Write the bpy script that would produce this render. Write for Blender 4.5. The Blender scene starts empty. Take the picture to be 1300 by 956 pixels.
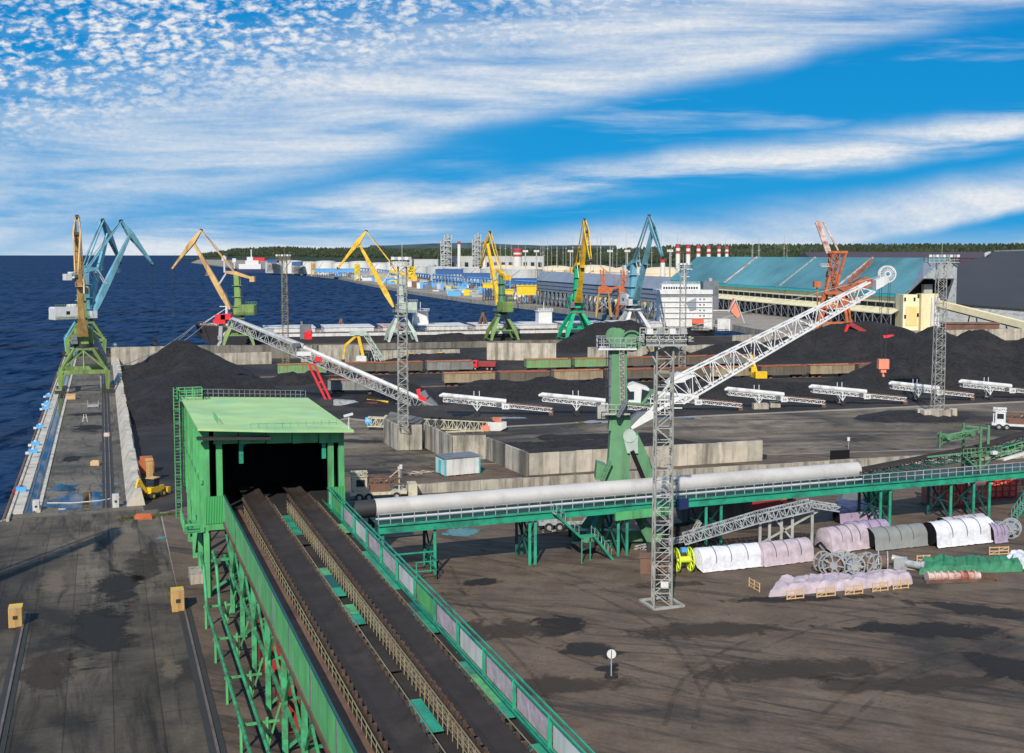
import bpy, math, random
from mathutils import Vector, Matrix, noise
random.seed(7)
R = math.radians
col = bpy.context.scene.collection
# ---------------------------------------------------------------- camera geometry
F = 1450.0; CX, CY, HZ, H = 650.0, 433.5, 323.0, 33.0
PIT = math.atan((CY-HZ)/F); cp, sp = math.cos(PIT), math.sin(PIT)
def _d(px, py):
    x = (px-CX)/F; y = (CY-py)/F
    return Vector((x, cp+y*sp, -sp+y*cp))
def P(px, py, z=0.0):
    """point at height z seen at photo pixel (px,py)"""
    d = _d(px, py); t = (z-H)/d.z
    return Vector((d.x*t, d.y*t, z))
def PY(px, py, Y):
    """point at depth Y seen at photo pixel"""
    d = _d(px, py); t = Y/d.y
    return Vector((d.x*t, Y, H+d.z*t))
AU = math.atan2(520*1.0, F)           # pier direction, left of straight ahead
U = Vector((-math.sin(AU), math.cos(AU), 0)); V = Vector((math.cos(AU), math.sin(AU), 0)); UP = Vector((0,0,1))
def W(s, w, z=0.0): return U*s+V*w+UP*z
# ---------------------------------------------------------------- materials
MATS = {}
def mk(name, c, rough=.6, metal=0.0, var=.12, sc=.6, dirt=None, da=.35, dsc=.25, streak=False, bump=0.0, bsc=4.0, wave=None, spec=.5):
    m = bpy.data.materials.new(name); m.use_nodes = True; nt = m.node_tree; n = nt.nodes; L = nt.links
    b = n['Principled BSDF']; b.inputs['Roughness'].default_value = rough; b.inputs['Metallic'].default_value = metal
    b.inputs['Specular IOR Level'].default_value = spec
    tc = n.new('ShaderNodeTexCoord'); 
    nz = n.new('ShaderNodeTexNoise'); nz.inputs['Scale'].default_value = sc; nz.inputs['Detail'].default_value = 6
    L.new(tc.outputs['Object'], nz.inputs['Vector'])
    mr = n.new('ShaderNodeMapRange'); mr.inputs[1].default_value=.3; mr.inputs[2].default_value=.7
    mr.inputs[3].default_value = 1-var; mr.inputs[4].default_value = 1+var
    L.new(nz.outputs['Fac'], mr.inputs[0])
    mx = n.new('ShaderNodeVectorMath'); mx.operation='SCALE'; mx.inputs[0].default_value = c
    L.new(mr.outputs[0], mx.inputs['Scale']); out = mx.outputs[0]
    if dirt:
        mp = n.new('ShaderNodeMapping'); L.new(tc.outputs['Object'], mp.inputs[0])
        if streak: mp.inputs['Scale'].default_value = (1,1,.12)
        n2 = n.new('ShaderNodeTexNoise'); n2.inputs['Scale'].default_value = dsc; n2.inputs['Detail'].default_value = 8; n2.inputs['Roughness'].default_value=.7
        L.new(mp.outputs[0], n2.inputs['Vector'])
        r2 = n.new('ShaderNodeMapRange'); r2.inputs[1].default_value=.62-da*.35; r2.inputs[2].default_value=.72-da*.1
        r2.inputs[3].default_value=0; r2.inputs[4].default_value=min(1,da*2)
        L.new(n2.outputs['Fac'], r2.inputs[0])
        m2 = n.new('ShaderNodeMix'); m2.data_type='RGBA'; L.new(r2.outputs[0], m2.inputs[0]); L.new(out, m2.inputs[6]); m2.inputs[7].default_value=(*dirt,1)
        out = m2.outputs[2]
    L.new(out, b.inputs['Base Color'])
    if bump or wave:
        bp = n.new('ShaderNodeBump'); bp.inputs['Distance'].default_value = .1 if not wave else .12
        if wave:
            w = n.new('ShaderNodeTexWave'); w.bands_direction = wave[0]; w.inputs['Scale'].default_value = wave[1]; L.new(tc.outputs['Object'], w.inputs['Vector'])
            L.new(w.outputs['Fac'], bp.inputs['Height']); bp.inputs['Strength'].default_value = wave[2]
        else:
            n3 = n.new('ShaderNodeTexNoise'); n3.inputs['Scale'].default_value=bsc; n3.inputs['Detail'].default_value=5
            L.new(tc.outputs['Object'], n3.inputs['Vector']); L.new(n3.outputs['Fac'], bp.inputs['Height']); bp.inputs['Strength'].default_value = bump
        L.new(bp.outputs[0], b.inputs['Normal'])
    MATS[name] = m; return m
rust=(.16,.06,.03); soot=(.03,.028,.026)
mk('green',(.085,.36,.13),.45,var=.16,dirt=(.06,.14,.07),da=.42,dsc=.9,streak=True)
mk('green_frame',(.05,.32,.13),.5,var=.2,dirt=(.04,.07,.04),da=.5,dsc=.9)
mk('green_panel',(.12,.45,.15),.5,var=.16,dirt=(.09,.27,.12),da=.42,dsc=.8,streak=True,bump=.12,bsc=1.2)
mk('green_corr',(.08,.42,.14),.5,var=.06,wave=('X',2.2,.9))
mk('green_roof',(.37,.54,.22),.6,var=.15,sc=.25,dirt=(.2,.44,.25),da=.34,dsc=.16,bump=.15,bsc=1.5)
mk('teal_green',(.02,.29,.17),.45,dirt=(.02,.09,.08),da=.45,dsc=.5)
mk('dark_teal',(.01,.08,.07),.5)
mk('emerald',(.0,.38,.16),.45,dirt=(.02,.12,.06),da=.3)
mk('crane_green',(.17,.28,.07),.5,dirt=(.09,.1,.04),da=.45,dsc=.5,streak=True)
mk('moss_green',(.10,.25,.12),.5,dirt=(.05,.1,.06),da=.4,dsc=.5,streak=True)
mk('jib_tan',(.58,.36,.13),.5,dirt=(.25,.14,.06),da=.45,dsc=.5,streak=True)
mk('yellow',(.75,.46,.02),.45,dirt=(.33,.17,.03),da=.42,dsc=.5)
mk('bright_yellow',(.7,.5,.02),.45,dirt=(.35,.2,.03),da=.2)
mk('lime',(.6,.72,.04),.45,dirt=(.2,.2,.04),da=.25)
mk('crane_blue',(.15,.38,.47),.45,dirt=(.11,.17,.18),da=.45,dsc=.5,streak=True)
mk('pale_grey_green',(.38,.46,.4),.5,dirt=(.2,.2,.16),da=.35)
mk('white',(.58,.58,.57),.5,var=.1,dirt=(.28,.25,.22),da=.38,dsc=.6,streak=True)
mk('clean_white',(.62,.62,.61),.5,var=.08,sc=.8,dirt=(.38,.36,.33),da=.25,dsc=.7,streak=True)
mk('galv',(.40,.40,.36),.55,.25,var=.15,dirt=(.22,.18,.13),da=.35,dsc=.8)
mk('grey',(.33,.35,.36),.5,dirt=(.12,.12,.12),da=.4,dsc=.7)
mk('mid_grey',(.14,.16,.18),.5,dirt=(.06,.05,.05),da=.4)
mk('dark',(.025,.025,.028),.6)
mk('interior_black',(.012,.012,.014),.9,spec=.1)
mk('red',(.7,.02,.03),.45,dirt=(.25,.03,.03),da=.3)
mk('dark_red',(.3,.03,.03),.5,dirt=(.1,.03,.02),da=.4)
mk('salmon',(.8,.25,.15),.5,dirt=(.3,.1,.06),da=.4)
mk('orange',(.5,.13,.035),.55,dirt=(.25,.05,.02),da=.5,dsc=.5)
mk('rusty_orange',(.45,.12,.04),.6,dirt=(.16,.04,.02),da=.55,dsc=.5)
mk('rusty_white',(.6,.5,.45),.6,dirt=(.28,.07,.04),da=.6,dsc=.4)
mk('rust_brown',(.17,.09,.06),.8,dirt=(.07,.04,.03),da=.5)
mk('belt',(.032,.026,.023),.85,var=.2,sc=.5,dirt=(.06,.048,.04),da=.35,dsc=.3,bump=.3,bsc=6,spec=.2)
mk('concrete',(.36,.33,.27),.85,var=.22,sc=.5,dirt=(.1,.09,.075),da=.5,dsc=.7,streak=True,bump=.3)
mk('pale_concrete',(.46,.41,.33),.85,var=.18,dirt=(.12,.1,.08),da=.45,dsc=.5,streak=True,bump=.3)
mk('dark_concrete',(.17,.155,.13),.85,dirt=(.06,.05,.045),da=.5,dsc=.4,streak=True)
mk('conc_top',(.5,.45,.37),.85,var=.12,dirt=(.2,.17,.14),da=.4,dsc=.4,bump=.3)
mk('coal',(.017,.016,.017),.9,var=.5,sc=1.6,dirt=(.034,.031,.03),da=.4,dsc=.15,bump=1.0,bsc=1.3,spec=.25)
mk('pipe_steel',(.5,.48,.46),.5,.15,var=.08,sc=.3,dirt=(.34,.31,.29),da=.35,dsc=.25)
mk('teal_roof',(.11,.29,.32),.55,var=.15,sc=.02,dirt=(.05,.14,.15),da=.6,dsc=.014,wave=('X',.6,.3))
mk('charcoal_roof',(.026,.026,.03),.6,var=.15,sc=.03,spec=.3,wave=('X',.5,.3))
mk('purple_roof',(.05,.03,.045),.6)
mk('beige',(.78,.68,.42),.7,var=.06,dirt=(.5,.38,.2),da=.3,dsc=.12,streak=True)
mk('yellow_stain',(.7,.5,.2),.7,dirt=(.7,.62,.42),da=.5,dsc=.3,streak=True)
mk('grey_blue',(.24,.27,.32),.6,var=.08,wave=('Z',1.4,.3),dirt=(.16,.18,.2),da=.4,dsc=.05)
mk('tank_white',(.62,.61,.57),.6,var=.07,dirt=(.5,.45,.35),da=.3,dsc=.06,streak=True)
mk('cream_steel',(.5,.46,.34),.6,dirt=(.2,.16,.1),da=.4,dsc=.8)
mk('tank_beige',(.72,.58,.36),.6,var=.07,dirt=(.6,.52,.4),da=.4,dsc=.05)
mk('tank_grey',(.42,.44,.43),.6,var=.07,dirt=(.3,.28,.24),da=.35,dsc=.06,streak=True)
mk('cobalt',(.025,.09,.25),.5,var=.15); mk('sky_blue',(.1,.32,.62),.5,dirt=(.05,.1,.2),da=.3); mk('navy',(.01,.02,.08),.5)
mk('bright_blue',(.08,.35,.7),.5)
mk('cyan',(.03,.48,.5),.5)
mk('tarp_white',(.6,.6,.63),.7,var=.08,sc=1.2,bump=1.0,bsc=2.5,dirt=(.36,.36,.38),da=.3,dsc=.9)
mk('tarp_pink',(.42,.345,.38),.7,var=.2,sc=1.2,bump=1.0,bsc=1.5)
mk('tarp_violet',(.30,.23,.33),.7,var=.1,sc=1.2,bump=1.0,bsc=1.5)
mk('tarp_grey',(.2,.21,.2),.7,var=.1,bump=.8,bsc=1.5)
mk('tarp_green',(.025,.17,.08),.6,var=.25,sc=1.2,bump=1.0,bsc=2)
mk('wood',(.55,.36,.18),.8,dirt=(.3,.18,.08),da=.3)
mk('glass',(.02,.03,.04),.08)
mk('tyre',(.02,.02,.02),.85)
mk('steel_rail',(.2,.15,.12),.5,.3,dirt=(.08,.05,.04),da=.5)
mk('asphalt_dark',(.03,.029,.027),.8)
mk('gold_brown',(.24,.22,.13),.6,dirt=(.2,.12,.06),da=.4)
mk('foliage',(.034,.05,.03),.9,var=.5,sc=.012,dirt=(.035,.034,.016),da=.4,dsc=.006,spec=.1)
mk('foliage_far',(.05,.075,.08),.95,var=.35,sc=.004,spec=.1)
mk('weeds',(.07,.09,.02),.9,var=.4)
mk('car_green',(.16,.30,.12),.6,dirt=(.2,.16,.1),da=.45,dsc=.5,streak=True)
mk('car_tan',(.3,.24,.15),.7,dirt=(.14,.1,.07),da=.45,dsc=.5,streak=True)
mk('car_grey',(.2,.21,.2),.7,dirt=(.1,.08,.06),da=.45,dsc=.5,streak=True)
mk('car_brown',(.12,.10,.075),.75,dirt=(.07,.05,.04),da=.45,dsc=.5,streak=True)
mk('stripe_red',(.38,.045,.045),.5)
mk('hull_black',(.02,.02,.024),.5,dirt=(.1,.04,.03),da=.2)
mk('rope',(.35,.33,.3),.8)
mk('orange_red',(.75,.13,.06),.5,dirt=(.35,.08,.05),da=.35)
mk('lens_glass',(.6,.6,.6),.2)
# ---------------------------------------------------------------- mesh builder
class MB:
    def __init__(s, M=None): s.v=[]; s.f=[]; s.M=M; s.sm=False
    def add(s, vs, fs):
        b=len(s.v)
        for p in vs:
            p=Vector(p); s.v.append(s.M@p if s.M else p)
        s.f += [tuple(b+i for i in f) for f in fs]; return s
    def box(s, c, d, rz=0):
        x,y,z=c; a,b,h=d[0]/2,d[1]/2,d[2]/2; C,S=math.cos(rz),math.sin(rz)
        vs=[(x+i*a*C-j*b*S, y+i*a*S+j*b*C, z+k*h) for k in(-1,1) for j in(-1,1) for i in(-1,1)]
        return s.add(vs,[(0,2,3,1),(4,5,7,6),(0,1,5,4),(2,6,7,3),(0,4,6,2),(1,3,7,5)])
    def frame(s,p,q):
        d=(q-p).normalized(); r=d.cross(UP)
        if r.length<1e-3: r=Vector((1,0,0))
        r.normalize(); u=r.cross(d); return d,r,u
    def beam(s, p, q, w, h=None, w2=None, h2=None, cap=True):
        p=Vector(p);q=Vector(q); h=h or w; w2=w2 or w; h2=h2 or h
        d,r,u=s.frame(p,q)
        vs=[p+r*(i*w/2)+u*(j*h/2) for j,i in((-1,-1),(-1,1),(1,1),(1,-1))]+[q+r*(i*w2/2)+u*(j*h2/2) for j,i in((-1,-1),(-1,1),(1,1),(1,-1))]
        fs=[(0,1,5,4),(1,2,6,5),(2,3,7,6),(3,0,4,7)]
        if cap: fs+=[(3,2,1,0),(4,5,6,7)]
        return s.add(vs,fs)
    def tube(s, p, q, r, n=8, r2=None, cap=True):
        p=Vector(p);q=Vector(q); r2=r if r2 is None else r2; d,a,u=s.frame(p,q)
        vs=[p+(a*math.cos(t)+u*math.sin(t))*r for t in[2*math.pi*i/n for i in range(n)]]+[q+(a*math.cos(t)+u*math.sin(t))*r2 for t in[2*math.pi*i/n for i in range(n)]]
        fs=[(i,(i+1)%n,n+(i+1)%n,n+i) for i in range(n)]
        if cap: fs+=[tuple(range(n))[::-1],tuple(range(n,2*n))]
        return s.add(vs,fs)
    def path(s, pts, r, n=6):
        for a,b in zip(pts[:-1],pts[1:]): s.tube(a,b,r,n)
        return s
    def lathe(s, c, prof, n=24):
        c=Vector(c); vs=[];fs=[]
        for r,z in prof:
            for i in range(n):
                t=2*math.pi*i/n; vs.append(c+Vector((r*math.cos(t),r*math.sin(t),z)))
        for k in range(len(prof)-1):
            for i in range(n): fs.append((k*n+i,k*n+(i+1)%n,(k+1)*n+(i+1)%n,(k+1)*n+i))
        fs.append(tuple(range((len(prof)-1)*n,len(prof)*n)))
        return s.add(vs,fs)
    def wheel(s, c, ax, r, w, n=16):
        c=Vector(c); ax=Vector(ax).normalized(); return s.tube(c-ax*w/2,c+ax*w/2,r,n)
    def ring(s, c, ax, r, t, n=20, w=None):
        c=Vector(c); ax=Vector(ax).normalized(); a=ax.orthogonal().normalized(); b=ax.cross(a); w=w or t
        for i in range(n):
            t0,t1=2*math.pi*i/n,2*math.pi*(i+1)/n
            s.beam(c+(a*math.cos(t0)+b*math.sin(t0))*r, c+(a*math.cos(t1)+b*math.sin(t1))*r, t, t, cap=False)
        return s
    def stations(s, st):
        """st: list of (centre, right, up, w, h): lofted box"""
        vs=[];fs=[]
        for c,r,u,w,h in st: vs += [c-r*w/2-u*h/2, c+r*w/2-u*h/2, c+r*w/2+u*h/2, c-r*w/2+u*h/2]
        for k in range(len(st)-1):
            for i in range(4): fs.append((k*4+i,k*4+(i+1)%4,k*4+4+(i+1)%4,k*4+4+i))
        fs.append((3,2,1,0)); e=4*(len(st)-1); fs.append((e,e+1,e+2,e+3)); return s.add(vs,fs)
    def prism(s, poly, z0, z1):
        n=len(poly); vs=[(x,y,z0) for x,y in poly]+[(x,y,z1) for x,y in poly]
        return s.add(vs,[tuple(range(n))[::-1],tuple(range(n,2*n))]+[(i,(i+1)%n,n+(i+1)%n,n+i) for i in range(n)])
    def extr(s, pts, off):
        """closed 3d polygon pts extruded by vector off"""
        n=len(pts); off=Vector(off); vs=[Vector(p) for p in pts]+[Vector(p)+off for p in pts]
        return s.add(vs,[tuple(range(n))[::-1],tuple(range(n,2*n))]+[(i,(i+1)%n,n+(i+1)%n,n+i) for i in range(n)])
    def truss(s, p, q, w, h, n, ch=.12, br=.06, w2=None, h2=None, sides=True):
        p=Vector(p);q=Vector(q); d,r,u=s.frame(p,q); w2=w2 or w; h2=h2 or h
        def c(t,i,j):
            return p.lerp(q,t)+r*(i*(w+(w2-w)*t)/2)+u*(j*(h+(h2-h)*t)/2)
        for i in(-1,1):
            for j in(-1,1): s.beam(c(0,i,j),c(1,i,j),ch)
        for k in range(n):
            a,b=k/n,(k+1)/n; fl=1 if k%2 else -1
            for i in(-1,1):
                s.beam(c(a,i,-fl),c(b,i,fl),br,cap=False); s.beam(c(a,i,-1),c(a,i,1),br,cap=False)
            for j in(-1,1):
                s.beam(c(a,-fl,j),c(b,fl,j),br,cap=False); s.beam(c(a,-1,j),c(a,1,j),br,cap=False)
        return s
    def rail(s, pts, h=1.0, sp=1.5, r=.03, mids=1):
        """handrail along a polyline"""
        for a,b in zip(pts[:-1],pts[1:]):
            a=Vector(a);b=Vector(b); n=max(1,int((b-a).length/sp))
            for i in range(n+1):
                p=a.lerp(b,i/n); s.beam(p,p+UP*h,r*2,cap=False)
            for m in range(mids+1): s.beam(a+UP*h*(1-m/(mids+1)),b+UP*h*(1-m/(mids+1)),r*2,cap=False)
        return s
    def panel(s,a,b,z0,z1,t=.3):
        """vertical slab between ground points a,b"""
        a=Vector(a);b=Vector(b); d=(b-a); d.z=0; d.normalize(); nrm=Vector((-d.y,d.x,0))*t
        return s.extr([Vector((a.x,a.y,z0)),Vector((b.x,b.y,z0)),Vector((b.x,b.y,z1)),Vector((a.x,a.y,z1))],nrm)
    def mesh(s,name,mat,loc=None,smooth=False):
        m=bpy.data.meshes.new(name); vs=s.v if loc is None else [p-loc for p in s.v]
        m.from_pydata(vs,[],s.f); m.update()
        if mat: m.materials.append(MATS[mat])
        if smooth:
            m.polygons.foreach_set('use_smooth',[True]*len(m.polygons))
            try: m.set_sharp_from_angle(angle=R(40))
            except Exception: pass
        return m
def tag(o,label=None,cat=None,group=None,kind=None):
    if label: o['label']=label
    if cat: o['category']=cat
    if group: o['group']=group
    if kind: o['kind']=kind
    return o
class T:
    def __init__(s,name,label,cat,loc,rz=0,group=None,world=False):
        o=bpy.data.objects.new(name,None); col.objects.link(o); o.location=loc; o.rotation_euler=(0,0,rz); o.empty_display_size=.5
        tag(o,label,cat,group); s.o=o; s.loc=Vector(loc) if world else None
    def part(s,name,mb,mat,parent=None,label=None,kind=None,smooth=False):
        ob=bpy.data.objects.new(name,mb.mesh(name,mat,s.loc,smooth)); col.objects.link(ob); ob.parent=parent or s.o
        tag(ob,label,None,None,kind); return ob
def single(name,label,cat,mb,mat,loc,rz=0,group=None,world=True,kind=None,smooth=False):
    loc=Vector(loc); ob=bpy.data.objects.new(name,mb.mesh(name,mat,loc if world else None,smooth)); col.objects.link(ob)
    ob.location=loc; ob.rotation_euler=(0,0,rz); return tag(ob,label,cat,group,kind)
def struct(name,mb,mat,kind='structure'):
    ob=bpy.data.objects.new(name,mb.mesh(name,mat)); col.objects.link(ob); ob['kind']=kind; return ob
def copy_tree(o,parent=None,loc=None,rz=None,label=None):
    c=o.copy(); col.objects.link(c); c.parent=parent
    if loc is not None: c.location=loc
    if rz is not None: c.rotation_euler=(0,0,rz)
    if label: c['label']=label
    for ch in list(o.children): copy_tree(ch,c)
    return c
ORD=['first','second','third','fourth','fifth','sixth','seventh','eighth','ninth','tenth','eleventh','twelfth','thirteenth','fourteenth','fifteenth','sixteenth','seventeenth','eighteenth','nineteenth','twentieth']
# ================================================================ ground materials
def nodes(name):
    m=bpy.data.materials.new(name); m.use_nodes=True; MATS[name]=m; nt=m.node_tree; return m,nt.nodes,nt.links,nt.nodes['Principled BSDF']
def N(n,t,**k):
    x=n.new('ShaderNode'+t)
    for a,b in k.items():
        if a[0]=='i' and a[1:].isdigit(): x.inputs[int(a[1:])].default_value=b
        else: setattr(x,a,b)
    return x
def mixc(n,L,f,a,b):
    m=n.new('ShaderNodeMix'); m.data_type='RGBA'
    for i,v in((0,f),(6,a),(7,b)):
        if hasattr(v,'links'): L.new(v,m.inputs[i])
        else: m.inputs[i].default_value=v if i==0 else (*v,1)
    return m.outputs[2]
def ramp(n,L,v,lo,hi,a=0,b=1,cl=True):
    r=N(n,'MapRange',clamp=cl,i1=lo,i2=hi,i3=a,i4=b); L.new(v,r.inputs[0]); return r.outputs[0]
def fn(n,L,vec,sc,det=6,rough=.55,dist=0):
    t=N(n,'TexNoise'); t.inputs['Scale'].default_value=sc; t.inputs['Detail'].default_value=det; t.inputs['Roughness'].default_value=rough; t.inputs['Distortion'].default_value=dist
    L.new(vec,t.inputs['Vector']); return t.outputs['Fac']
def mathn(n,L,op,a,b=None):
    m=N(n,'Math',operation=op)
    for i,v in enumerate((a,b)):
        if v is None: continue
        if hasattr(v,'links'): L.new(v,m.inputs[i])
        else: m.inputs[i].default_value=v
    return m.outputs[0]
def ground_mat(name,base,light,dark,cover,tracks=.5,slabs=None,rough=.85,rot=0.0,tr_sc=(.35,.04)):
    m,n,L,b=nodes(name); g=N(n,'NewGeometry'); pos=g.outputs['Position']
    mp=N(n,'Mapping'); mp.inputs['Rotation'].default_value=(0,0,rot); L.new(pos,mp.inputs[0]); rp=mp.outputs[0]
    big=fn(n,L,pos,.035,5,.6,.6); med=fn(n,L,pos,.22,7,.65); fine=fn(n,L,pos,2.5,6,.7)
    c=mixc(n,L,ramp(n,L,med,.35,.68),base,light)
    # elongated scrape marks and tyre tracks
    ms=N(n,'Mapping'); ms.inputs['Scale'].default_value=(tr_sc[1],tr_sc[0],1); L.new(rp,ms.inputs[0])
    tr=fn(n,L,ms.outputs[0],1.0,9,.72,1.2)
    c=mixc(n,L,ramp(n,L,tr,.5,.64,0,tracks),c,dark)
    tl=fn(n,L,ms.outputs[0],2.1,6,.6,.8)
    c=mixc(n,L,ramp(n,L,tl,.56,.68,0,tracks*.6),c,light)
    # curved tyre arcs
    wv=N(n,'TexWave',wave_type='RINGS',rings_direction='Z'); wv.inputs['Scale'].default_value=.16; wv.inputs['Distortion'].default_value=3.5; wv.inputs['Detail'].default_value=3; wv.inputs['Detail Scale'].default_value=.35
    L.new(pos,wv.inputs['Vector'])
    k=mathn(n,L,'MULTIPLY',ramp(n,L,wv.outputs['Fac'],.86,.97),ramp(n,L,fn(n,L,pos,.06,3),.5,.62,0,.5*tracks))
    c=mixc(n,L,k,c,dark)
    # coal dust cover
    cv=mathn(n,L,'ADD',mathn(n,L,'MULTIPLY',big,.7),mathn(n,L,'MULTIPLY',med,.3))
    c=mixc(n,L,ramp(n,L,cv,.62-cover*.25,.68-cover*.16,0,.92),c,dark)
    if slabs:
        bk=N(n,'TexBrick'); bk.offset=0.0; bk.inputs['Scale'].default_value=1; bk.inputs['Mortar Size'].default_value=.05; bk.inputs['Brick Width'].default_value=slabs[0]; bk.inputs['Row Height'].default_value=slabs[1]
        bk.inputs['Color1'].default_value=(1,1,1,1); bk.inputs['Color2'].default_value=(.55,.55,.55,1); bk.inputs['Mortar'].default_value=(.25,.25,.25,1); bk.inputs['Bias'].default_value=-.1; bk.inputs['Mortar Smooth'].default_value=.3
        L.new(rp,bk.inputs['Vector'])
        mm=N(n,'Mix',data_type='RGBA',blend_type='MULTIPLY'); mm.inputs[0].default_value=.75; L.new(c,mm.inputs[6]); L.new(bk.outputs['Color'],mm.inputs[7]); c=mm.outputs[2]
    fm=N(n,'VectorMath',operation='SCALE'); L.new(c,fm.inputs[0]); L.new(ramp(n,L,fine,.2,.8,.72,1.28),fm.inputs['Scale'])
    L.new(fm.outputs[0],b.inputs['Base Color'])
    b.inputs['Roughness'].default_value=rough; b.inputs['Specular IOR Level'].default_value=.25
    bp=N(n,'Bump'); bp.inputs['Strength'].default_value=.35; bp.inputs['Distance'].default_value=.06; L.new(fine,bp.inputs['Height']); L.new(bp.outputs[0],b.inputs['Normal'])
ground_mat('g_yard',(.092,.064,.046),(.155,.112,.08),(.030,.027,.025),.30,.9,rot=R(25))
ground_mat('g_mid',(.10,.078,.06),(.26,.21,.155),(.022,.021,.021),.6,.95,rot=R(-6),tr_sc=(.12,.018))
ground_mat('g_coaly',(.03,.027,.026),(.07,.058,.048),(.017,.016,.017),.75,.8,rot=R(-10),tr_sc=(.12,.018))
ground_mat('g_apron',(.092,.075,.057),(.20,.165,.122),(.024,.021,.019),.66,.85,slabs=(12,3.3),rot=-(AU+R(90)))
ground_mat('g_pier',(.12,.105,.085),(.2,.175,.135),(.035,.032,.028),.48,.75,slabs=(9,12),rot=-(AU+R(90)),tr_sc=(.5,.09))
ground_mat('g_far',(.26,.22,.18),(.36,.3,.25),(.08,.09,.06),.35,.4)
# puddles
# water
m,n,L,b=nodes('sea'); g=N(n,'NewGeometry'); pos=g.outputs['Position']
mp=N(n,'Mapping'); mp.inputs['Scale'].default_value=(.35,1,1); mp.inputs['Rotation'].default_value=(0,0,R(8)); L.new(pos,mp.inputs[0])
mpw=N(n,'Mapping'); mpw.inputs['Scale'].default_value=(.16,.045,1); L.new(pos,mpw.inputs[0]); a4=fn(n,L,mpw.outputs[0],1,8,.75,.3); a1=fn(n,L,mp.outputs[0],.16,8,.68,.4); a2=fn(n,L,mp.outputs[0],.012,5,.55); 
mp2=N(n,'Mapping'); mp2.inputs['Scale'].default_value=(.12,1,1); L.new(pos,mp2.inputs[0]); a3=fn(n,L,mp2.outputs[0],.03,7,.65)
c=mixc(n,L,ramp(n,L,a2,.35,.65),(.012,.042,.11),(.022,.064,.155))
c=mixc(n,L,ramp(n,L,a3,.45,.68,0,.7),c,(.022,.036,.062))
cr=mathn(n,L,'MULTIPLY',ramp(n,L,fn(n,L,mp.outputs[0],.33,9,.75),.68,.8),.55)
c=mixc(n,L,ramp(n,L,a1,.48,.72,0,.6),c,(.04,.075,.14)); c=mixc(n,L,ramp(n,L,a4,.48,.66,0,.7),c,(.05,.075,.115)); c=mixc(n,L,ramp(n,L,a4,.38,.5,.9,0),c,(.002,.007,.024)); c=mixc(n,L,cr,c,(.35,.4,.46))
L.new(c,b.inputs['Base Color']); b.inputs['Roughness'].default_value=.45; b.inputs['Specular IOR Level'].default_value=.0; b.inputs['IOR'].default_value=1.12
bp=N(n,'Bump'); bp.inputs['Strength'].default_value=1; bp.inputs['Distance'].default_value=2.0; L.new(a1,bp.inputs['Height']); L.new(bp.outputs[0],b.inputs['Normal'])
# ================================================================ ground
def flat(name,pts,z,mat,kind='structure',skirt=None,sub=False):
    mb=MB(); n=len(pts); vs=[Vector((p[0],p[1],z)) for p in pts]
    mb.add(vs,[tuple(range(n))])
    if skirt is not None:
        vs2=[Vector((p[0],p[1],z)) for p in pts]+[Vector((p[0],p[1],skirt)) for p in pts]
        mb.add(vs2,[(i,n+i,n+(i+1)%n,(i+1)%n) for i in range(n)])
    ob=struct(name,mb,mat,kind)
    if skirt is not None:
        ob.data.materials.append(MATS['concrete'])
        for pl in ob.data.polygons[1:]: pl.material_index=1
    # make the big n-gon point up
    import bmesh
    bm=bmesh.new(); bm.from_mesh(ob.data); bm.faces.ensure_lookup_table()
    big=[f for f in bm.faces if len(f.verts)>4 or abs(f.normal.z)>.9]
    for f in big:
        if f.normal.z<0: f.normal_flip()
    bmesh.ops.triangulate(bm,faces=[f for f in bm.faces if len(f.verts)>4])
    bm.to_mesh(ob.data); bm.free(); return ob
QL=lambda X: 416+.243*(X+103)     # quay front line
pe=W(434,-12)
land=[W(154,-12),W(150,-16),W(148,-90),(-160,-80),(900,-80),(6000,1500),(38000,30000),(-8300,32000),
      P(262,325.5),P(243,333),P(330,343),P(380,347),P(430,352),P(475,361),P(520,369),P(600,380),P(700,390),P(760,398),P(800,405),P(930,412),(112,481),(112,QL(112)),(-103,416),(-157,403),W(434,-12)]
land=[(p[0],p[1]) for p in land][::-1]
flat('ground',land,0,'g_far',skirt=-4)
flat('sea_water',[(-40000,-400),(40000,-400),(40000,42000),(-40000,42000)],-3,'sea')
# working yards and apron as thin sheets
flat('near_yard',[W(-60,6),W(60,6),W(150,6.4),(P(430,600).x,P(430,600).y),P(600,590),P(1225,570),P(1500,555),(420,120),(200,-60)],.03,'g_yard')
flat('apron',[W(-60,-90),W(-60,6.2),W(153,6.2),W(153,-12),W(148,-16),W(147,-90)],.034,'g_apron')
flat('pier_deck',[W(153.2,-11.9),W(153.2,4.2),W(432,4.2),W(432,-11.9)],.06,'g_pier')
flat('coal_yard',[W(152,4.3),W(426,4.3),(-100,QL(-100)-1),(110,QL(110)-1),(250,480),(700,560),(700,300),(420,262),P(1300,509),P(900,527),P(560,545),P(440,530),P(340,560),P(240,650)],.02,'g_coaly')
flat('middle_yard',[W(151,6.4),P(235,648),P(340,557),P(440,532),P(560,547),P(900,529),P(1300,511),(430,262),(420,170),P(1500,553),P(1225,569),P(600,589),P(430,601)],.026,'g_mid')
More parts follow.
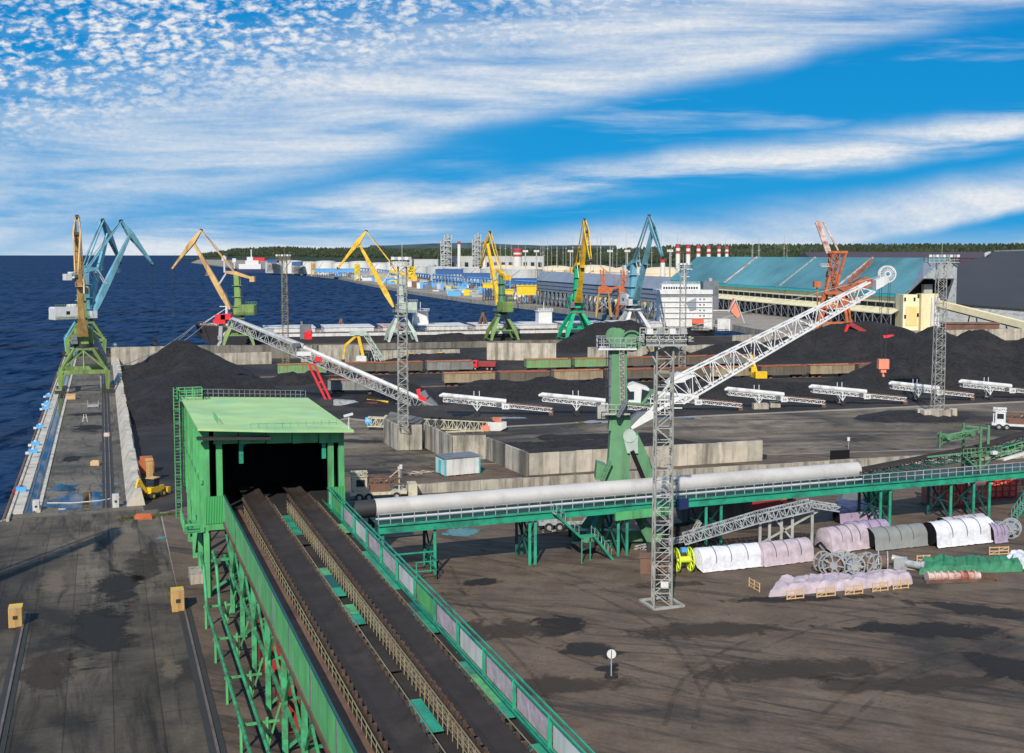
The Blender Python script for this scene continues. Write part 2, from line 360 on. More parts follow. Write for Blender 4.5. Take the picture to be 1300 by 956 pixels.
def softmat(name,col_,rough,spec,edge=.35,dens=1.0):
    m,n,L,b=nodes(name); b.inputs['Base Color'].default_value=(*col_,1); b.inputs['Roughness'].default_value=rough; b.inputs['Specular IOR Level'].default_value=spec
    tc=N(n,'TexCoord'); g=N(n,'NewGeometry'); ln=N(n,'VectorMath',operation='LENGTH'); L.new(tc.outputs['Object'],ln.inputs[0])
    nz=fn(n,L,g.outputs['Position'],.35,8,.62,.8); nf=fn(n,L,g.outputs['Position'],2.0,6,.7)
    r=mathn(n,L,'ADD',ln.outputs['Value'],mathn(n,L,'MULTIPLY',mathn(n,L,'SUBTRACT',nz,.5),2.2)); r=mathn(n,L,'ADD',r,mathn(n,L,'MULTIPLY',mathn(n,L,'SUBTRACT',nf,.5),edge))
    a=ramp(n,L,r,.72-edge*.3,.72+edge*.3,dens,0); tr=N(n,'BsdfTransparent'); mx=N(n,'MixShader'); L.new(a,mx.inputs[0]); L.new(tr.outputs[0],mx.inputs[1]); L.new(b.outputs[0],mx.inputs[2])
    L.new(mx.outputs[0],n['Material Output'].inputs['Surface'])
softmat('puddle',(.006,.008,.012),.03,.8,.06); softmat('teal_puddle',(.02,.14,.12),.08,.5,.08); softmat('wet',(.024,.022,.022),.7,.15,.5,.8); softmat('asphalt_patch',(.028,.026,.025),.8,.2,.5,.85)
m,n,L,b=nodes('water_slot'); b.inputs['Base Color'].default_value=(.006,.008,.012,1); b.inputs['Roughness'].default_value=.03
def blob(name,cx,cy,rx,ry,mat,z=.09,seed=0,rz=None,px=True,amp=.25):
    """irregular ground patch (noisy edge in its material); centre in photo pixels or metres"""
    c=P(cx,cy) if px else Vector((cx,cy,0)); rz=-AU if rz is None else rz
    mb=MB(); k=1.5; mb.add([(math.cos(2*math.pi*i/24)*k,math.sin(2*math.pi*i/24)*k,0) for i in range(24)],[tuple(range(24))])
    ob=struct(name,mb,'asphalt_patch' if mat=='asphalt_dark' else mat); ob.location=(c.x,c.y,z); ob.rotation_euler=(0,0,rz); ob.scale=(rx,ry,1); return ob
def puddle(s,w,rs,rw,mat='puddle',seed=1,z=.085,amp=.25):
    p=W(s,w); return blob('puddle',p.x,p.y,rw*1.15,rs*1.15,mat,z,seed,rz=AU,px=False)
puddle(162,-3.4,6.5,5.2,seed=2); puddle(171.5,-5.8,3.4,2.2,seed=5,amp=.45); puddle(172,.2,2.5,1.6,seed=9,amp=.45); puddle(196,-5.5,3,1.6,'wet',11); puddle(230,-2.5,5,3.5,'wet',12); puddle(250,-3,3,5,'wet',14)
blob('puddle',586,675,3.1,2.6,'teal_puddle',.05,3,amp=.4); blob('puddle',204,683,.8,.8,'teal_puddle',.05,4)
blob('puddle',690,571,4,1.2,'puddle',.05,6,rz=.1); blob('puddle',755,536,5.5,2.2,'puddle',.05,8,rz=.1); blob('puddle',640,531,5,1.6,'puddle',.05,13,rz=.1); blob('puddle',860,531,7,1.2,'puddle',.05,15,rz=0)
blob('damp_patch',712,796,3.3,3.3,'wet',.045,21,amp=.35); blob('damp_patch',748,826,3.3,2.4,'asphalt_dark',.05,23,amp=.3); blob('damp_patch',770,850,1.3,1.0,'wet',.055,24)
blob('damp_patch',1180,800,9,2.6,'wet',.045,31,rz=-.1,amp=.45); blob('damp_patch',1240,775,7,2.4,'asphalt_dark',.045,33,rz=-.4,amp=.5); blob('damp_patch',1290,850,5,4,'wet',.045,35,amp=.5); blob('damp_patch',1020,760,9,1.2,'wet',.045,38,rz=.1,amp=.4)
blob('damp_patch',125,800,3.4,9,'asphalt_dark',.05,41,rz=AU,amp=.5); blob('damp_patch',150,745,2.6,7,'asphalt_dark',.05,43,rz=AU,amp=.5)
blob('damp_patch',610,740,3,1.5,'wet',.05,45,rz=.4,amp=.5); blob('damp_patch',470,600,5,2,'asphalt_dark',.05,46,rz=.2,amp=.5); blob('damp_patch',440,560,9,2.4,'asphalt_dark',.05,47,rz=-.1,amp=.5)
softmat('dust_patch',(.24,.19,.14),.9,.1,.7,.45); softmat('brown_stain',(.055,.043,.034),.85,.2,.7,.7)
for i,(px,py,rx,ry) in enumerate(((705,722,4.5,1.8),(640,735,5,1.6),(780,712,3.5,1.2),(520,590,7,2.2),(470,570,6,3),(600,598,5,1.5),(930,552,13,3.5),(1050,545,14,4),(1130,563,12,3),(880,535,16,2.5),(1200,540,14,3),(1010,735,5,1.5),(1240,745,6,1.8),(760,745,5,1.5))):
    blob('dust_patch',px,py,rx,ry,'dust_patch',.047,i,rz=.15)
for i,(px,py,rx,ry) in enumerate(((640,800,6,3),(900,800,8,2.5),(1000,850,9,3),(560,640,5,2),(850,742,4,1.4),(60,850,2.5,6),(180,720,2.2,7),(1150,870,9,2),(700,870,7,2))):
    blob('oil_stain',px,py,rx,ry,'brown_stain',.05,i,rz=.1 if px>300 else AU)
for i,(px,py,rx,ry) in enumerate(((110,690,1.8,6),(70,740,1.6,5),(160,690,1.5,5),(215,850,1,3))): blob('dust_patch',px,py,rx,ry,'dust_patch',.053,i+40,rz=AU)
# tyre tracks: pairs of worn bands following curved paths
m,n,L,b=nodes('tyre_mark'); b.inputs['Base Color'].default_value=(.04,.033,.028,1); b.inputs['Roughness'].default_value=.9; g_=N(n,'NewGeometry')
a=ramp(n,L,fn(n,L,g_.outputs['Position'],.5,7,.7,.5),.4,.66,0,.4); tr=N(n,'BsdfTransparent'); mx=N(n,'MixShader'); L.new(a,mx.inputs[0]); L.new(tr.outputs[0],mx.inputs[1]); L.new(b.outputs[0],mx.inputs[2]); L.new(mx.outputs[0],n['Material Output'].inputs['Surface'])
def track(pts,z,wd=.42,gap=2.0):
    ps=[P(*p) for p in pts]; q=[]
    for i in range(len(ps)-1):
        p0,p1,p2,p3=ps[max(i-1,0)],ps[i],ps[i+1],ps[min(i+2,len(ps)-1)]
        for k in range(10):
            t=k/10; q.append(.5*((2*p1)+(p2-p0)*t+(2*p0-5*p1+4*p2-p3)*t*t+(-p0+3*p1-3*p2+p3)*t**3))
    for o in(-gap/2,gap/2):
        mb=MB(); vs=[]
        for i in range(len(q)):
            d=(q[min(i+1,len(q)-1)]-q[max(i-1,0)]); d.z=0; d.normalize(); nn=Vector((-d.y,d.x,0))
            vs+=[q[i]+nn*(o-wd/2)+UP*z,q[i]+nn*(o+wd/2)+UP*z]
        mb.add(vs,[(2*i,2*i+1,2*i+3,2*i+2) for i in range(len(q)-1)]); struct('tyre_tracks',mb,'tyre_mark')
for i,t_ in enumerate(([(560,745),(640,790),(760,840),(900,880)],[(600,700),(720,735),(850,800),(920,900)],[(1330,790),(1230,830),(1130,860),(1040,930)],[(1330,770),(1180,775),(1040,790),(900,850),(860,930)],
     [(440,575),(560,600),(520,580),(450,548)],[(980,580),(1080,560),(1200,530),(1330,515)],[(960,545),(1060,548),(1180,570),(1300,552)],[(560,720),(590,780),(660,860),(700,940)])):
    track(t_,.056+i*.003)
# rails, kerbs
def strip(name,s0,s1,w,wd,z0,z1,mat):
    mb=MB(); mb.extr([W(s0,w-wd/2,z0),W(s0,w+wd/2,z0),W(s0,w+wd/2,z1),W(s0,w-wd/2,z1)],U*(s1-s0)); return mb
struct('water_channel',strip('',156,430,-9.45,1.5,.061,.075,''),'water_slot')
for nm,s0,s1,w in (('crane_rail',156,430,-9.9),('crane_rail',156,430,-9.0),('crane_rail',156,430,.4),('crane_rail',156,430,-.25),('crane_rail',-40,112,-7.4),('crane_rail',-40,112,6.6-.15)):
    struct(nm,strip('',s0,s1,w,.18,.05,.2,''),'steel_rail')
for s0,s1,w,wd in ((156,430,.1,1.6),(-40,112,-7.4,1.0),(-40,112,6.45,1.1)):
    struct('rail_bed',strip('',s0,s1,w,wd,.04,.09,''),'asphalt_dark')
struct('kerb',strip('',156,430,-10.9,1.3,.05,.22,''),'conc_top')
struct('kerb',strip('',156,430,-8.4,.45,.05,.25,''),'conc_top')
struct('kerb',strip('',152,430,-11.75,.35,.05,.42,''),'conc_top')
mb=MB(); mb.tube(W(150,-12.4,-.2),W(430,-12.4,-.2),.22,8); single('fender_pipe','rusty fender pipe along the seaward edge of the pier','fender pipe',mb,'rust_brown',W(150,-12.4,0))
# ================================================================ coal piles
def pile(label,ridges,name='coal_pile',step=.8,clip=None,mat='coal',amp=.35,group='coal piles in the yard',spread=None):
    pts=[]
    for a,b,sl in ridges: pts.append((PY(*a),PY(*b),sl))
    hs=[max(a.z/s,b.z/s) for a,b,s in pts]
    x0=min(min(a.x,b.x)-h for (a,b,s),h in zip(pts,hs))-2; x1=max(max(a.x,b.x)+h for (a,b,s),h in zip(pts,hs))+2
    y0=min(min(a.y,b.y)-h for (a,b,s),h in zip(pts,hs))-2; y1=max(max(a.y,b.y)+h for (a,b,s),h in zip(pts,hs))+2
    nx=int((x1-x0)/step)+1; ny=int((y1-y0)/step)+1; mb=MB(); vs=[];Z=[]
    for j in range(ny):
        for i in range(nx):
            x=x0+i*step; y=y0+j*step; z=-9
            for a,b,s in pts:
                dx,dy=b.x-a.x,b.y-a.y; l=dx*dx+dy*dy; t=0 if l<1e-6 else max(0,min(1,((x-a.x)*dx+(y-a.y)*dy)/l))
                qx,qy=a.x+dx*t,a.y+dy*t; d=math.hypot(x-qx,y-qy)
                ang=math.atan2(y-qy,x-qx)
                h=a.z+(b.z-a.z)*t
                hh=h-s*math.sqrt(d*d+1.2)*(1+.16*noise.noise(Vector((math.cos(ang)*2+a.x,math.sin(ang)*2,.3)))) +s*1.1
                z=max(z,hh)
            z+=(.32*amp/.35)*min(1,max(z,0)/2.5)*noise.noise(Vector((math.atan2(y-pts[0][0].y,x-pts[0][0].x)*16,math.hypot(x-pts[0][0].x,y-pts[0][0].y)*.05,7)))
            z+=amp*(noise.noise(Vector((x*.22,y*.22,1)))*1.3+noise.noise(Vector((x*.7,y*.7,4)))*.6)
            if z<.0: z=max(-.3,z*.3)
            if clip and not clip(x,y): z=-.3
            vs.append((x,y,z)); Z.append(z)
    fs=[]
    for j in range(ny-1):
        for i in range(nx-1):
            q=(j*nx+i,j*nx+i+1,(j+1)*nx+i+1,(j+1)*nx+i)
            if max(Z[k] for k in q)>-.05: fs.append(q)
    used=sorted({k for f in fs for k in f}); mp={k:i for i,k in enumerate(used)}
    mb.v=[Vector(vs[k]) for k in used]; mb.f=[tuple(mp[k] for k in f) for f in fs]
    a=pts[0][0]; return single(name,label,'coal pile',mb,mat,(a.x,a.y,0),group=group)
wallclip=lambda x,y: (x*V.x+y*V.y)>4.4
pile('biggest black coal pile at the left, heaped against the long concrete wall of the pier',
     [((227,432,288),(234,432,288),.62),((234,433,288),(300,472,262),.55),((300,472,262),(362,502,246),.45),((240,464,252),(212,500,234),.42),((184,458,285),(227,433,288),.55),((160,482,262),(196,478,255),.42),((212,500,234),(196,532,222),.34)],clip=wallclip)
pile('small cone of coal at the foot of the slim lattice mast near the left conveyor',[((362,473,292),(370,472,292),.6),((395,470,300),(385,476,296),.6)],step=.8,amp=.2)
pile('rounded coal pile behind a low grey wall, between the grey-green and the olive crane',[((555,425,418),(582,422,418),.58),((540,436,412),(600,436,412),.55)])
pile('low coal heap in front of the quay wall with yellow loaders on it',[((500,455,338),(530,449,342),.5),((530,449,342),(575,448,342),.45),((575,448,342),(610,456,336),.4),((470,464,330),(500,455,338),.4)])
pile('large coal mound beneath the light blue quay crane',[((758,410,405),(800,406,405),.62),((800,406,405),(828,420,396),.6),((735,424,398),(758,410,405),.6),((706,444,385),(735,424,398),.5)])
pile('coal mound on the right flank of the white ship deckhouse',[((835,445,350),(850,438,352),.5),((905,438,352),(935,432,352),.5)],amp=.25)
pile('row of low coal heaps behind the two leftmost white mobile conveyors',[((570,494,256),(612,482,268),.5),((612,482,268),(642,482,268),.45),((642,489,262),(697,479,272),.5),((697,479,272),(742,487,264),.45),((742,486,264),(830,488,262),.45),((760,480,275),(790,484,270),.5)])
pile('low coal heap around the left stacker tail, beside the red hopper',[((470,502,252),(520,486,268),.45),((440,503,256),(470,502,252),.3)],amp=.2)
pile('coal heap behind the lattice boom of the green tower crane',[((862,480,275),(900,486,264),.5),((900,486,264),(950,478,272),.5),((950,480,270),(1010,487,262),.45),((1010,487,262),(1090,484,266),.4)])
pile('broad coal pile below the rusty orange unloader',[((1000,428,372),(1055,412,376),.52),((1055,412,376),(1100,407,378),.52),((1100,407,378),(1135,412,374),.5),((945,440,362),(1000,428,372),.45),((1135,412,374),(1165,426,362),.45)],step=1.2)
pile('high ridge of coal along the right edge, behind the mobile conveyors',[((1110,468,282),(1150,446,286),.5),((1150,446,286),(1193,428,290),.5),((1193,428,290),(1215,440,288),.5),((1215,440,288),(1248,424,294),.52),((1248,424,294),(1290,442,288),.5),((1290,442,288),(1330,426,294),.5),((1330,426,294),(1420,430,290),.5),((1080,476,276),(1110,468,282),.4)],step=1.1)
pile('coal cone under the beige conveyor bridge at the far right',[((1232,420,370),(1246,419,370),.6),((1180,416,372),(1186,414,372),.6),((1310,425,366),(1330,422,366),.6)])
def wc(x,y):
    a=P(668,603);b=P(970,584); t=(x-a.x)/(b.x-a.x); yl=a.y+(b.y-a.y)*t
    if y<yl+.5: return False
    if x>b.x: return True
    c=P(617,582); t2=(y-a.y)/(c.y-a.y); xl=a.x+(c.x-a.x)*t2
    return x>xl+.5 and (y>c.y+.4 or x>a.x-.0 or y<c.y+.4)
pile('flat-topped coal bed filling the bay behind the tall concrete slab wall',[((650,573,185),(700,571,178),.25),((700,570,178),(880,563,184),.22),((640,562,195),(850,556,198),.22),((700,552,205),(820,550,206),.2)],clip=wc,amp=.25)
pile('small dark heap on the brown yard, in front of the pink covered goods',[((1088,778,104.5),(1104,776,105),.32),((1104,779,104),(1120,784,103),.3)],step=.35,amp=.12)
pile('dark heap in the shade beneath the pipe conveyor',[((862,664,130),(874,663,130),.75)],step=.5,amp=.15,group=None)
pile('low spill of coal beside the concrete ring at the foot of the right floodlight mast',[((1120,527,228),(1165,521,231),.16)],step=.7,amp=.1)
# ================================================================ walls
def wall(label,path,ztop,t=.35,plen=2.6,name='concrete_wall',mats=('concrete','pale_concrete','concrete','dark_concrete'),parts=True,gap=.05,cat='wall',group=None,pad=0):
    pts=[P(*p) for p in path]; th=T(name,label,cat,pts[0],world=True,group=group); one=MB(); k=0
    for a,b in zip(pts[:-1],pts[1:]):
        L=(b-a).length; n=max(1,round(L/plen))
        for i in range(n):
            p=a.lerp(b,i/n); q=a.lerp(b,(i+1)/n); d=(q-p).normalized()*gap/2
            mb=MB() if parts else one
            mb.panel(p+d,q-d,-.1,ztop+random.uniform(-.05,.05),t+random.uniform(0,.06))
            if parts: th.part('panel',mb,random.choice(mats) if len(mats)>1 else mats[0])
            k+=1
    if not parts:
        o=th.o; th.part('panels',one,mats[0])
    return th
wall('short bent concrete slab wall around the foot of a tall lattice mast',[(487,562),(504,572),(536,571)],4.3)
wall('concrete slab wall running towards the teal-trimmed cabin, left of the recess',[(538,568),(571,585)],4.1)
wall('low concrete slab wall closing the recess just behind the teal-trimmed cabin',[(571,584),(617,583)],3.9)
fb=MB(); fb.prism([(P(489,561).x,P(489,561).y+.5),(P(535,571).x-.3,P(535,571).y+.6),(P(535,571).x-.3,P(535,571).y+9),(P(489,561).x,P(489,561).y+9)],0,4.15); single('mast_footing','concrete fill block inside the bent slab wall, carrying the lattice mast','footing',fb,'dark_concrete',P(512,566))
wall('slanting concrete slab wall right of the teal-trimmed cabin',[(617,583),(668,605)],3.6)
wall('tall concrete slab wall behind the steel pipe, holding back the flat bed of coal',[(668,604),(968,585)],3.3,mats=('concrete','pale_concrete','pale_concrete','concrete','pale_concrete'))
wall('long low concrete wall running just behind the steel pipe across the yard',[(500,629),(1226,586),(1420,575)],1.35,t=.5,plen=6,parts=False,mats=('concrete',))
wall('grey quay parapet at the far left beyond the biggest coal pile',[(141,464),(212,462)],5.4,parts=False,plen=5)
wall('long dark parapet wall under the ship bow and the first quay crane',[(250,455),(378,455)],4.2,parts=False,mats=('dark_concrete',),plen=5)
wall('pale scalloped slab wall between the biggest coal pile and the slim lattice mast',[(262,464),(345,462)],3.6,parts=False,plen=6,mats=('concrete',))
wall('grey slab wall behind the yellow material handler',[(382,460),(472,459)],5.2,parts=False,plen=3,mats=('concrete',))
wall('grey slab wall behind the heap where the yellow loaders work',[(474,458),(584,456)],3.2,parts=False,plen=3,mats=('concrete',))
wall('pale slab wall in front of the olive green quay crane',[(618,457),(706,458)],5.4,parts=False,plen=2.6,mats=('pale_concrete',))
wall('slab wall right of the large coal mound, before the ship superstructure',[(746,455),(860,453),(940,450)],3.6,parts=False,plen=4,mats=('concrete',))
wall('slab wall beneath the lattice boom, before the rusty orange unloader',[(930,437),(1042,433)],3.3,parts=False,plen=4,mats=('concrete',))
wall('slab wall showing between coal cones under the beige conveyor bridge',[(1170,435),(1420,428)],4.4,parts=False,plen=5,mats=('pale_concrete',))
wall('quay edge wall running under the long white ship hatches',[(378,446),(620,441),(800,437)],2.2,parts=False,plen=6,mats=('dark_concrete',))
# pier wall: long battered concrete wall beside the deck
mb=MB(); n=46
for i in range(n):
    s0=156+i*270/n; s1=156+(i+1)*270/n-.08; j=random.uniform(-.08,.08)
    a=[W(s0,2.3,.05),W(s0,4.6+j,.05),W(s0,4.2+j,1.9+j),W(s0,3.3+j,1.95+j)]
    mb.extr(a,U*(s1-s0))
single('pier_wall','long pale ragged concrete wall between the pier deck and the biggest coal pile','wall',mb,'conc_top',W(156,3,0))
# concrete footing ring at right mast
mb=MB()
for i in range(7):
    p=P(1168+i*7,531-abs(i-3)*.3+ (i%2)); mb.box((p.x,p.y,.9),(1.5,1.5,1.8),.2*i)
single('footing_blocks','ring of pale concrete blocks around the foot of the right floodlight mast','concrete blocks',mb,'pale_concrete',P(1188,531))
for i,(px,py,l) in enumerate(((965,519,'larger pale concrete block under the fourth mobile conveyor'),(983,517,'smaller pale concrete block right of the larger one under the fourth mobile conveyor'))):
    p=P(px,py); mb=MB(); mb.box((0,0,.6),(3.2-i,1.6,1.2)); single('concrete_block',l,'concrete block',mb,'pale_concrete',p,.1,world=False,group='concrete blocks by the conveyors')
# ================================================================ railway wagons
def wagon(label,loc,rz,cm,load=True,group='open coal wagons on the sidings'):
    t=T('railway_wagon',label,'railway wagon',loc,rz,group)
    b=MB(); L,Wd=12.8,3.0
    for s in(-1,1):
        b.box((0,s*Wd/2,2.3),(L,.12,2.1))
        for i in range(13): b.box((-L/2+.25+i*(L-.5)/12,s*(Wd/2+.1),2.3),(.14,.14,2.1))
        b.box((s*L/2,0,2.3),(.12,Wd,2.1)); b.box((0,s*(Wd/2+.09),1.2),(L,.2,.22)); 
    b.box((0,0,1.2),(L,Wd-.1,.14)); t.part('body',b,cm)
    r=MB()
    for s in(-1,1): r.box((0,s*(Wd/2+.08),3.4),(L+.2,.24,.14)); r.box((s*(L/2),0,3.4),(.24,Wd,.14))
    t.part('rim',r,'rusty_orange')
    for s in(-1,1):
        g=MB(); g.box((s*4.3,0,.75),(2.6,2.1,.3)); bo=t.part('bogie',g,'dark')
        for a in(-.95,.95):
            w=MB(); w.tube((s*4.3+a,-.8,.48),(s*4.3+a,.8,.48),.1,6)
            for c in(-.75,.75): w.wheel((s*4.3+a,c,.48),(0,1,0),.48,.14,10)
            t.part('wheelset',w,'rust_brown',bo)
        w=MB(); w.box((s*(L/2+.35),0,1.05),(.6,.35,.3)); t.part('coupler',w,'dark')
    if load:
        l=MB(); vs=[];nx=12
        for i in range(nx+1):
            for j in range(5):
                e=1-abs(j-2)/2; vs.append((-L/2+.1+i*(L-.2)/nx,-1.4+j*.7,2.7+.7*e*(.6+.4*math.sin(i*1.7)**2)))
        l.add(vs,[(i*5+j,(i+1)*5+j,(i+1)*5+j+1,i*5+j+1) for i in range(nx) for j in range(4)]); t.part('coal_load',l,'coal')
    return t.o
def train(a,b,mats,labels,**k):
    A=P(*a);B=P(*b); d=(B-A).normalized(); rz=math.atan2(d.y,d.x)
    tr=MB(); nn=Vector((-d.y,d.x,0))
    for s in(-.76,.76): tr.beam(A+nn*s-d*30+UP*.14,B+nn*s+d*40+UP*.14,.1,.14)
    struct('rail_track',tr,'steel_rail')
    for i,(m,l) in enumerate(zip(mats,labels)):
        if m is None: continue
        p=A+d*(7+i*14.1); p.z=.06; wagon(l,p,rz,m,**k)
train((560,491),(1130,477),['car_tan','car_brown','car_tan','car_brown','car_brown','car_tan','car_brown','car_tan','car_brown'],
 ['leftmost tan wagon of the nearer train, behind the first two low coal heaps','brown wagon second from the left in the nearer train','tan wagon third in the nearer train, just left of the green crane tower','brown wagon of the nearer train passing behind the green crane tower','brown wagon of the nearer train behind the tall near lattice mast','tan wagon of the nearer train behind the white lattice boom','brown wagon of the nearer train behind the yellow excavator cab','bright tan wagon of the nearer train just right of the yellow excavator','rightmost brown wagon of the nearer train, half buried by the coal slope'])
train((474,476),(960,465),['car_brown','car_grey',None,'car_green','car_green','car_brown','car_brown','car_grey'],
 ['brown wagon at the left end of the farther train, behind the tall lattice mast','grey wagon second in the farther train, left of the red lorry','','left of the two bright green wagons in the farther train','right of the two bright green wagons in the farther train','brown wagon right of the green pair in the farther train','brown wagon of the farther train left of the near mast','grey wagon at the right end of the farther train'])
train((350,479),(425,477),['car_green','car_brown'],['green wagon behind the inclined grey stacker conveyor','brown wagon behind the red hopper end of the stacker'])
p=P(452,500); wagon('pale grey wagon standing alone below the inclined stacker conveyor',p,.0,'car_grey',load=False)
# ================================================================ green transfer house and belt gallery
ZD=8.5; S0=111.0; S1=135.0; WL,WR=8.6,22.2; GL,GR=10.5,20.35
mk('rust_dark',(.05,.032,.025),.7,dirt=(.14,.08,.04),da=.4,dsc=2)
t=T('transfer_house','big green transfer house with pale green roof and dark mouth, ending the belt gallery','conveyor house',W(S0,WL,0),world=True)
mb=MB(); r=[W(S0-1.0,WL-.5,16.7),W(S0-2.2,15,16.35),W(S0-2.2,WR+.5,15.95),W(S1+.3,WR+.5,16.0),W(S1+.3,WL-.5,16.75)]
mb.extr(r,-UP*.22); roof=t.part('roof',mb,'green_roof')
mb=MB()
for k in range(24): p=W(S1,WL+.2+k*(WR-WL)/23,16.7-k*.03); mb.beam(p,p+UP*.9,.07)
for h in(.45,.9): mb.beam(W(S1,WL,16.75+h),W(S1,WR,16.0+h),.06)
t.part('roof_railing',mb,'mid_grey',roof)
mb=MB()
for k in range(6): mb.beam(W(S0+1+k*.8,WL+1.5,16.8),W(S0+1+k*.8,WL+1.5,17.4),.05)
mb.beam(W(S0+1,WL+1.5,17.4),W(S0+5,WL+1.5,17.4),.05)
for k in range(12): mb.beam(W(S0-1+.0,13+k*.75,16.4),W(S0-1,13+k*.75,16.9),.05)
mb.beam(W(S0-1,13,16.9),W(S0-1,21.2,16.6),.05); t.part('snow_guard',mb,'green',roof)
mb=MB(); mb.extr([W(S0-.6,WL-.6,15.9),W(S0-.6,14.8,15.6),W(S0-.6,14.8,15.35),W(S0-.6,WL-.6,15.65)],-U*.9); t.part('door_track',mb,'dark')
# wall shells
def slab(a,b,z0,z1a,th,mat,nm,z1b=None,par=None,lab=None):
    m=MB(); z1b=z1b if z1b is not None else z1a; a=Vector(a);b=Vector(b); d=(b-a).normalized(); nn=Vector((-d.y,d.x,0))*th
    m.extr([a+UP*z0,b+UP*z0,b+UP*z1b,a+UP*z1a],nn); return t.part(nm,m,mat,par,lab)
wl=slab(W(S1,WL+.2),W(S0,WL+.2),7.2,16.5,.2,'green_panel','wall')
slab(W(S0+.3,WR-.1),W(S1,WR-.1),7.2,15.8,.2,'green_panel','wall')
slab(W(S1,WR-.3),W(S1,WL+.3),7.2,15.8,.2,'green_panel','wall')
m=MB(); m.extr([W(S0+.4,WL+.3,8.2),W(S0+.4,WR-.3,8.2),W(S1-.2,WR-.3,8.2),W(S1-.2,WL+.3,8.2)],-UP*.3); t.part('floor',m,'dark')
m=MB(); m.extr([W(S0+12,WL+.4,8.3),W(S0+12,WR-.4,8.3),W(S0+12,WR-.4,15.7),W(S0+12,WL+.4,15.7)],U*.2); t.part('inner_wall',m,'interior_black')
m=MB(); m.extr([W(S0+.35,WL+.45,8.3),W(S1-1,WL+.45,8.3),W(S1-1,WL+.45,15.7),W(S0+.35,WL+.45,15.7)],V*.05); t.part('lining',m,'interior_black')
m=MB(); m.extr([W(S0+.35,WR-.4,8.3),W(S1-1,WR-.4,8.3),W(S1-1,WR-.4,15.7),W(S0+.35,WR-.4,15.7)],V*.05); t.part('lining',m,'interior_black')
m=MB()
for i,(a,b,mt) in enumerate(((WL+1.0,11.9,0),(11.95,14.5,0),(14.55,17,0),(17.05,19.6,0),(19.65,WR-.2,0))):
    zt=16.35-(a-WL)*.045; m.extr([W(S0-.25,a,zt-1.3),W(S0-.25,b-.06,zt-1.35),W(S0-.25,b,zt-.1),W(S0-.25,a,zt-.05)],U*.2)
t.part('fascia',m,'green')
for w_,zz in ((WL+.3,16.3),(WL+1.5,15.9),(WR-.35,15.7),(WR-1.4,15.5)):
    m=MB(); m.extr([W(S0-.1,w_-.28,7.0),W(S0-.1,w_+.28,7.0),W(S0-.1,w_+.28,zz),W(S0-.1,w_-.28,zz)],U*.45); t.part('post',m,'green')
for k,w_ in enumerate((12.2,20.2)):
    m=MB(); m.extr([W(S0+.3,w_-.2,12.9),W(S0+.3,w_+.2,12.9),W(S0+.3,w_+.2,15.2),W(S0+.3,w_-.2,15.2)],U*.3); m.beam(W(S0+.4,w_,14.4),W(S0+.4,w_+.9,15.2),.1); t.part('hanging_bracket',m,'teal_green')
# outer left side: ribs, ladder cage
m=MB()
for k in range(7): m.extr([W(S0+.2+k*3.9,WL-.35,6.5),W(S0+.5+k*3.9,WL-.35,6.5),W(S0+.5+k*3.9,WL-.35,16.3),W(S0+.2+k*3.9,WL-.35,16.3)],V*.38)
m.extr([W(S0,WL-.28,11.2),W(S1,WL-.28,11.2),W(S1,WL-.28,11.6),W(S0,WL-.28,11.6)],V*.2)
t.part('wall_rib',m,'green')
m=MB(); s_=S1-1.2
for w_ in(WL-1.3,WL-.7): m.beam(W(s_,w_,3),W(s_,w_,18),.09)
for k in range(42): m.beam(W(s_,WL-1.3,3+k*.36),W(s_,WL-.7,3+k*.36),.04)
for k in range(9): m.ring(W(s_-.35,WL-1.0,5+k*1.5),UP,.42,.05,8)
t.part('ladder',m,'green')
m=MB(); m.rail([W(S1-3,WL-.9,16.7),W(S1-3,WL+1.8,16.7),W(S1,WL+1.8,16.7),W(S1,WL-.9,16.7),W(S1-3,WL-.9,16.7)],1.1,.8,.05); m.extr([W(S1-3,WL-.9,16.6),W(S1-3,WL-.5,16.6),W(S1,WL-.5,16.6),W(S1,WL-.9,16.6)],UP*.08); t.part('roof_landing',m,'green')
m=MB(); m.beam(W(S0-1.7,WR+.1,15.9),W(S0-1.7,WR+.1,17.5),.07); m.beam(W(S0-1.7,WR-.4,17.3),W(S0-1.7,WR+.5,17.5),.28,.2); m.beam(W(S0-1.0,WR,15.9),W(S0-1.7,WR+.1,16.9),.05); t.part('floodlight',m,'clean_white')
# platforms left
m=MB()
for z in(7.0,6.3): m.extr([W(S0+1,WL-1.8,z),W(S0+1,WL+3,z),W(S0+1,WL+3,z+.2),W(S0+1,WL-1.8,z+.2)],U*.2)
m.extr([W(S0+1,WL-1.8,6.35),W(S0+6,WL-1.8,6.35),W(S0+6,WL-.1,6.35),W(S0+1,WL-.1,6.35)],UP*.1)
m.rail([W(S0+1,WL-1.8,6.5),W(S0+6,WL-1.8,6.5)],1.2,.9,.05)
t.part('platform',m,'green')
for s_ in(S0+.6,S0+8,S0+16,S1-.6):
    for w_ in(WL+.3,WR-.3):
        m=MB(); m.beam(W(s_,w_,0),W(s_,w_,7.4),.55); t.part('leg',m,'green')
for w_ in(WL+.3,WR-.3):
    m=MB()
    for a,b in((S0+.6,S0+8),(S0+8,S0+16),(S0+16,S1-.6)):
        m.beam(W(a,w_,.5),W(b,w_,6.8),.2); m.beam(W(a,w_,6.8),W(b,w_,.5),.2)
    m.beam(W(S0,w_,7.1),W(S1,w_,7.1),.4); t.part('bracing',m,'dark_teal')
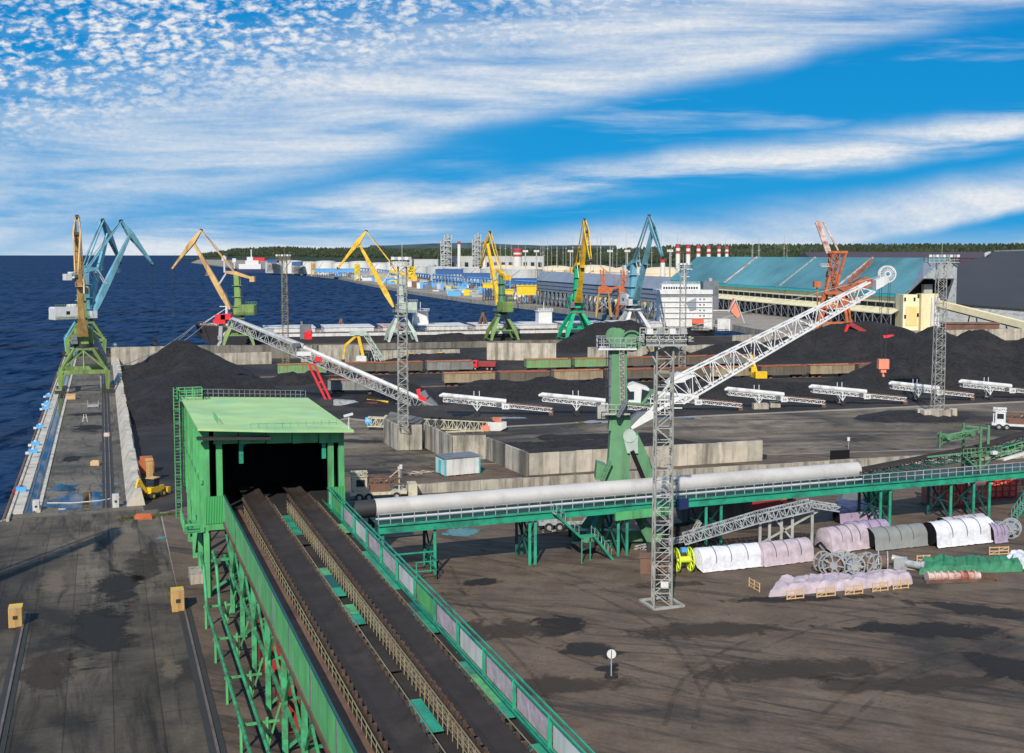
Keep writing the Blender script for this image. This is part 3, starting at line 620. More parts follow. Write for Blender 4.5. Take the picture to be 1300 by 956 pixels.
m=MB(); m.beam(W(S0+.6,WL,3.6),W(S0+.6,WR,3.6),.25); m.beam(W(S0+.6,WL,.5),W(S0+.6,15,3.5),.2); m.beam(W(S0+.6,WR,.5),W(S0+.6,15,3.5),.2); t.part('bracing',m,'green_frame')
for s_ in(S0+7,):
    m=MB(); m.box(tuple(W(s_,WL-.2,.5)),(1.6,3.2,1.0),AU); t.part('footing',m,'pale_concrete')
# ---- gallery
G0,G1=-6.0,112.5
g=T('belt_gallery','long green elevated gallery carrying two dark belts from the foreground to the transfer house','conveyor gallery',W(S0,GL,0),world=True)
def gl(s0,s1,w0,w1,z0,z1,mat,nm,par=None,lab=None,kind=None):
    m=MB(); m.extr([W(s0,w0,z0),W(s0,w1,z0),W(s0,w1,z1),W(s0,w0,z1)],U*(s1-s0)); return g.part(nm,m,mat,par,lab,kind)
gl(G0,G1,GL+.1,GR-.05,ZD-.5,ZD-.32,'belt','deck')
for a,b in ((13.9,14.6),(16.9,17.6),(10.7,12.2)): gl(G0,G1-.5,a-.3 if a>11 else a,b,ZD-.31,ZD-.27,'rust_brown','deck_plate')
x=G0
while x<S0-.3:      # left side panels
    e=min(x+7.6,S0-.3); pn=gl(x+.03,e-.03,GL-.08,GL,7.55,10.0,'green_panel','side_panel')
    m=MB(); m.extr([W(e-.1,GL-.14,7.5),W(e+.1,GL-.14,7.5),W(e+.1,GL-.14,10.02),W(e-.1,GL-.14,10.02)],V*.1); g.part('panel_joint',m,'mid_grey',pn); x+=7.6
gl(G0,S0-.3,GL-.1,GL+.04,10.0,10.1,'dark_teal','capping')
gl(G0,S0-.3,GL-.2,GL+.12,7.2,7.55,'rust_brown','edge_beam')
m=MB(); m.extr([W(S0-.45,WL+.1,7.4),W(S0-.45,GL-.05,7.4),W(S0-.45,GL-.05,10.0),W(S0-.45,WL+.1,10.0)],U*.25); g.part('corrugated_end',m,'green_corr')
m=MB(); m.extr([W(S0-.55,WL+.1,6.8),W(S0-.55,GL,6.8),W(S0-.55,GL,7.35),W(S0-.55,WL+.1,7.35)],U*.3); g.part('edge_beam',m,'green')
m=MB(); m.extr([W(S0-.45,GR+.1,7.6),W(S0-.45,WR-.1,7.6),W(S0-.45,WR-.1,10.1),W(S0-.45,GR+.1,10.1)],U*.25); g.part('corrugated_end',m,'green_corr')
# belts
for nm,a,b in(('left',12.6,14.6),('right',17.0,18.8)):
    m=MB(); ax=[a,a+(b-a)*.28,a+(b-a)*.72,b]; zz=[ZD+.62,ZD+.42,ZD+.42,ZD+.62]
    m.extr([W(G0,ax[i],zz[i]) for i in range(4)]+[W(G0,ax[i],zz[i]-.05) for i in(3,2,1,0)],U*(G1+8-G0)); bl=g.part('belt',m,'belt')
    m=MB()
    for w_ in(a-.12,b+.12): m.beam(W(G0,w_,ZD+.28),W(G1,w_,ZD+.28),.1,.25)
    k=G0+.5
    while k<S0+3:
        for w_ in(a-.13,b+.13): m.box(tuple(W(k,w_,ZD+.55)),(.2,.26,.34),AU)
        k+=1.15
    g.part('belt_frame',m,'rust_dark')
    m=MB(); k=G0
    for w_ in((a-.42,b+.42)):
        k=G0
        while k<S0-1: m.beam(W(k,w_,ZD-.3),W(k,w_,ZD+.5),.04,cap=False); k+=1.15
        m.beam(W(G0,w_,ZD+.5),W(S0-1,w_,ZD+.5),.05); m.beam(W(G0,w_,ZD+.15),W(S0-1,w_,ZD+.15),.035)
    g.part('guard_rail',m,'gold_brown')
m=MB()
for w_ in(16.25,):   # tall yellow-brown mesh guard left of right belt
    k=G0
    while k<S0-1:
        m.beam(W(k,w_,ZD-.3),W(k,w_,ZD+.75),.05,cap=False); k+=.9
    for z in(.1,.42,.75): m.beam(W(G0,w_,ZD+z),W(S0-1,w_,ZD+z),.04)
g.part('mesh_guard',m,'gold_brown')
random.seed(3); k=G0
cover=['green','teal_green','dark_teal','belt','teal_green','green']
for a,b,frm in((15.1,16.05,G0),(19.35,20.15,G0)):
    k=frm; i=0
    while k<S0-4:
        l=random.choice((2.2,3.4,4.6)); 
        if random.random()<.6 or k<45:
            m=MB(); z=ZD-.12+random.uniform(0,.05); m.extr([W(k,a,z),W(k,b,z),W(k,b,z+.06),W(k,a,z+.06)],U*(l-.12))
            g.part('cover_plate',m,random.choice(cover[:5]))
        k+=l; i+=1
# right screen wall with pale panels
k=G0;i=0
while k<S0-.6:
    e=min(k+5.2,S0-.5); pn=gl(k+.25,e-.15,GR+.12,GR+.18,ZD+.1,9.85,('tarp_pink','white','tarp_pink','green_panel','white','tarp_pink')[i%6],'screen_panel',lab=None)
    m=MB()
    for s_ in(k,): m.beam(W(s_,GR,ZD-.4),W(s_,GR,10.15),.2)
    g.part('screen_post',m,'teal_green'); k+=5.2;i+=1
m=MB()
for z,w_ in((10.1,GR),(8.55,GR),(8.2,GR)): m.beam(W(G0,w_,z),W(S0-.5,w_,z),.12)
m.beam(W(G0,GR-.55,9.0),W(S0-.5,GR-.55,9.0),.08)
m.beam(W(G0,GR+.35,10.15),W(S0-.5,GR+.35,10.15),.1)
g.part('screen_rail',m,'teal_green')
gl(G0,S0-.5,GR-.05,GR+.45,7.2,8.0,'dark_teal','edge_beam')
# trestles
k=10
while k<S0-2:
    for w_ in(GL+.15,GR-.1):
        m=MB(); m.beam(W(k,w_,0),W(k,w_,7.6),.4); g.part('trestle_leg',m,'green_frame')
    m=MB(); m.beam(W(k,GL+.2,7.4),W(k,GR-.2,7.4),.35); m.beam(W(k,GL+.2,.4),W(k,GR-.2,7.2),.18); m.beam(W(k,GR-.2,.4),W(k,GL+.2,7.2),.18); m.beam(W(k,GL+.2,3.8),W(k,GR-.2,3.8),.2)
    g.part('trestle_bracing',m,'green_frame')
    m=MB(); m.beam(W(k,GL+.15,3.6),W(k+7.5,GL+.15,7.0),.16); m.beam(W(k,GL+.15,3.6),W(k-3,GL+.15,7.0),.16); m.beam(W(k,GL+.15,3.4),W(k+8,GL+.15,3.4),.2); g.part('side_bracing',m,'green_frame')
    k+=8
# low twin pipes with brackets on the left side
pr=T('pipe_rack','pair of green pipes on low brackets beside the left legs of the belt gallery','pipe rack',W(100,8.2,0),world=True)
for w_ in(7.9,9.0):
    m=MB(); m.path([W(20,w_,2.2),W(101,w_,2.2),W(103.5,w_,5.2),W(107,w_,5.6)],.14,8); pr.part('pipe',m,'green_frame')
for k in range(30,104,9):
    m=MB()
    for w_ in(7.9,9.6): m.beam(W(k,w_,0),W(k,w_,2.3),.18)
    m.beam(W(k,7.7,2.0),W(k,10.4,2.0),.16); m.beam(W(k,9.6,.2),W(k,10.5,3.2),.12); pr.part('bracket',m,'green')
# red plates under the gallery
for s_,l in((92,'dark red steel container standing between the legs under the belt gallery, nearer the house'),(80,'dark red steel container between the legs under the belt gallery, nearer the camera')):
    th=T('container',l,'container',W(s_,12.4,0),AU+R(90)); m=MB(); m.box((0,0,1.35),(6,2.3,2.4)); bd=th.part('body',m,'dark_red'); m=MB()
    for i in range(11): m.box((-2.8+i*.56,-1.17,1.35),(.16,.08,2.2))
    m.box((0,-1.16,2.5),(5.9,.08,.12)); m.box((0,-1.16,.2),(5.9,.08,.12))
    th.part('rib_plates',m,'rusty_orange',bd)
# ================================================================ pipe conveyor gallery
A=P(550,728); B=P(1121,670); dv=(B-A).normalized(); nv=Vector((-dv.y,dv.x,0)); 
def Q(l,n_=0,z=0): return A+dv*l+nv*n_+UP*z
def lpx(px,z=5.0,n_=0):     # length along the gallery for a pixel column
    k=(px-CX)/F; o=A+nv*n_; # X = k*(Y*cp-(z-H)*sp)
    return (k*((o.y)*cp-(z-H)*sp)-o.x)/(dv.x-k*dv.y*cp)
LZ0,LZ1=lpx(478),lpx(1096)
pg=T('pipe_conveyor','long grey steel pipe conveyor on a teal green bridge crossing the yard','pipe conveyor',A,world=True)
m=MB(); 
segs=10
for i in range(segs):
    a=LZ0+.2+i*(LZ1-LZ0)/segs; b=LZ0+.2+(i+1)*(LZ1-LZ0)/segs-.04; m.tube(Q(a,1.6,7.0),Q(b,1.6,7.0),.95,24); m.tube(Q(b-.06,1.6,7.0),Q(b+.06,1.6,7.0),.985,24)
pg.part('pipe_casing',m,'pipe_steel',smooth=True)
m=MB(); m.tube(Q(LZ0-3.4,1.6,6.95),Q(LZ0+.3,1.6,7.0),.92,20); pg.part('pipe_casing',m,'dark',label='dark open end of the casing near the house',smooth=True)
LE=lpx(1420)
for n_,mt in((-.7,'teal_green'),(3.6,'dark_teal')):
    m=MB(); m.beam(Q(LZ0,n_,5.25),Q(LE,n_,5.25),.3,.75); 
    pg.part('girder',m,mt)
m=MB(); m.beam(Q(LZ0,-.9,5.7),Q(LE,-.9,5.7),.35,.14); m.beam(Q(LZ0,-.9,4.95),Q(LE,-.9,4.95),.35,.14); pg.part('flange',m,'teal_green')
m=MB(); m.extr([Q(LZ0,-.7,5.6),Q(LZ0,3.6,5.6),Q(LZ0,3.6,5.7),Q(LZ0,-.7,5.7)],dv*(LE-LZ0)); pg.part('walkway',m,'dark_teal')
m=MB(); m.rail([Q(LZ0,-.85,5.8),Q(LE,-.85,5.8)],1.05,1.25,.035); pg.part('handrail',m,'grey')
m=MB(); m.beam(Q(LZ0,.3,6.15),Q(LZ1,.3,6.15),.12,.12); pg.part('white_service_pipe',m,'clean_white')
m=MB(); m.beam(Q(lpx(775),-1.2,4.6),Q(lpx(843),-1.2,4.75),.3,.9); pg.part('green_sheet',m,'green')
m=MB(); m.beam(Q(lpx(853),-1.05,5.3),Q(lpx(868),-1.05,5.35),.2,1.2); pg.part('navy_box',m,'navy')
m=MB(); p=Q(lpx(860,7.4),.55,7.5); m.box(tuple(p),(.8,.06,.6),math.atan2(dv.y,dv.x)); pg.part('patch_plate',m,'tarp_grey')
def bent(px,n0=-.6,n1=3.4,mt='teal_green',w=.3,zt=5.0):
    l=lpx(px)
    for n_ in(n0,n1):
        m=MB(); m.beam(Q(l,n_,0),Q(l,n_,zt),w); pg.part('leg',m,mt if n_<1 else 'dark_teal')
    m=MB(); m.beam(Q(l,n0,.4),Q(l,n1,zt-.3),.16); m.beam(Q(l,n1,.4),Q(l,n0,zt-.3),.16); m.beam(Q(l,n0,zt*.5),Q(l,n1,zt*.5),.14); pg.part('leg_bracing',m,'dark_teal')
for px in(484,550,670,677,782,793,893,912,1114,1126,1203,1232,1252,1330): bent(px)
m=MB(); l0,l1=lpx(484),lpx(550)
m.beam(Q(l0,-.6,2.5),Q(l1,-.6,2.5),.14); m.beam(Q(l0,3.4,3.3),Q(l1,3.4,3.3),.14); m.rail([Q(l0+3,-2.4,.1),Q(l1-.3,-2.4,.1)],1.9,2,.05); m.rail([Q(l1-.3,-2.4,.1),Q(l1-.3,2.4,.1)],1.9,2,.05)
pg.part('lower_fence',m,'teal_green')
# stairs
def stairs(th,l0,l1,z0,z1,n_=-1.6,w=.9,mat='teal_green'):
    m=MB()
    for o in(-w/2,w/2):
        m.beam(Q(l0,n_+o,z0),Q(l1,n_+o,z1),.1,.26); m.beam(Q(l0,n_+o,z0+1),Q(l1,n_+o,z1+1),.06)
    th.part('stringer',m,mat); m=MB(); k=max(4,int(abs(z0-z1)/.24))
    for i in range(k+1):
        t_=i/k; p=Q(l0+(l1-l0)*t_,n_,z0+(z1-z0)*t_); m.beam(p-nv*w/2,p+nv*w/2,.26,.04)
        if i%2==0:
            for o in(-w/2,w/2): q_=Q(l0+(l1-l0)*t_,n_+o,z0+(z1-z0)*t_); m.beam(q_,q_+UP,.05,cap=False)
    th.part('steps',m,'grey')
st=T('steel_stairs','teal green steel stairs coming down from the pipe conveyor bridge to the yard','stairs',Q(lpx(740),-1.7,0),world=True)
stairs(st,lpx(697),lpx(728,2.6),5.6,2.9); m=MB(); la=lpx(728,2.6); m.extr([Q(la,-2.1,2.8),Q(la,-1.1,2.8),Q(la+1.6,-1.1,2.8),Q(la+1.6,-2.1,2.8)],UP*.12); m.beam(Q(la+.1,-2.0,0),Q(la+.1,-2.0,2.8),.12); m.beam(Q(la+1.5,-1.1,0),Q(la+1.5,-1.1,2.8),.12); st.part('landing',m,'teal_green')
stairs(st,la+1.6,lpx(768,0),2.8,.1)
st=T('steel_stairs','teal green steel stairs at the right edge, rising to the pipe conveyor bridge','stairs',P(1275,668),world=True)
stairs(st,lpx(1272,0),lpx(1312,5),.1,5.6,n_=-2.0)
# green open conveyor drive frame and rising belt at right
dr=T('belt_drive','green steel drive frame with pulleys on the bridge at the right, beneath the rising belt','conveyor drive',Q(lpx(1240,6),1.5,5.7),world=True)
a=lpx(1244,7)
m=MB()
for o in(0,3.0): m.beam(Q(a,o,5.8),Q(a,o,11.6),.28)
m.beam(Q(a-1.4,0,7.9),Q(a+5,0,7.9),.25); m.beam(Q(a-8,.2,8.2),Q(a,.2,8.4),.2,.18); m.beam(Q(a-5,1.5,10.4),Q(a+1,1.5,11.0),.18); m.beam(Q(a-5,1.5,8.9),Q(a-5,1.5,11.0),.2); m.truss(Q(a-5,1.5,10.0),Q(a,1.5,10.4),.8,.6,5,.08,.06); m.rail([Q(a-3,-.4,8.0),Q(a+3,-.4,8.0)],1,.6,.03)
m.beam(Q(a+2.6,1.5,7.4),Q(a+2.6,1.5,11.4),.3); m.beam(Q(a-1,1.5,11.5),Q(a+2.6,1.5,11.0),.2)
m.beam(Q(a,0,6),Q(a+2.4,0,7.9),.16); m.beam(Q(a,0,6),Q(a-2.4,0,7.9),.16)
dr.part('frame',m,'moss_green')
for k,(x_,z_) in enumerate(((a-4.4,10.4),(a+.2,6.6),(a-.6,10.6))):
    m=MB(); m.tube(Q(x_,.6,z_),Q(x_,2.4,z_),.36,14); dr.part('pulley',m,'moss_green')
m=MB(); p=Q(a+1.6,-.6,8.3); m.box(tuple(p),(.7,.5,.4),.3); dr.part('lamp_box',m,'clean_white')
rb=T('rising_belt','dark coal belt rising to the right behind the green drive frame','conveyor belt',Q(LZ1,1.6,6),world=True)
m=MB(); m.extr([Q(LZ1-1,.7,6.7),Q(LZ1-1,2.6,6.7),Q(a+1,2.6,8.6),Q(a+1,.7,8.6)],UP*.12); m.extr([Q(a+1,.7,8.6),Q(a+1,2.6,8.6),Q(LE+12,2.6,14.5),Q(LE+12,.7,14.5)],UP*.12); rb.part('belt',m,'belt')
m=MB(); m.truss(Q(LZ1,1.6,6.2),Q(a+1,1.6,7.9),2.4,.7,18,.1,.07); m.truss(Q(a+1,1.6,7.6),Q(LE+12,1.6,13.7),2.4,1.3,16,.14,.08); rb.part('frame',m,'dark_teal')
m=MB(); k=LZ1
while k<a: m.box(tuple(Q(k,.6,6.9+(k-LZ1)/(a-LZ1)*1.8)),(.2,.22,.2),.2); k+=1.5
rb.part('idler_brackets',m,'rust_dark')
m=MB(); m.rail([Q(a+3,-.3,7.6),Q(LE+12,-.3,13.0)],1.1,1.1,.045); rb.part('handrail',m,'green')
m=MB(); m.beam(Q(a+3.2,-.5,7.3),Q(LE+12,-.5,12.6),.3); rb.part('edge_pipe',m,'clean_white')
# ================================================================ green tower crane with white lattice boom
def Zat(X,Y,py):
    y=(CY-py)/F; return H+Y*(y*cp-sp)/(cp+y*sp)
cb0=P(778,690); CYd=cb0.y
def C(px,py,dy=0): return PY(px,py,CYd+dy)
tc=T('tower_crane','tall green tower crane with a long white lattice boom reaching up to the right','crane',(C(785,690).x,CYd,0),world=True)
m=MB(); b=C(785,600); b.z=0
for i in(-1,1):
    for j in(-1,1): m.beam(b+Vector((i*4.2,j*3.5,0)),b+Vector((i*1.2,j*1.1,5.2)),.9,.9,.7,.7)
m.box((b.x,b.y,1.0),(10.5,1.2,1.2)); m.box((b.x,b.y,4.6),(5,4,1.1)); tc.part('undercarriage',m,'moss_green')
m=MB()
for i in(-1,1):
    for j in(-1,1): m.box((b.x+i*4.2,b.y+j*3.5,.5),(2.6,.9,1.0))
m.box((b.x,b.y,.5),(8.4,.3,.3)); m.box((b.x-4.2,b.y,.5),(.3,7,.3)); m.box((b.x+4.2,b.y,.5),(.3,7,.3))
tc.part('bogies',m,'dark')
def poly(pts,dy0,dy1): 
    mm=MB(); q_=[C(px,py,dy0) for px,py in pts]; mm.extr(q_,Vector((0,dy1-dy0,0))); return mm
# lower leg column widening, built as a lofted box
X1=Vector((1,0,0)); Y1=Vector((0,1,0))
def loft(st): return MB().stations([(c,X1,Y1,w,h) for c,w,h in st])
tc.part('lower_column',loft([(C(783,648),3.2,3),(C(783,612),2.5,2.6),(C(785,585),2.4,2.4),(C(786,552),2.2,2.2),(C(789,528),2.0,2.0)]),'moss_green')
tc.part('tower_column',loft([(C(783,545),2.0,2.0),(C(785,520),1.9,1.9),(C(785,470),1.75,1.75),(C(786,436),1.7,1.7)]),'moss_green')
m=MB(); m.stations([(C(775.5,530),X1,Y1,.5,1.7),(C(775.5,440),X1,Y1,.5,1.5)]); tc.part('cable_duct',m,'mid_grey')
tc.part('strut',loft([(C(800,548,-.6),1.5,1.2),(C(815,580,-.6),1.5,1.2),(C(829,625,-.6),1.5,1.2)]),'moss_green')
m=MB(); m.stations([(C(800,553,-1.3),X1,Y1,1.7,.5),(C(803,575,-1.3),X1,Y1,1.2,.5)]); m.wheel(C(799,553,-1.4),(0,1,0),.75,.5); tc.part('cylinder_joint',m,'pale_grey_green')
m=MB(); m.beam(C(802,572,-1.35),C(822,620,-1.35),.5); tc.part('hydraulic_cylinder',m,'interior_black')
m=MB(); m.truss(C(790.5,525,-1.4),C(789,445,-1.4),.6,.5,22,.05,.04); tc.part('ladder',m,'galv')
m=MB()
for y_ in(438,455,470,490,505): m.beam(C(768,y_,-.8),C(775,y_,-.8),.1)
m.beam(C(770,438,-.8),C(769,520,-.8),.07); tc.part('side_pipes',m,'dark')
# head platform
m=MB(); hp=C(784,443); m.extr([hp+Vector((-2.3,-1.6,0)),hp+Vector((2,-1.6,0)),hp+Vector((2,1.6,0)),hp+Vector((-2.3,1.6,0))],UP*.18); tc.part('head_platform',m,'clean_white')
m=MB(); m.rail([hp+Vector((-2.3,-1.6,.2)),hp+Vector((2,-1.6,.2)),hp+Vector((2,1.6,.2)),hp+Vector((-2.3,1.6,.2)),hp+Vector((-2.3,-1.6,.2))],1.15,.55,.04); tc.part('head_railing',m,'grey')
m=MB(); m.wheel(C(779,426),(0,1,0),.9,.5,18); m.wheel(C(785,425),(0,1,0),.75,.9,18); m.wheel(C(802,433),(0,1,0),1.1,.6,18); m.box(tuple(C(782,434)),(1.4,1.2,1.6)); m.beam(C(788,436),C(803,436),.5); m.ring(C(802,433,-.6),(0,1,0),1.15,.18,16); tc.part('sheave_head',m,'moss_green')
m=MB(); m.beam(C(788,430),C(788,417),.08); m.beam(C(783,419.5),C(793,419.5),.08); tc.part('wind_mast',m,'grey')
# slewing platform, cab
m=MB(); m.extr([C(768,527,-2),C(800,527,-2),C(800,527,2),C(768,527,2)],UP*.2); m.rail([C(762,526,-2),C(792,526,-2)],1.1,.8,.04); m.box(tuple(C(765,523)),(1.2,1,1.4)); tc.part('mid_platform',m,'galv')
m=MB(); m.truss(C(784,528,-2.2),C(795,508,-2.2),1,.3,7,.12,.1); tc.part('boom_stairs',m,'mid_grey')
m=MB(); m.extr([C(797,512,-1.2),C(812,514,-1.2),C(826,496,-1.2),C(824,493,-1.2),C(806,487,-1.2),C(796,491,-1.2),C(801,499,-1.2)],Y1*2.4); cab=tc.part('cab',m,'clean_white')
m=MB(); m.extr([C(813.5,512,-1.26),C(825,497,-1.26),C(815,494,-1.26)],Y1*.05); m.box(tuple(C(801,502,-1.25)),(.7,.1,.9)); tc.part('window',m,'glass',cab)
m=MB(); m.extr([C(793,513,-1.5),C(826,514.5,-1.5),C(826,512.5,-1.5),C(793,510.5,-1.5)],Y1*3); m.beam(C(815,513,-1.5),C(826,498,-1.5),.25); m.box(tuple(C(829,497,-1)),(1,.5,.5)); tc.part('cab_bracket',m,'moss_green')
# boom: four-chord lattice
tip=C(1124,353); 
bo=[C(808,532),C(850,506),C(1112,362)]
m=MB()
m.truss(C(858,497),C(1106,364),2.0,2.9,19,.19,.085,1.2,1.2)
bm_=tc.part('boom',m,'clean_white')
m=MB()
for j in(-.9,.9):
    m.beam(C(822,527,j),C(868,503,j),.3); m.beam(C(822,527,j),C(850,486,j),.26); m.beam(C(850,486,j),C(870,483,j),.3); m.beam(C(836,508,j),C(862,505,j),.2); m.beam(C(800,540,j*.6),C(830,524,j),.45,1.0)
    for x_ in(826,832,838,844): m.beam(C(x_,500,j),C(x_,526,j),.1)
    m.beam(C(822,512,j),C(870,512,j),.12); m.beam(C(822,518,j),C(866,518,j),.12)
m.extr([C(846,487,-1.0),C(868,484,-1.0),C(884,477,-1.0),C(862,474,-1.0)],Y1*2.0); tc.part('boom_foot',m,'clean_white',bm_)
m=MB(); m.extr([C(800,541,-1),C(812,530,-1),C(823,522,-1),C(810,524,-1),C(798,535,-1)],Y1*2); tc.part('boom_hinge',m,'mid_grey')
m=MB(); c_=C(1127,348); m.ring(c_,(0,1,0),.9,.12,28); m.ring(c_+Y1*.5,(0,1,0),.9,.12,28); m.ring(c_,(0,1,0),.3,.14,12)
for i in range(24):
    a_=i*math.pi/12; m.beam(c_+Vector((math.cos(a_)*.35,0,math.sin(a_)*.35)),c_+Vector((math.cos(a_)*.88,0,math.sin(a_)*.88)),.08,.05)
m.stations([(C(1110,362),Y1,UP,1.3,1.1),(C(1120,357),Y1,UP,1.1,1.1),(C(1127,356),Y1,UP,.7,.5)]); tc.part('boom_head',m,'clean_white',bm_)
m=MB()
for x_ in(1116,1119,1128,1130.5): m.beam(C(x_,360),C(1121+(x_-1122)*.35,457),.045)
tc.part('hoist_rope',m,'dark')
for dy in(-.5,.5):
    m=MB(); m.beam(C(803,434,dy),C(1120,350,dy),.05); tc.part('luffing_rope',m,'galv')
m=MB(); m.box(tuple(C(1121,462)),(1.15,.8,1.1)); m.box(tuple(C(1121,470)),(.6,.5,.5)); m.beam(C(1121,472),C(1121,478),.18); m.beam(C(1121,478),C(1123,477),.14); tc.part('hook_block',m,'salmon')
m=MB(); m.extr([C(756,609,-1.2),C(766,609,-1.2),C(770,592,-1.2),C(758,588,-1.2)],Y1*2.4); m.truss(C(764,610,-1.7),C(775,585,-1.7),.9,.3,7,.12,.1); tc.part('cable_reel_box',m,'moss_green')
# ================================================================ lattice floodlight masts
def mast(label,base,ztop,w0,w1,n,plat,mat='galv',z0=0,lamps=8,chord=.12):
    b=Vector(base); t_=T('floodlight_mast',label,'floodlight mast',(b.x,b.y,z0),world=True)
    m=MB(); m.truss((b.x,b.y,z0),(b.x,b.y+.01,ztop),w0,w0,n,chord,chord*.55,w1,w1)
    t_.part('lattice',m,mat)
    m=MB(); pw,pd=plat; m.box((b.x,b.y,ztop),(pw,pd,.15)); 
    m.rail([(b.x-pw/2,b.y-pd/2,ztop),(b.x+pw/2,b.y-pd/2,ztop),(b.x+pw/2,b.y+pd/2,ztop),(b.x-pw/2,b.y+pd/2,ztop),(b.x-pw/2,b.y-pd/2,ztop)],1.1,1.0,.045)
    for s_ in(-1,1): m.beam((b.x+s_*pw*.45,b.y,ztop),(b.x+s_*w1*.5,b.y,ztop-pw*.42),.12)
    t_.part('platform',m,mat)
    for i in range(lamps):
        x_=b.x-pw/2+.4+i*(pw-.8)/max(1,lamps-1); m=MB(); m.box((x_,b.y-pd/2-.1,ztop+1.3),(.55,.35,.5)); m.beam((x_,b.y-pd/2,ztop+.9),(x_,b.y-pd/2,ztop+1.1),.08); t_.part('lamp',m,'grey' if i%2 else 'clean_white')
    m=MB(); m.beam((b.x,b.y,ztop),(b.x,b.y,ztop+4),.07); t_.part('lightning_rod',m,mat)
    return t_,b
p=P(840,767); t_,b=mast('tall nearest lattice mast on a square steel frame beside the lime wheels',p,Zat(p.x,p.y,437),1.65,1.5,19,(3.9,3.0),lamps=4,chord=.13)
m=MB(); 
for r_ in(0,): 
    for a_,c_ in(((-1.5,-1.5),(1.5,-1.5)),((1.5,-1.5),(1.5,1.5)),((1.5,1.5),(-1.5,1.5)),((-1.5,1.5),(-1.5,-1.5))):
        q0=b+V*a_[0]+U*a_[1]+UP*.1; q1=b+V*c_[0]+U*c_[1]+UP*.1; m.beam(q0,q1,.3,.2)
t_.part('base_frame',m,'galv')
m=MB(); m.box((b.x+.1,b.y-1.05,2.2),(.7,.3,.5)); t_.part('junction_box',m,'clean_white')
zt=Zat(b.x,b.y,418)
m=MB(); m.rail([(b.x-2.4,b.y-1.2,zt-1),(b.x+1.8,b.y-1.2,zt-1)],1.2,.5,.04); m.truss((b.x-2.4,b.y,zt-.9),(b.x+2.6,b.y,zt-.9),1.6,.3,8,.08,.05)
for k in range(9): m.box((b.x-1.2+.35*k,b.y-.9,zt-.2),(.28,.3,.3))
t_.part('lamp_gantry',m,'galv')
p=P(512,542,4.15); mast('lattice mast rising from the bent slab wall, its floodlights above the far shore',p,Zat(p.x,p.y,338),1.6,1.4,26,(3.6,2.4),lamps=6,z0=4.15)
p=P(363,470); mast('slim pale lattice mast behind the inclined stacker conveyor',p,Zat(p.x,p.y,330),1.7,1.3,22,(4.6,2),mat='gold_brown',lamps=6)
p=P(866,470); mast('lattice mast in front of the white ship superstructure',p,Zat(p.x,p.y,341),1.75,1.5,22,(4.6,2.2),lamps=8)
p=P(1190,527); mast('lattice mast with a wide floodlight platform at the right, standing in the concrete block ring',p,Zat(p.x,p.y,333),2.0,1.6,26,(6.4,2.4),lamps=9)
# ================================================================ grey radial stacker with red legs
sb=P(412,514); SY=sb.y
def S(px,py,dy=0): return PY(px,py,SY+dy)
sk=T('radial_stacker','long grey inclined stacker conveyor on twin red legs, its red head reaching the quay','stacker conveyor',(S(412,500).x,SY,0),world=True)
m=MB(); m.truss(S(292,409),S(552,521),2.2,1.9,34,.2,.12); sk.part('truss',m,'grey')
m=MB(); m.tube(S(290,404),S(385,440),.65,12); sk.part('belt_cover',m,'grey',smooth=True)
m=MB(); m.tube(S(385,441),S(538,508),.5,12); sk.part('belt_cover',m,'white',label='paler half-round belt cover on the lower half',smooth=True)
for a_ in((383,402),(395,408)):
    m=MB(); m.beam(S(383,430,-1.3),S(383,408,-1.3),.4); m.box(tuple(S(388,421,-1.2)),(2.4,.5,3.2)); 
m.box(tuple(S(376,438,-1.3)),(1.6,.8,.8)); sk.part('mid_hopper',m,'mid_grey')
m=MB(); m.box(tuple(S(391,426,-1.4)),(1.6,.9,1.6),.3); m.box(tuple(S(393,422,-1.4)),(1.0,.9,1.0)); sk.part('red_motor',m,'red')
m=MB(); m.box(tuple(S(404,456,-1.5)),(1.4,.3,1.0)); sk.part('red_plate',m,'red')
m=MB(); m.box(tuple(S(386,449,-1.5)),(3.2,.2,.9),0); sk.part('white_plate',m,'clean_white')
m=MB(); m.box(tuple(S(281,405)),(2.2,2.2,2.0)); m.box(tuple(S(288,402)),(2.2,2.2,1.2)); m.beam(S(276,406),S(272,409),.9); sk.part('red_head',m,'red')
m=MB(); m.beam(S(281,409),S(280,432),.8); m.beam(S(281,432),S(277,439),.6); sk.part('chute',m,'grey')
for o in(-1.3,1.3):
    m=MB(); m.beam(S(392,463,o),S(414,508,o),.42); m.beam(S(398,461,o),S(420,508,o),.42); m.beam(S(405,486,o),S(409,484,o),.3); sk.part('leg',m,'red')
m=MB(); m.box(tuple(S(415,510)),(3,3.4,1.4)); sk.part('wheel_base',m,'dark'); 
m=MB(); m.extr([S(420,516,-1.2),S(482,521,-1.2),S(482,512,-1.2),S(420,508,-1.2)],Y1*2.4); sk.part('chassis',m,'grey')
m=MB(); m.box(tuple(S(471,516,-1)),(2.9,2,1.9)); sk.part('power_unit',m,'red')
m=MB(); 
for k in range(7): m.box(tuple(S(467+k*1.5,516,-2.05)),(.1,.1,1.8))
sk.part('grille',m,'dark_red')
m=MB(); m.beam(S(466,508,0),S(493,511,0),.9,.6); sk.part('yellow_cover',m,'yellow')
m=MB(); m.box(tuple(S(497,517,2)),(4,2,1.8)); sk.part('tail_housing',m,'grey')
m=MB(); m.beam(S(533,503),S(546,515),1.8,1.2); m.beam(S(531,494),S(534,506),.9); sk.part('red_tail',m,'red')
m=MB(); m.beam(S(536,497),S(541,505),1.4); m.beam(S(542,508),S(555,520),2.2,1.9); sk.part('tail_hopper',m,'mid_grey')
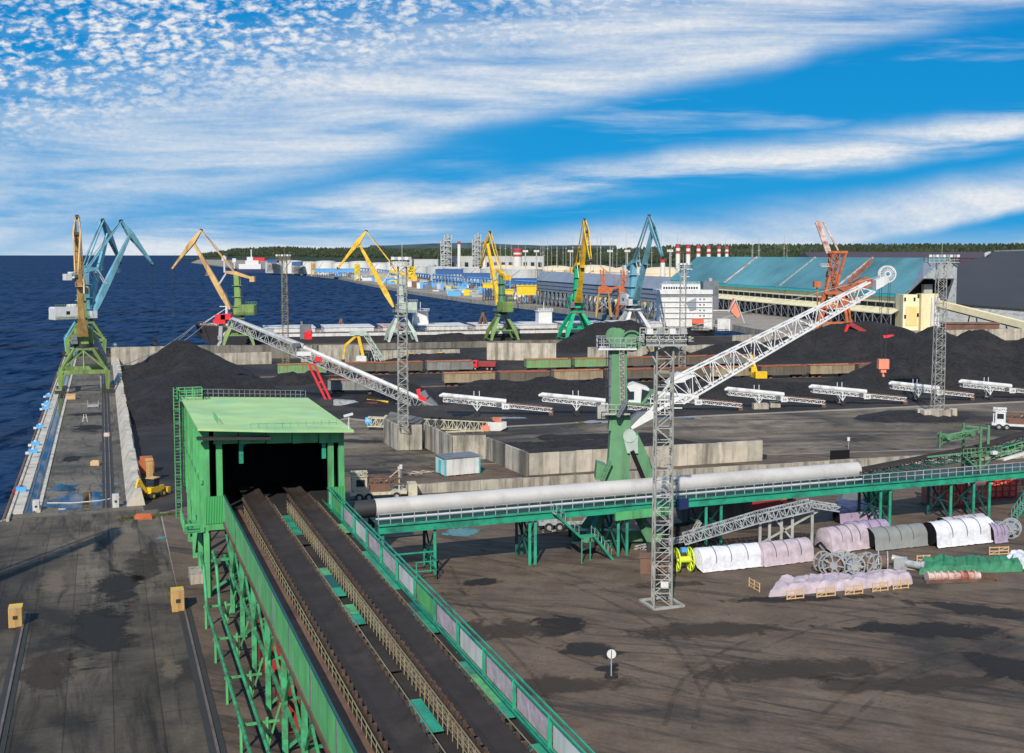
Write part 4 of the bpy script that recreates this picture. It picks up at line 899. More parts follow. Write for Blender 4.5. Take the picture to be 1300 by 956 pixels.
for k,(x_,y_) in enumerate(((408,514),(425,521),(480,523),(505,523))):
    m=MB(); m.wheel(tuple(PY(x_,y_,SY-1)),(0,1,0),.6,.5); sk.part('wheel',m,'tyre')
# ================================================================ white mobile conveyors
def conveyor():
    t_=T('mobile_conveyor','leftmost white covered mobile conveyor, its raised end beside the stacker tail','mobile conveyor',(0,0,0),group='white mobile conveyors in a line')
    L_=23.5
    m=MB(); m.tube((.6,0,4.3),(13.5,0,2.9),.5,12); m.tube((0,0,4.1),(.8,0,4.28),.25,12,.5); t_.part('belt_cover',m,'white',smooth=True)
    m=MB(); m.truss((.8,0,3.4),(22.8,0,1.1),1.2,.75,26,.13,.09); t_.part('truss',m,'clean_white')
    m=MB(); 
    for x_ in range(9): m.box((14.2+x_*.9,0,2.35-x_*.09),(.55,1.3,.5))
    m.beam((13.6,0,2.5),(23,0,1.5),1.3,.15); t_.part('feed_frame',m,'rust_brown')
    m=MB(); m.box((13.4,-.75,1.95),(1.5,.2,1.1)); pl_=t_.part('sign_plate',m,'clean_white'); m=MB(); m.box((13.15,-.87,1.95),(.12,.04,.5)); m.ring((13.6,-.87,1.95),(0,1,0),.17,.09,10); t_.part('plate_number',m,'dark',pl_)
    m=MB(); m.box((12,-.68,2.3),(1.0,.15,.8)); t_.part('motor_box',m,'mid_grey')
    m=MB()
    for y_ in(-.9,.9): m.beam((7.6,y_,0.6),(7.6,y_*.7,3.0),.2); m.beam((7.6,y_,1.2),(6.6,y_*.6,2.6),.14); m.beam((7.6,y_,1.2),(8.6,y_*.6,2.5),.14)
    m.beam((7.6,-1.1,.55),(7.6,1.1,.55),.2); ax=t_.part('axle_frame',m,'clean_white')
    for y_ in(-1.1,1.1):
        m=MB(); m.wheel((7.6,y_,.55),(0,1,0),.55,.4); t_.part('wheel',m,'tyre',ax)
    for x_ in(7.0,8.1):
        m=MB(); m.beam((x_,.8,3.2),(x_,.8,5.0),.12); t_.part('post',m,'clean_white')
    m=MB(); m.box((22.6,0,.55),(.9,1.3,1.1)); t_.part('tail_skid',m,'rust_brown')
    return t_.o
c0=conveyor()
tails=[(703,527),(829,526),(943,521),(1048,517),(1151,513),(1236,508),(1330,505)]
tips=[558,684,806,920,1027,1128,1217]
cl=['leftmost white covered mobile conveyor, its raised end beside the stacker tail','white mobile conveyor whose tail passes behind the green crane tower','white mobile conveyor seen through the near lattice mast and boom foot','white mobile conveyor with two concrete blocks by its wheels','white mobile conveyor just left of the right floodlight mast','white mobile conveyor passing behind the right floodlight mast','rightmost white mobile conveyor, cut by the photo edge']
for i,((tx,ty),hx) in enumerate(zip(tails,tips)):
    tp=P(tx,ty); best=None
    for k in range(160,290):     # length that puts the raised end at its pixel column
        a_=R(3+i*1.3); hx_=tp-Vector((math.cos(a_),math.sin(a_),0))*k/10; px=CX+F*hx_.x/(hx_.y*cp-(4.3-H)*sp)
        e=abs(px-hx)
        if best is None or e<best[0]: best=(e,a_,k/232)
    a_=-best[1]*0+best[1]; loc=tp-Vector((math.cos(a_),math.sin(a_),0))*23.2*best[2]; loc.z=0
    o=c0 if i==0 else copy_tree(c0)
    o.location=loc; o.rotation_euler=(0,0,a_); o.scale=(best[2],1,1); o['label']=cl[i]
# ================================================================ quay cranes
def quay_crane(label,base,slew,portal_rot,cols,sc_=1.0,style='splay',rope=None,grab=False,z0=0,jibcol2=None,tilt=0,house=(-6.2,-.6),luff=0.0):
    """slew: direction of jib (radians, world); cols = (portal, house, tower, jib)"""
    b=Vector(base); b.z=z0; cpo,cho,cto,cji=cols; fj=jibcol2 or cji
    t_=T('quay_crane',label,'crane',b,0,'level-luffing cranes along the quays'); t_.o.scale=(sc_,)*3
    Mp=Matrix.Rotation(portal_rot,4,'Z'); Ms=Matrix.Rotation(slew,4,'Z'); g=5.25
    ring=10.6
    for i in(-1,1):
        for j in(-1,1):
            m=MB(Mp)
            if style=='frame':
                m.stations([(Vector((i*g,j*g,1.0)),X1,Y1,.7,.7),(Vector((i*g,j*g,5.4)),X1,Y1,1.3,1.3)]); m.beam((i*g,j*g,5.3),(i*2.0,j*2.0,ring),.5)
            else:
                m.stations([(Vector((i*g,j*g,1.0)),X1,Y1,.8,.8),(Vector((i*g*.78,j*g*.78,4.6)),X1,Y1,1.5,1.5),(Vector((i*1.6,j*1.6,ring-1)),X1,Y1,1.0,1.0)])
            t_.part('portal_leg',m,cpo)
            m=MB(Mp); m.box((i*g,j*g,.55),(2.6,.7,.9)); t_.part('bogie',m,'dark')
    m=MB(Mp)
    if style=='frame':
        for j in(-1,1): m.beam((-g,j*g,5.2),(g,j*g,5.2),.6,.9); m.beam((j*g,-g,5.2),(j*g,g,5.2),.6,.9); m.beam((-g,j*g,5.4),(0,j*3,ring-.5),.3); m.beam((g,j*g,5.4),(0,j*3,ring-.5),.3); m.beam((0,j*g,5.4),(0,j*3,ring-.5),.25); 
    else:
        for j in(-1,1): m.beam((-g*.8,j*g*.8,4.6),(g*.8,j*g*.8,4.6),.35,.5)
        m.beam((-g,g,1.3),(-g,-g,1.3),.3); m.beam((g,g,1.3),(g,-g,1.3),.3)
    m.box((0,0,ring-.2),(4.2,4.2,.5)); t_.part('portal_beam',m,cpo)
    m=MB(Ms); m.tube((0,0,ring),(0,0,ring+1.0),2.2,16); t_.part('turntable',m,'dark')
    m=MB(Ms); m.extr([(house[0],-2.1,ring+1),(house[1],-2.1,ring+1),(house[1],-2.1,ring+4.6),(house[0]+.4,-2.1,ring+4.8),(house[0],-2.1,ring+4.4)],(0,4.2,0)); h_=t_.part('machine_house',m,cho)
    m=MB(Ms); m.box(((house[0]+house[1])/2,-2.13,ring+3),(1.1,.1,1.0)); t_.part('house_window',m,'glass',h_)
    m=MB(Ms); m.rail([(house[0],-2.4,ring+1),(2.6,-2.4,ring+1)],1,.8,.04); m.rail([(house[0],2.4,ring+1),(2.6,2.4,ring+1)],1,.8,.04); m.rail([(house[0],-2,ring+4.7),(house[1],-2,ring+4.7)],.9,.9,.04); t_.part('railing',m,cpo)
    m=MB(Ms); m.box((1.6,-1.9,ring+2.2),(1.8,1.5,2.2)); m.box((2.3,-1.9,ring+2.6),(.7,1.3,1.2)); t_.part('cab',m,'mid_grey' if cho!='white' else 'white')
    m=MB(Ms); m.stations([(Vector((0,0,ring+1)),X1,Y1,2.6,2.6),(Vector((-.2,0,ring+6)),X1,Y1,2.2,2.2),(Vector((.3,0,25.2)),X1,Y1,1.7,1.6),(Vector((.9,0,26.6)),X1,Y1,1.1,1.2)]); 
    for z_ in(14.5,18,22): m.box((0,0,z_),(3.4,3.2,.12))
    t_.part('tower',m,cto)
    Pv=Vector((2.6,0,13.6)); 
    def RT(x,z): 
        v=Vector((x-Pv.x,0,z-Pv.z)); c,s=math.cos(luff),math.sin(luff); return Vector((Pv.x+v.x*c-v.z*s,0,Pv.z+v.x*s+v.z*c))
    K=RT(15.5,37.5); NS=K+Vector((7.5,0,-9.5)); RR=K+Vector((-3.0,0,4.0)); dj=(K-Pv).normalized(); uj=Vector((0,1,0)).cross(dj)
    m=MB(Ms); st=[(0,2.7,.8),(.08,2.3,1.5),(.2,1.4,2.2),(.45,1.3,2.1),(.8,1.1,1.3),(1,1.0,.8)]
    m.stations([(Pv.lerp(K,a),Y1,uj,w_,h_*.85) for a,w_,h_ in st]); t_.part('jib',m,cji)
    m=MB(Ms); q0=Pv.lerp(K,.5); m.box((q0.x+1.4,0,q0.z+.1),(1.6,1.8,.15)); m.rail([(q0.x+.7,-.9,q0.z+.2),(q0.x+2.2,-.9,q0.z+.2)],.9,.5,.04); t_.part('jib_platform',m,cji)
    for s_ in(-1,1):
        m=MB(Ms); u2=(NS-K).normalized().cross(Y1)
        pts=[(NS,.25,.5,.25),(NS.lerp(K,.5),.3,1.0,.5),(K,.35,1.8,.75),(RR,.25,.6,.3)]
        m.stations([(c+Y1*s_*o,Y1,u2,w_,h_) for c,w_,h_,o in pts]); t_.part('fly_jib',m,fj)
    m=MB(Ms); 
    for a in(.1,.35,.6,.85): c=NS.lerp(K,a); m.beam(c-Y1*.6,c+Y1*.6,.2)
    m.wheel(NS,(0,1,0),.55,.7,12); m.wheel(RR,(0,1,0),.55,.8,12); m.wheel(K,(0,1,0),.5,1.4,12); t_.part('sheaves',m,'dark')
    TT=Vector((.9,0,26.6)); m=MB(Ms)
    for s_ in(-.25,.25): m.beam(RR+Y1*s_,NS+Y1*s_+UP*.5,.07); m.beam((-3,s_,ring+4.6),(.9,s_,26.9),.07); m.beam(RR+Y1*s_,(-1.5,s_,26),.06)
    t_.part('hoist_cables',m,'dark')
    m=MB(Ms); 
    for s_ in(-.3,.3): m.beam((-1.35,s_,ring+1),(-1.0,s_,25.5),.06)
    for k in range(28): m.beam((-1.34+k*.0125,-.3,ring+1.3+k*.5),(-1.34+k*.0125,.3,ring+1.3+k*.5),.05)
    t_.part('ladder',m,'grey')
    m=MB(Ms)
    for s_ in(-.45,.45): m.beam(RR+Y1*s_,TT+Y1*s_*1.3,.32)
    for a in(.2,.45,.7): c=RR.lerp(TT,a); m.beam(c-Y1*.5,c+Y1*.5,.18)
    t_.part('backstay',m,fj)
    m=MB(Ms); m.stations([(Vector((4.2,0,26.8)),Y1,UP,1.6,.8),(Vector((.6,0,26.4)),Y1,UP,1.8,1.3),(Vector((-5.0,0,24.6)),Y1,UP,1.2,.8)]); t_.part('balance_arm',m,fj)
    m=MB(Ms); m.box((-5.4,0,24.3),(1.7,2.6,1.9)); t_.part('counterweight',m,fj if cji!='crane_blue' else 'white')
    m=MB(Ms); q0=Pv.lerp(K,.33)
    for s_ in(-.7,.7): m.beam((3.9,s_,26.5),(q0.x,s_,q0.z+.5),.22)
    t_.part('link_rod',m,'white')
    if rope is not None:
        m=MB(Ms)
        for s_ in(-.35,.35): m.beam(NS+Y1*s_,(NS.x,s_*.6,rope+2),.06)
        t_.part('hoist_rope',m,'dark')
        m=MB(Ms); c=Vector((NS.x,0,rope))
        if grab:
            m.box((c.x,0,rope+1.8),(1.2,.8,.6)); 
            for s_ in(-1,1): m.beam((c.x,0,rope+1.8),(c.x+s_*1.3,0,rope+.5),.3); m.beam((c.x+s_*1.3,0,rope+.6),(c.x+s_*.3,0,rope-.3),1.2,.3)
        else: m.box((c.x,0,rope+1.5),(.6,.5,1.2))
        t_.part('grab' if grab else 'hook',m,'dark')
    return t_
LEFT=math.pi+math.atan(.243)
QA=math.atan(.243)
quay_crane('yellow-jibbed crane with an olive green portal, nearest on the left pier, seen end-on',W(293,-4.6),R(-72),AU,('crane_green','crane_green','crane_green','jib_tan'),style='frame')
quay_crane('light blue crane farther out on the pier, its arm reaching right over the coal',P(110,452),R(47),AU,('crane_green','white','crane_blue','crane_blue'),1.06,style='frame',rope=2.0,grab=True,house=(-10.5,-2.5))
quay_crane('farthest light blue crane on the pier, its jib nearly upright behind the nearest yellow jib',P(108,448),R(80),AU,('crane_blue','white','crane_blue','crane_blue'),1.08,style='frame')
quay_crane('tan-jibbed crane with an olive tower beside the ship bow',P(303,441),LEFT-QA,QA,('crane_green','crane_green','crane_green','jib_tan'),style='splay',rope=10)
quay_crane('yellow-jibbed crane with a pale grey-green portal, behind the second lattice mast',P(509,436),LEFT-QA,QA,('pale_grey_green','pale_grey_green','pale_grey_green','yellow'),style='splay')
quay_crane('yellow-jibbed crane with an olive portal seen end-on, above the pale slab wall',P(637,434),R(112),QA,('crane_green','crane_green','moss_green','yellow'),style='splay')
quay_crane('yellow-jibbed crane with an emerald green portal at the foot of the large coal mound',P(732,433),R(-82),QA,('emerald','emerald','emerald','yellow'),1.1,style='splay')
quay_crane('light blue crane with a white machine house behind the large coal mound',P(803,431),R(-72),QA,('white','white','crane_blue','crane_blue'),1.14,style='splay')
quay_crane('unseen portal crane on the quay beyond the left edge',(-64,66,0),R(62),AU,('crane_green','crane_green','crane_green','jib_tan'),style='frame')
# rusty unloader
Yu=470
def O(px,py,dy=0): return PY(px,py,Yu+dy)
u_=T('ship_unloader','rusty orange ship unloader with a raised mottled white boom, standing behind the broad coal pile','ship unloader',(O(1062,420).x,Yu,0),world=True)
m=MB()
for x0,x1,dy in((1036,1046,-4),(1078,1070,-4),(1040,1050,6),(1082,1074,6)):
    m.beam((O(x0,420,dy).x,Yu+dy,0),O(x1,372,dy),1.1); 
u_.part('legs',m,'orange'); m=MB()
m.beam(O(1040,390,-4),O(1080,388,-4),1.3); m.beam(O(1034,410,-4),O(1084,410,-4),1.0); m.beam(O(1046,372,-4),O(1072,372,-4),1.1); m.box(tuple(O(1073,384,-3)),(5,4,3.2)); m.beam(O(1044,398,-4),O(1072,374,-4),.5); u_.part('portal_beam',m,'orange')
m=MB(); m.truss(O(1052,376),O(1060,320),4,3,9,.45,.25); u_.part('tower',m,'rusty_orange')
m=MB(); m.beam(O(1056,384,-3),O(1074,320,-2),.9); m.beam(O(1046,380,-3),O(1053,352,-3),.9); m.beam(O(1051,320,-2),O(1076,320,-2),1.2,.9); m.beam(O(1060,372),O(1052,322),.6); u_.part('a_frame',m,'orange')
for dy in(-1.6,1.6):
    m=MB(); m.beam(O(1038,281,dy),O(1052,321,dy),.9,2.2); u_.part('boom',m,'rusty_white')
m=MB()
for a in range(7): q0=O(1038,281).lerp(O(1052,321),a/6); m.beam(q0-Y1*1.6,q0+Y1*1.6,.4)
m.beam(O(1046,283),O(1064,318),.6,.6); m.beam(O(1038,281),O(1046,283),.5); m.beam(O(1044,300),O(1056,300),.4); u_.part('boom_braces',m,'rusty_white')
m=MB(); m.extr([O(1064,366,-3),O(1100,352,-3),O(1118,358,-3),O(1080,374,-3)],Y1*5); m.truss(O(1078,358,-4),O(1106,331,-4),1.2,1.2,7,.25,.15); u_.part('counter_boom',m,'rusty_orange')
m=MB(); m.box(tuple(O(1037,361,-2)),(2.6,2.6,2.4)); m.beam(O(1037,364,-2),O(1038,390,-2),.5); u_.part('cab',m,'orange')
m=MB(); m.box(tuple(O(1046,338,-3)),(4,3,.3)); m.rail([O(1041,338,-4),O(1052,338,-4)],1.1,1,.06); m.box(tuple(O(1088,381,-4)),(2.2,2,2.6)); u_.part('platform',m,'rusty_white')
# spreader booms over the coal: red luffing legs
th=T('coal_spreader','dark red slanting boom with white feet on the crest of the broad coal pile','loader boom',P(1075,470).lerp(P(1080,470),.5),world=True)
Yc=372
m=MB(); m.beam(PY(1077,412,Yc),PY(1069,430,Yc),.8); th.part('leg',m,'red')
m=MB(); m.beam(PY(1079,411,Yc),PY(1108,427,Yc),.9,1.3); th.part('boom',m,'dark_red')
m=MB(); m.box(tuple(PY(1110,425,Yc)),(2.4,1.6,2.4)); th.part('head',m,'grey')
m=MB(); m.tube(PY(1121,430,Yc-5),PY(1134,428,Yc-5),1.1,10,.9); th.part('red_hood',m,'red')
m=MB(); m.beam(PY(1134,431,Yc-5),PY(1144,432,Yc-5),1,.8); m.beam(PY(1067,432,Yc-2),PY(1078,432,Yc-2),.6); m.beam(PY(1082,432,Yc-2),PY(1096,431,Yc-2),.8); th.part('white_plates',m,'clean_white')
# ================================================================ bulk carrier along the quay
dq=Vector((math.cos(QA),math.sin(QA),0)); nq=Vector((-math.sin(QA),math.cos(QA),0))
s0=P(238,413,6.0); s0=Vector((-117,QL(-117)+12,0))
def SH(l,n_,z): return s0+dq*l+nq*n_+UP*z
LQ=204
sh=T('bulk_carrier','long black-hulled bulk carrier with white hatches moored behind the quay walls','ship',s0,world=True)
st=[(-.5,.3,6.8,3),(4,5,6.6,0),(10,11,6.2,-1),(18,20,4.4,-3),(30,24,3.8,-4),(170,24,3.6,-4),(190,22,3.6,-4),(LQ,14,4,-4)]
m=MB(); m.stations([(SH(l,0,(zt+zb)/2),nq*-1,UP,w_,zt-zb) for l,w_,zt,zb in st]); sh.part('hull',m,'hull_black')
m=MB(); m.stations([(SH(l,0,zt+.1),nq*-1,UP,w_+.1,.25) for l,w_,zt,zb in st]); m.rail([SH(0,0,6.9),SH(10,-5.5,6.4),SH(18,-10,4.6)],1.2,1.5,.07); sh.part('deck',m,'rust_brown')
m=MB(); m.box(tuple(SH(6.5,-1,7.2)),(1.6,1.2,1.4)); m.beam(SH(1,0,7),SH(8,-1,7.2),.9,.6); sh.part('windlass',m,'white')
m=MB(); m.tube(SH(10.5,0,6.2),SH(10.5,0,17.5),.65,8,.35); m.beam(SH(8,0,13.6),SH(13,0,13.6),.3); m.beam(SH(10.5,0,13),SH(2,0,7.6),.14); m.beam(SH(10.5,0,13),SH(2.5,-2,7.6),.14); m.box(tuple(SH(10.5,0,15)),(1.6,1.6,.3)); m.beam(SH(10.5,0,17),SH(10.5,0,19),.15); sh.part('foremast',m,'clean_white')
m=MB(); m.tube(SH(9,-6.1,3.0),SH(12,-6.5,5.8),.6,8); m.box(tuple(SH(8,-6.2,2.4)),(1.6,.4,1.4)); sh.part('anchor',m,'rusty_white')
k=24; i=0
while k<168:
    l=20 if i not in(2,4) else 12
    m=MB()
    m.stations([(SH(k,0,4.7),nq*-1,UP,17,1.8),(SH(k+l-1.5,0,4.7),nq*-1,UP,17,1.8)])
    m.stations([(SH(k-.3,0,5.7),nq*-1,UP,17.6,.25),(SH(k+l-1.2,0,5.7),nq*-1,UP,17.6,.25)])
    sh.part('hatch_cover',m,'white' if i!=2 else 'rusty_white'); k+=l+2; i+=1
for l,hh in ((84,6.5),(134,6)):
    m=MB(); q0=SH(l,2,4.4+hh/2); m.box(tuple(q0),(5.5,5,hh),QA); m.box(tuple(SH(l,2,4.4+hh)),(6.2,5.8,.2),QA); m.rail([SH(l-3,-.8,4.5+hh),SH(l+3,-.8,4.5+hh)],1,1,.08); m.beam(SH(l,2,4+hh),SH(l,2,8+hh),.2); sh.part('deck_house',m,'clean_white')
m=MB(); m.rail([SH(20,-11.8,3.8),SH(170,-11.8,3.8)],1.1,2.4,.07); sh.part('deck_railing',m,'white')
m=MB(); m.beam(SH(22,-12.15,3.2),SH(172,-12.15,3.0),.2,1.1); m.beam(SH(22,-10.5,4.1),SH(172,-10.5,4.1),.5,.3); sh.part('sheer_strake',m,'white')
# superstructure
def B2(px,py,dy=0): return PY(px,py,463+dy)
def bx(nm,x0,x1,y0,y1,dy,dep,mat,par=None):
    m=MB(); a=B2(x0,y0,dy); b=B2(x1,y1,dy); m.box(((a.x+b.x)/2,463+dy+dep/2,(a.z+b.z)/2),(abs(b.x-a.x),dep,abs(a.z-b.z))); return sh.part(nm,m,mat,par)
dk=bx('superstructure',838,904,373,418,0,12,'clean_white')
bx('bridge_deck',834,905,368,373.5,-1,13,'clean_white'); w1=bx('wheelhouse',840,889,361,369,1,9,'clean_white')
for k in range(14): bx('bridge_window',842+k*3.2,844.2+k*3.2,364.2,367,.95,.1,'glass',w1)
for y_ in(379,386,393,400):
    for x_ in(888,893): bx('porthole',x_,x_+1.6,y_,y_+2,-.06,.08,'glass',dk)
m=MB(); m.extr([B2(871,384,-.1),B2(884,378,-.1),B2(884,393,-.1),B2(876,395,-.1)],Y1*-.1); sh.part('side_recess',m,'grey_blue')
fn_=bx('funnel',893,912,357,392,2,7,'mid_grey'); m=MB(); m.tube(B2(902,357,5),B2(902,353,5),.8,10); sh.part('exhaust',m,'galv',fn_)
m=MB(); m.tube(B2(869,361,4),B2(869,334,4),.55,8,.3); m.beam(B2(860,342,4),B2(879,342,4),.3); m.beam(B2(863,351,4),B2(875,351,4),.3); m.rail([B2(842,361,1),B2(888,361,1)],1,1.4,.07); sh.part('radar_mast',m,'white')
m=MB()
for y_ in(376,383,390,397,404): m.beam(B2(838,y_,-.3),B2(904,y_,-.3),.5,.08)
sh.part('deck_ledges',m,'white')
m=MB(); m.extr([B2(926,393),B2(932,379),B2(941,400),B2(936,404)],Y1*3); sh.part('lifeboat',m,'salmon')
m=MB(); m.beam(B2(925,396,-1),B2(934,380,-1),.3); m.beam(B2(934,380,-1),B2(945,410,-1),.3); m.beam(B2(905,394),B2(928,394),.4); m.rail([B2(905,416,-1),B2(925,416,-1)],1.2,1.2,.08); sh.part('davit',m,'white')
bx('stern_house',911,927,405,420,2,6,'white')
m=MB(); m.box(tuple(B2(886,408,-1)),(4.5,2,1.8)); sh.part('orange_boat',m,'orange_red')
m=MB(); m.rail([B2(822,419,-2),B2(905,419,-2)],1.2,1.3,.08); m.truss(B2(832,416,-2),B2(900,417,-2),2,1.2,16,.15,.1); sh.part('gangway',m,'galv')
# mooring lines
for k,(a,b_) in enumerate(((( -1,-2,6.8),P(172,462,3)),((-1,2,6.8),P(150,466,3)),((2,-3,6.6),P(185,452,5)))):
    m=MB(); a0=SH(*a); m.path([a0.lerp(b_,t_/8)-UP*1.6*math.sin(math.pi*t_/8) for t_ in range(9)],.11,5); single('mooring_line',['upper mooring line from the ship bow towards the pier wall','lower mooring line from the ship bow towards the pier wall','shortest mooring line from the ship bow down to the parapet'][k],'rope',m,'rope',a0)
# dark derrick grabs on deck
for px,py,l in((433,412,'dark open grab standing on the ship hatches left of the yellow material handler'),(613,404,'dark grab hanging between two hatches beside the olive quay crane')):
    c=PY(px,py,448); m=MB(); 
    for a in range(6): q0=c+Vector((1.9*math.cos(a),1.9*math.sin(a),-2.4)); m.beam(c+UP*2.2,q0,.5); m.beam(q0,c-UP*3.4,.5,.2)
    m.box(tuple(c+UP*1.6),(1.2,1.2,1.2)); single('cargo_grab',l,'grab',m,'rust_brown',c)
# ================================================================ cargo ship far out
cs=P(322,346,-3); cs.z=-3; t_=T('cargo_ship','small distant cargo ship with a blue hull and white superstructure at the far pier head','ship',cs); 
m=MB(); m.stations([(Vector((-42,0,4)),Y1,UP,6,6),(Vector((-30,0,3)),Y1,UP,14,8),(Vector((30,0,3)),Y1,UP,14,8),(Vector((44,0,5)),Y1,UP,3,8)]); t_.part('hull',m,'navy')
m=MB(); m.box((-6,0,12),(44,12,10)); m.box((-2,0,20),(26,10,8)); m.box((-6,0,27),(12,9,8)); m.tube((-4,0,28),(-4,0,46),1.2,6); m.tube((-38,0,8),(-38,0,28),1.6,6); m.box((-38,0,24),(7,5,8)); t_.part('superstructure',m,'clean_white')
m=MB(); m.box((12,0,26),(22,9,7)); t_.part('funnel',m,'red')
m=MB(); m.tube((-60,8,0),(-60,8,34),2,6); m.box((-60,8,28),(9,6,9)); t_.part('derrick',m,'white')
# ================================================================ far shore: tanks, sheds, terminal
def tank(label,px,Yd,r,h,mat,dome=.22,roofmat=None,group='oil storage tanks on the far shore'):
    x=(px-CX)/F*Yd; t_=T('storage_tank',label,'storage tank',(x,Yd,0),0,group)
    m=MB(); m.lathe((0,0,0),[(r,0),(r,h)],28); sh_=t_.part('shell',m,mat)
    m=MB(); m.lathe((0,0,0),[(r+.3,h),(r+.3,h+.4),(r*.75,h+r*dome*.55),(r*.4,h+r*dome*.9),(r*.05,h+r*dome)],28); t_.part('roof',m,roofmat or mat,smooth=True)
    m=MB(); a=R(215)
    for k in range(10): m.beam((r*1.01*math.cos(a+k*.09),r*1.01*math.sin(a+k*.09),h*k/10),(r*1.01*math.cos(a+k*.09+.09),r*1.01*math.sin(a+k*.09+.09),h*(k+1)/10),.5)
    t_.part('stairway',m,'grey',sh_)
wt=[(350,2050),(372,2000),(392,1950),(414,1900),(436,1850),(458,1800),(482,1750),(505,1700)]
for i,(px,Y_) in enumerate(wt):
    tank(f'{ORD[i]} white oil tank from the left in the far row of white tanks',px,Y_,17.5,19+2*(i%2),'tank_white',.1)
for i,(px,Y_,r,h) in enumerate(((640,1500,27,14),(668,1420,25,14),(706,1380,28,14),(752,1350,34,14),(800,1320,30,13),(842,1280,36,12))):
    tank(f'{ORD[i]} low beige domed tank from the left, before the forest',px,Y_,r,h,'tank_grey' if i in(0,1,4) else 'tank_beige',.2,'tank_beige')
for i,(px,Y_,r,h) in enumerate(((535,1500,20,18),(560,1420,19,17),(583,1380,20,17),(606,1360,19,17),(630,1340,19,16),(662,1300,24,16))):
    tank(f'{ORD[i]} grey oil tank from the left, behind the blue terminal roofs',px,Y_,r,h,'tank_grey',.06,'tank_white')
def building(name,label,cat,x0,x1,Yd,z,dep,mat,roofmat=None,win=0,rz=0,z0=0,gable=0,stilts=0,group=None):
    xa,xb=(x0-CX)/F*Yd,(x1-CX)/F*Yd; w_=xb-xa; t_=T(name,label,cat,((xa+xb)/2,Yd,0),rz,group)
    m=MB(); m.box((0,dep/2,(z+z0)/2),(w_,dep,z-z0)); wl_=t_.part('wall',m,mat)
    m=MB()
    if gable: m.extr([(-w_/2-.5,-.5,z),(-w_/2-.5,dep/2,z+gable),(-w_/2-.5,dep+.5,z)],(w_+1,0,0))
    else: m.box((0,dep/2,z+.25),(w_+.8,dep+.8,.5))
    t_.part('roof',m,roofmat or mat)
    for k in range(win):
        m=MB(); m.box((-w_/2+w_*(k+.5)/win,-.06,z*.6+z0*.4),(w_/win*.5,.12,(z-z0)*.25)); t_.part('window',m,'glass',wl_)
    if stilts:
        for k in range(stilts+1):
            m=MB(); x_=-w_/2+w_*k/stilts; m.beam((x_,0,z0-.3),(x_,dep,z0-.3),.4)
            for y_ in(0.2,dep-.2): m.beam((x_,y_,0),(x_,y_,z0),.5)
            if k<stilts:
                x2=-w_/2+w_*(k+1)/stilts; m.beam((x_,.2,0),(x2,.2,z0),.3,cap=False); m.beam((x2,.2,0),(x_,.2,z0),.3,cap=False)
            t_.part('stilt',m,'dark')
    return t_
building('industrial_building','long pale industrial building with slender stacks, in front of the forest','building',560,690,1650,30,40,'tank_grey','tank_white',win=14)
building('industrial_building','low pale warehouse behind the second lattice mast on the far shore','building',520,556,1550,26,30,'tank_grey','white',win=5)
for i,(px,h,w_) in enumerate(((564,52,9),(569,60,10),(603,54,7),(607,61,8))):
    Y_=1620; x=(px-CX)/F*Y_; t_=T('process_tower',f"{['shorter lattice-clad process tower, leftmost on the far shore','taller process tower, second from the left on the far shore','shorter process tower in the right-hand pair','tallest process tower of the right-hand pair'][i]}",'tower',(x,Y_,0)); m=MB(); m.truss((0,0,0),(0,.1,h),w_,w_,8,.7,.4); 
    for k in range(6): m.box((0,0,12+k*(h-12)/6),(w_+1,w_+1,.6))
    t_.part('frame',m,'tank_grey'); m=MB(); m.tube((0,0,0),(0,0,h+2),w_*.32,12); t_.part('column',m,'grey')
def stack(label,px,Yd,r,z1,bands,bh=1.3,cat='chimney',name='striped_chimney',base='tank_white',z0=0):
    x=(px-CX)/F*Yd; t_=T(name,label,cat,(x,Yd,0),0,'red and white chimneys'); m=MB(); m.lathe((0,0,0),[(r*1.15,0),(r,z1*.5),(r,z1)],14); t_.part('shaft',m,base)
    for k in range(bands):
        a=z1-(k*2+1)*r*bh; m=MB(); m.lathe((0,0,0),[(r*1.06,a),(r*1.06,a+r*bh)],14); t_.part('red_band',m,'stripe_red')
    m=MB(); m.lathe((0,0,0),[(r*1.1,z1),(r*1.1,z1+r*.5),(r*.7,z1+r*.5)],14); t_.part('cap',m,'stripe_red')
for i,px in enumerate((860,873,886,899,912,922)): stack(f'{ORD[i]} red-banded chimney from the left in the row behind the teal roof',px,1050-i*0,(2.0,2.0,1.8,1.8,1.6,1.5)[i],41.5-i*.4,2)
stack('thick short red and white striped tower among the beige tanks',657,1480,5.6,38,2,.45); 
for i,px in enumerate((583,615)): stack(['slender pale stack with a red cap left of the far process tower pair','slender pale stack with a red cap right of the far process tower pair'][i],px,1600,2.2,50,1)
stack('small red-tipped stack in front of the rightmost beige tank',841,1150,2.4,28,1)
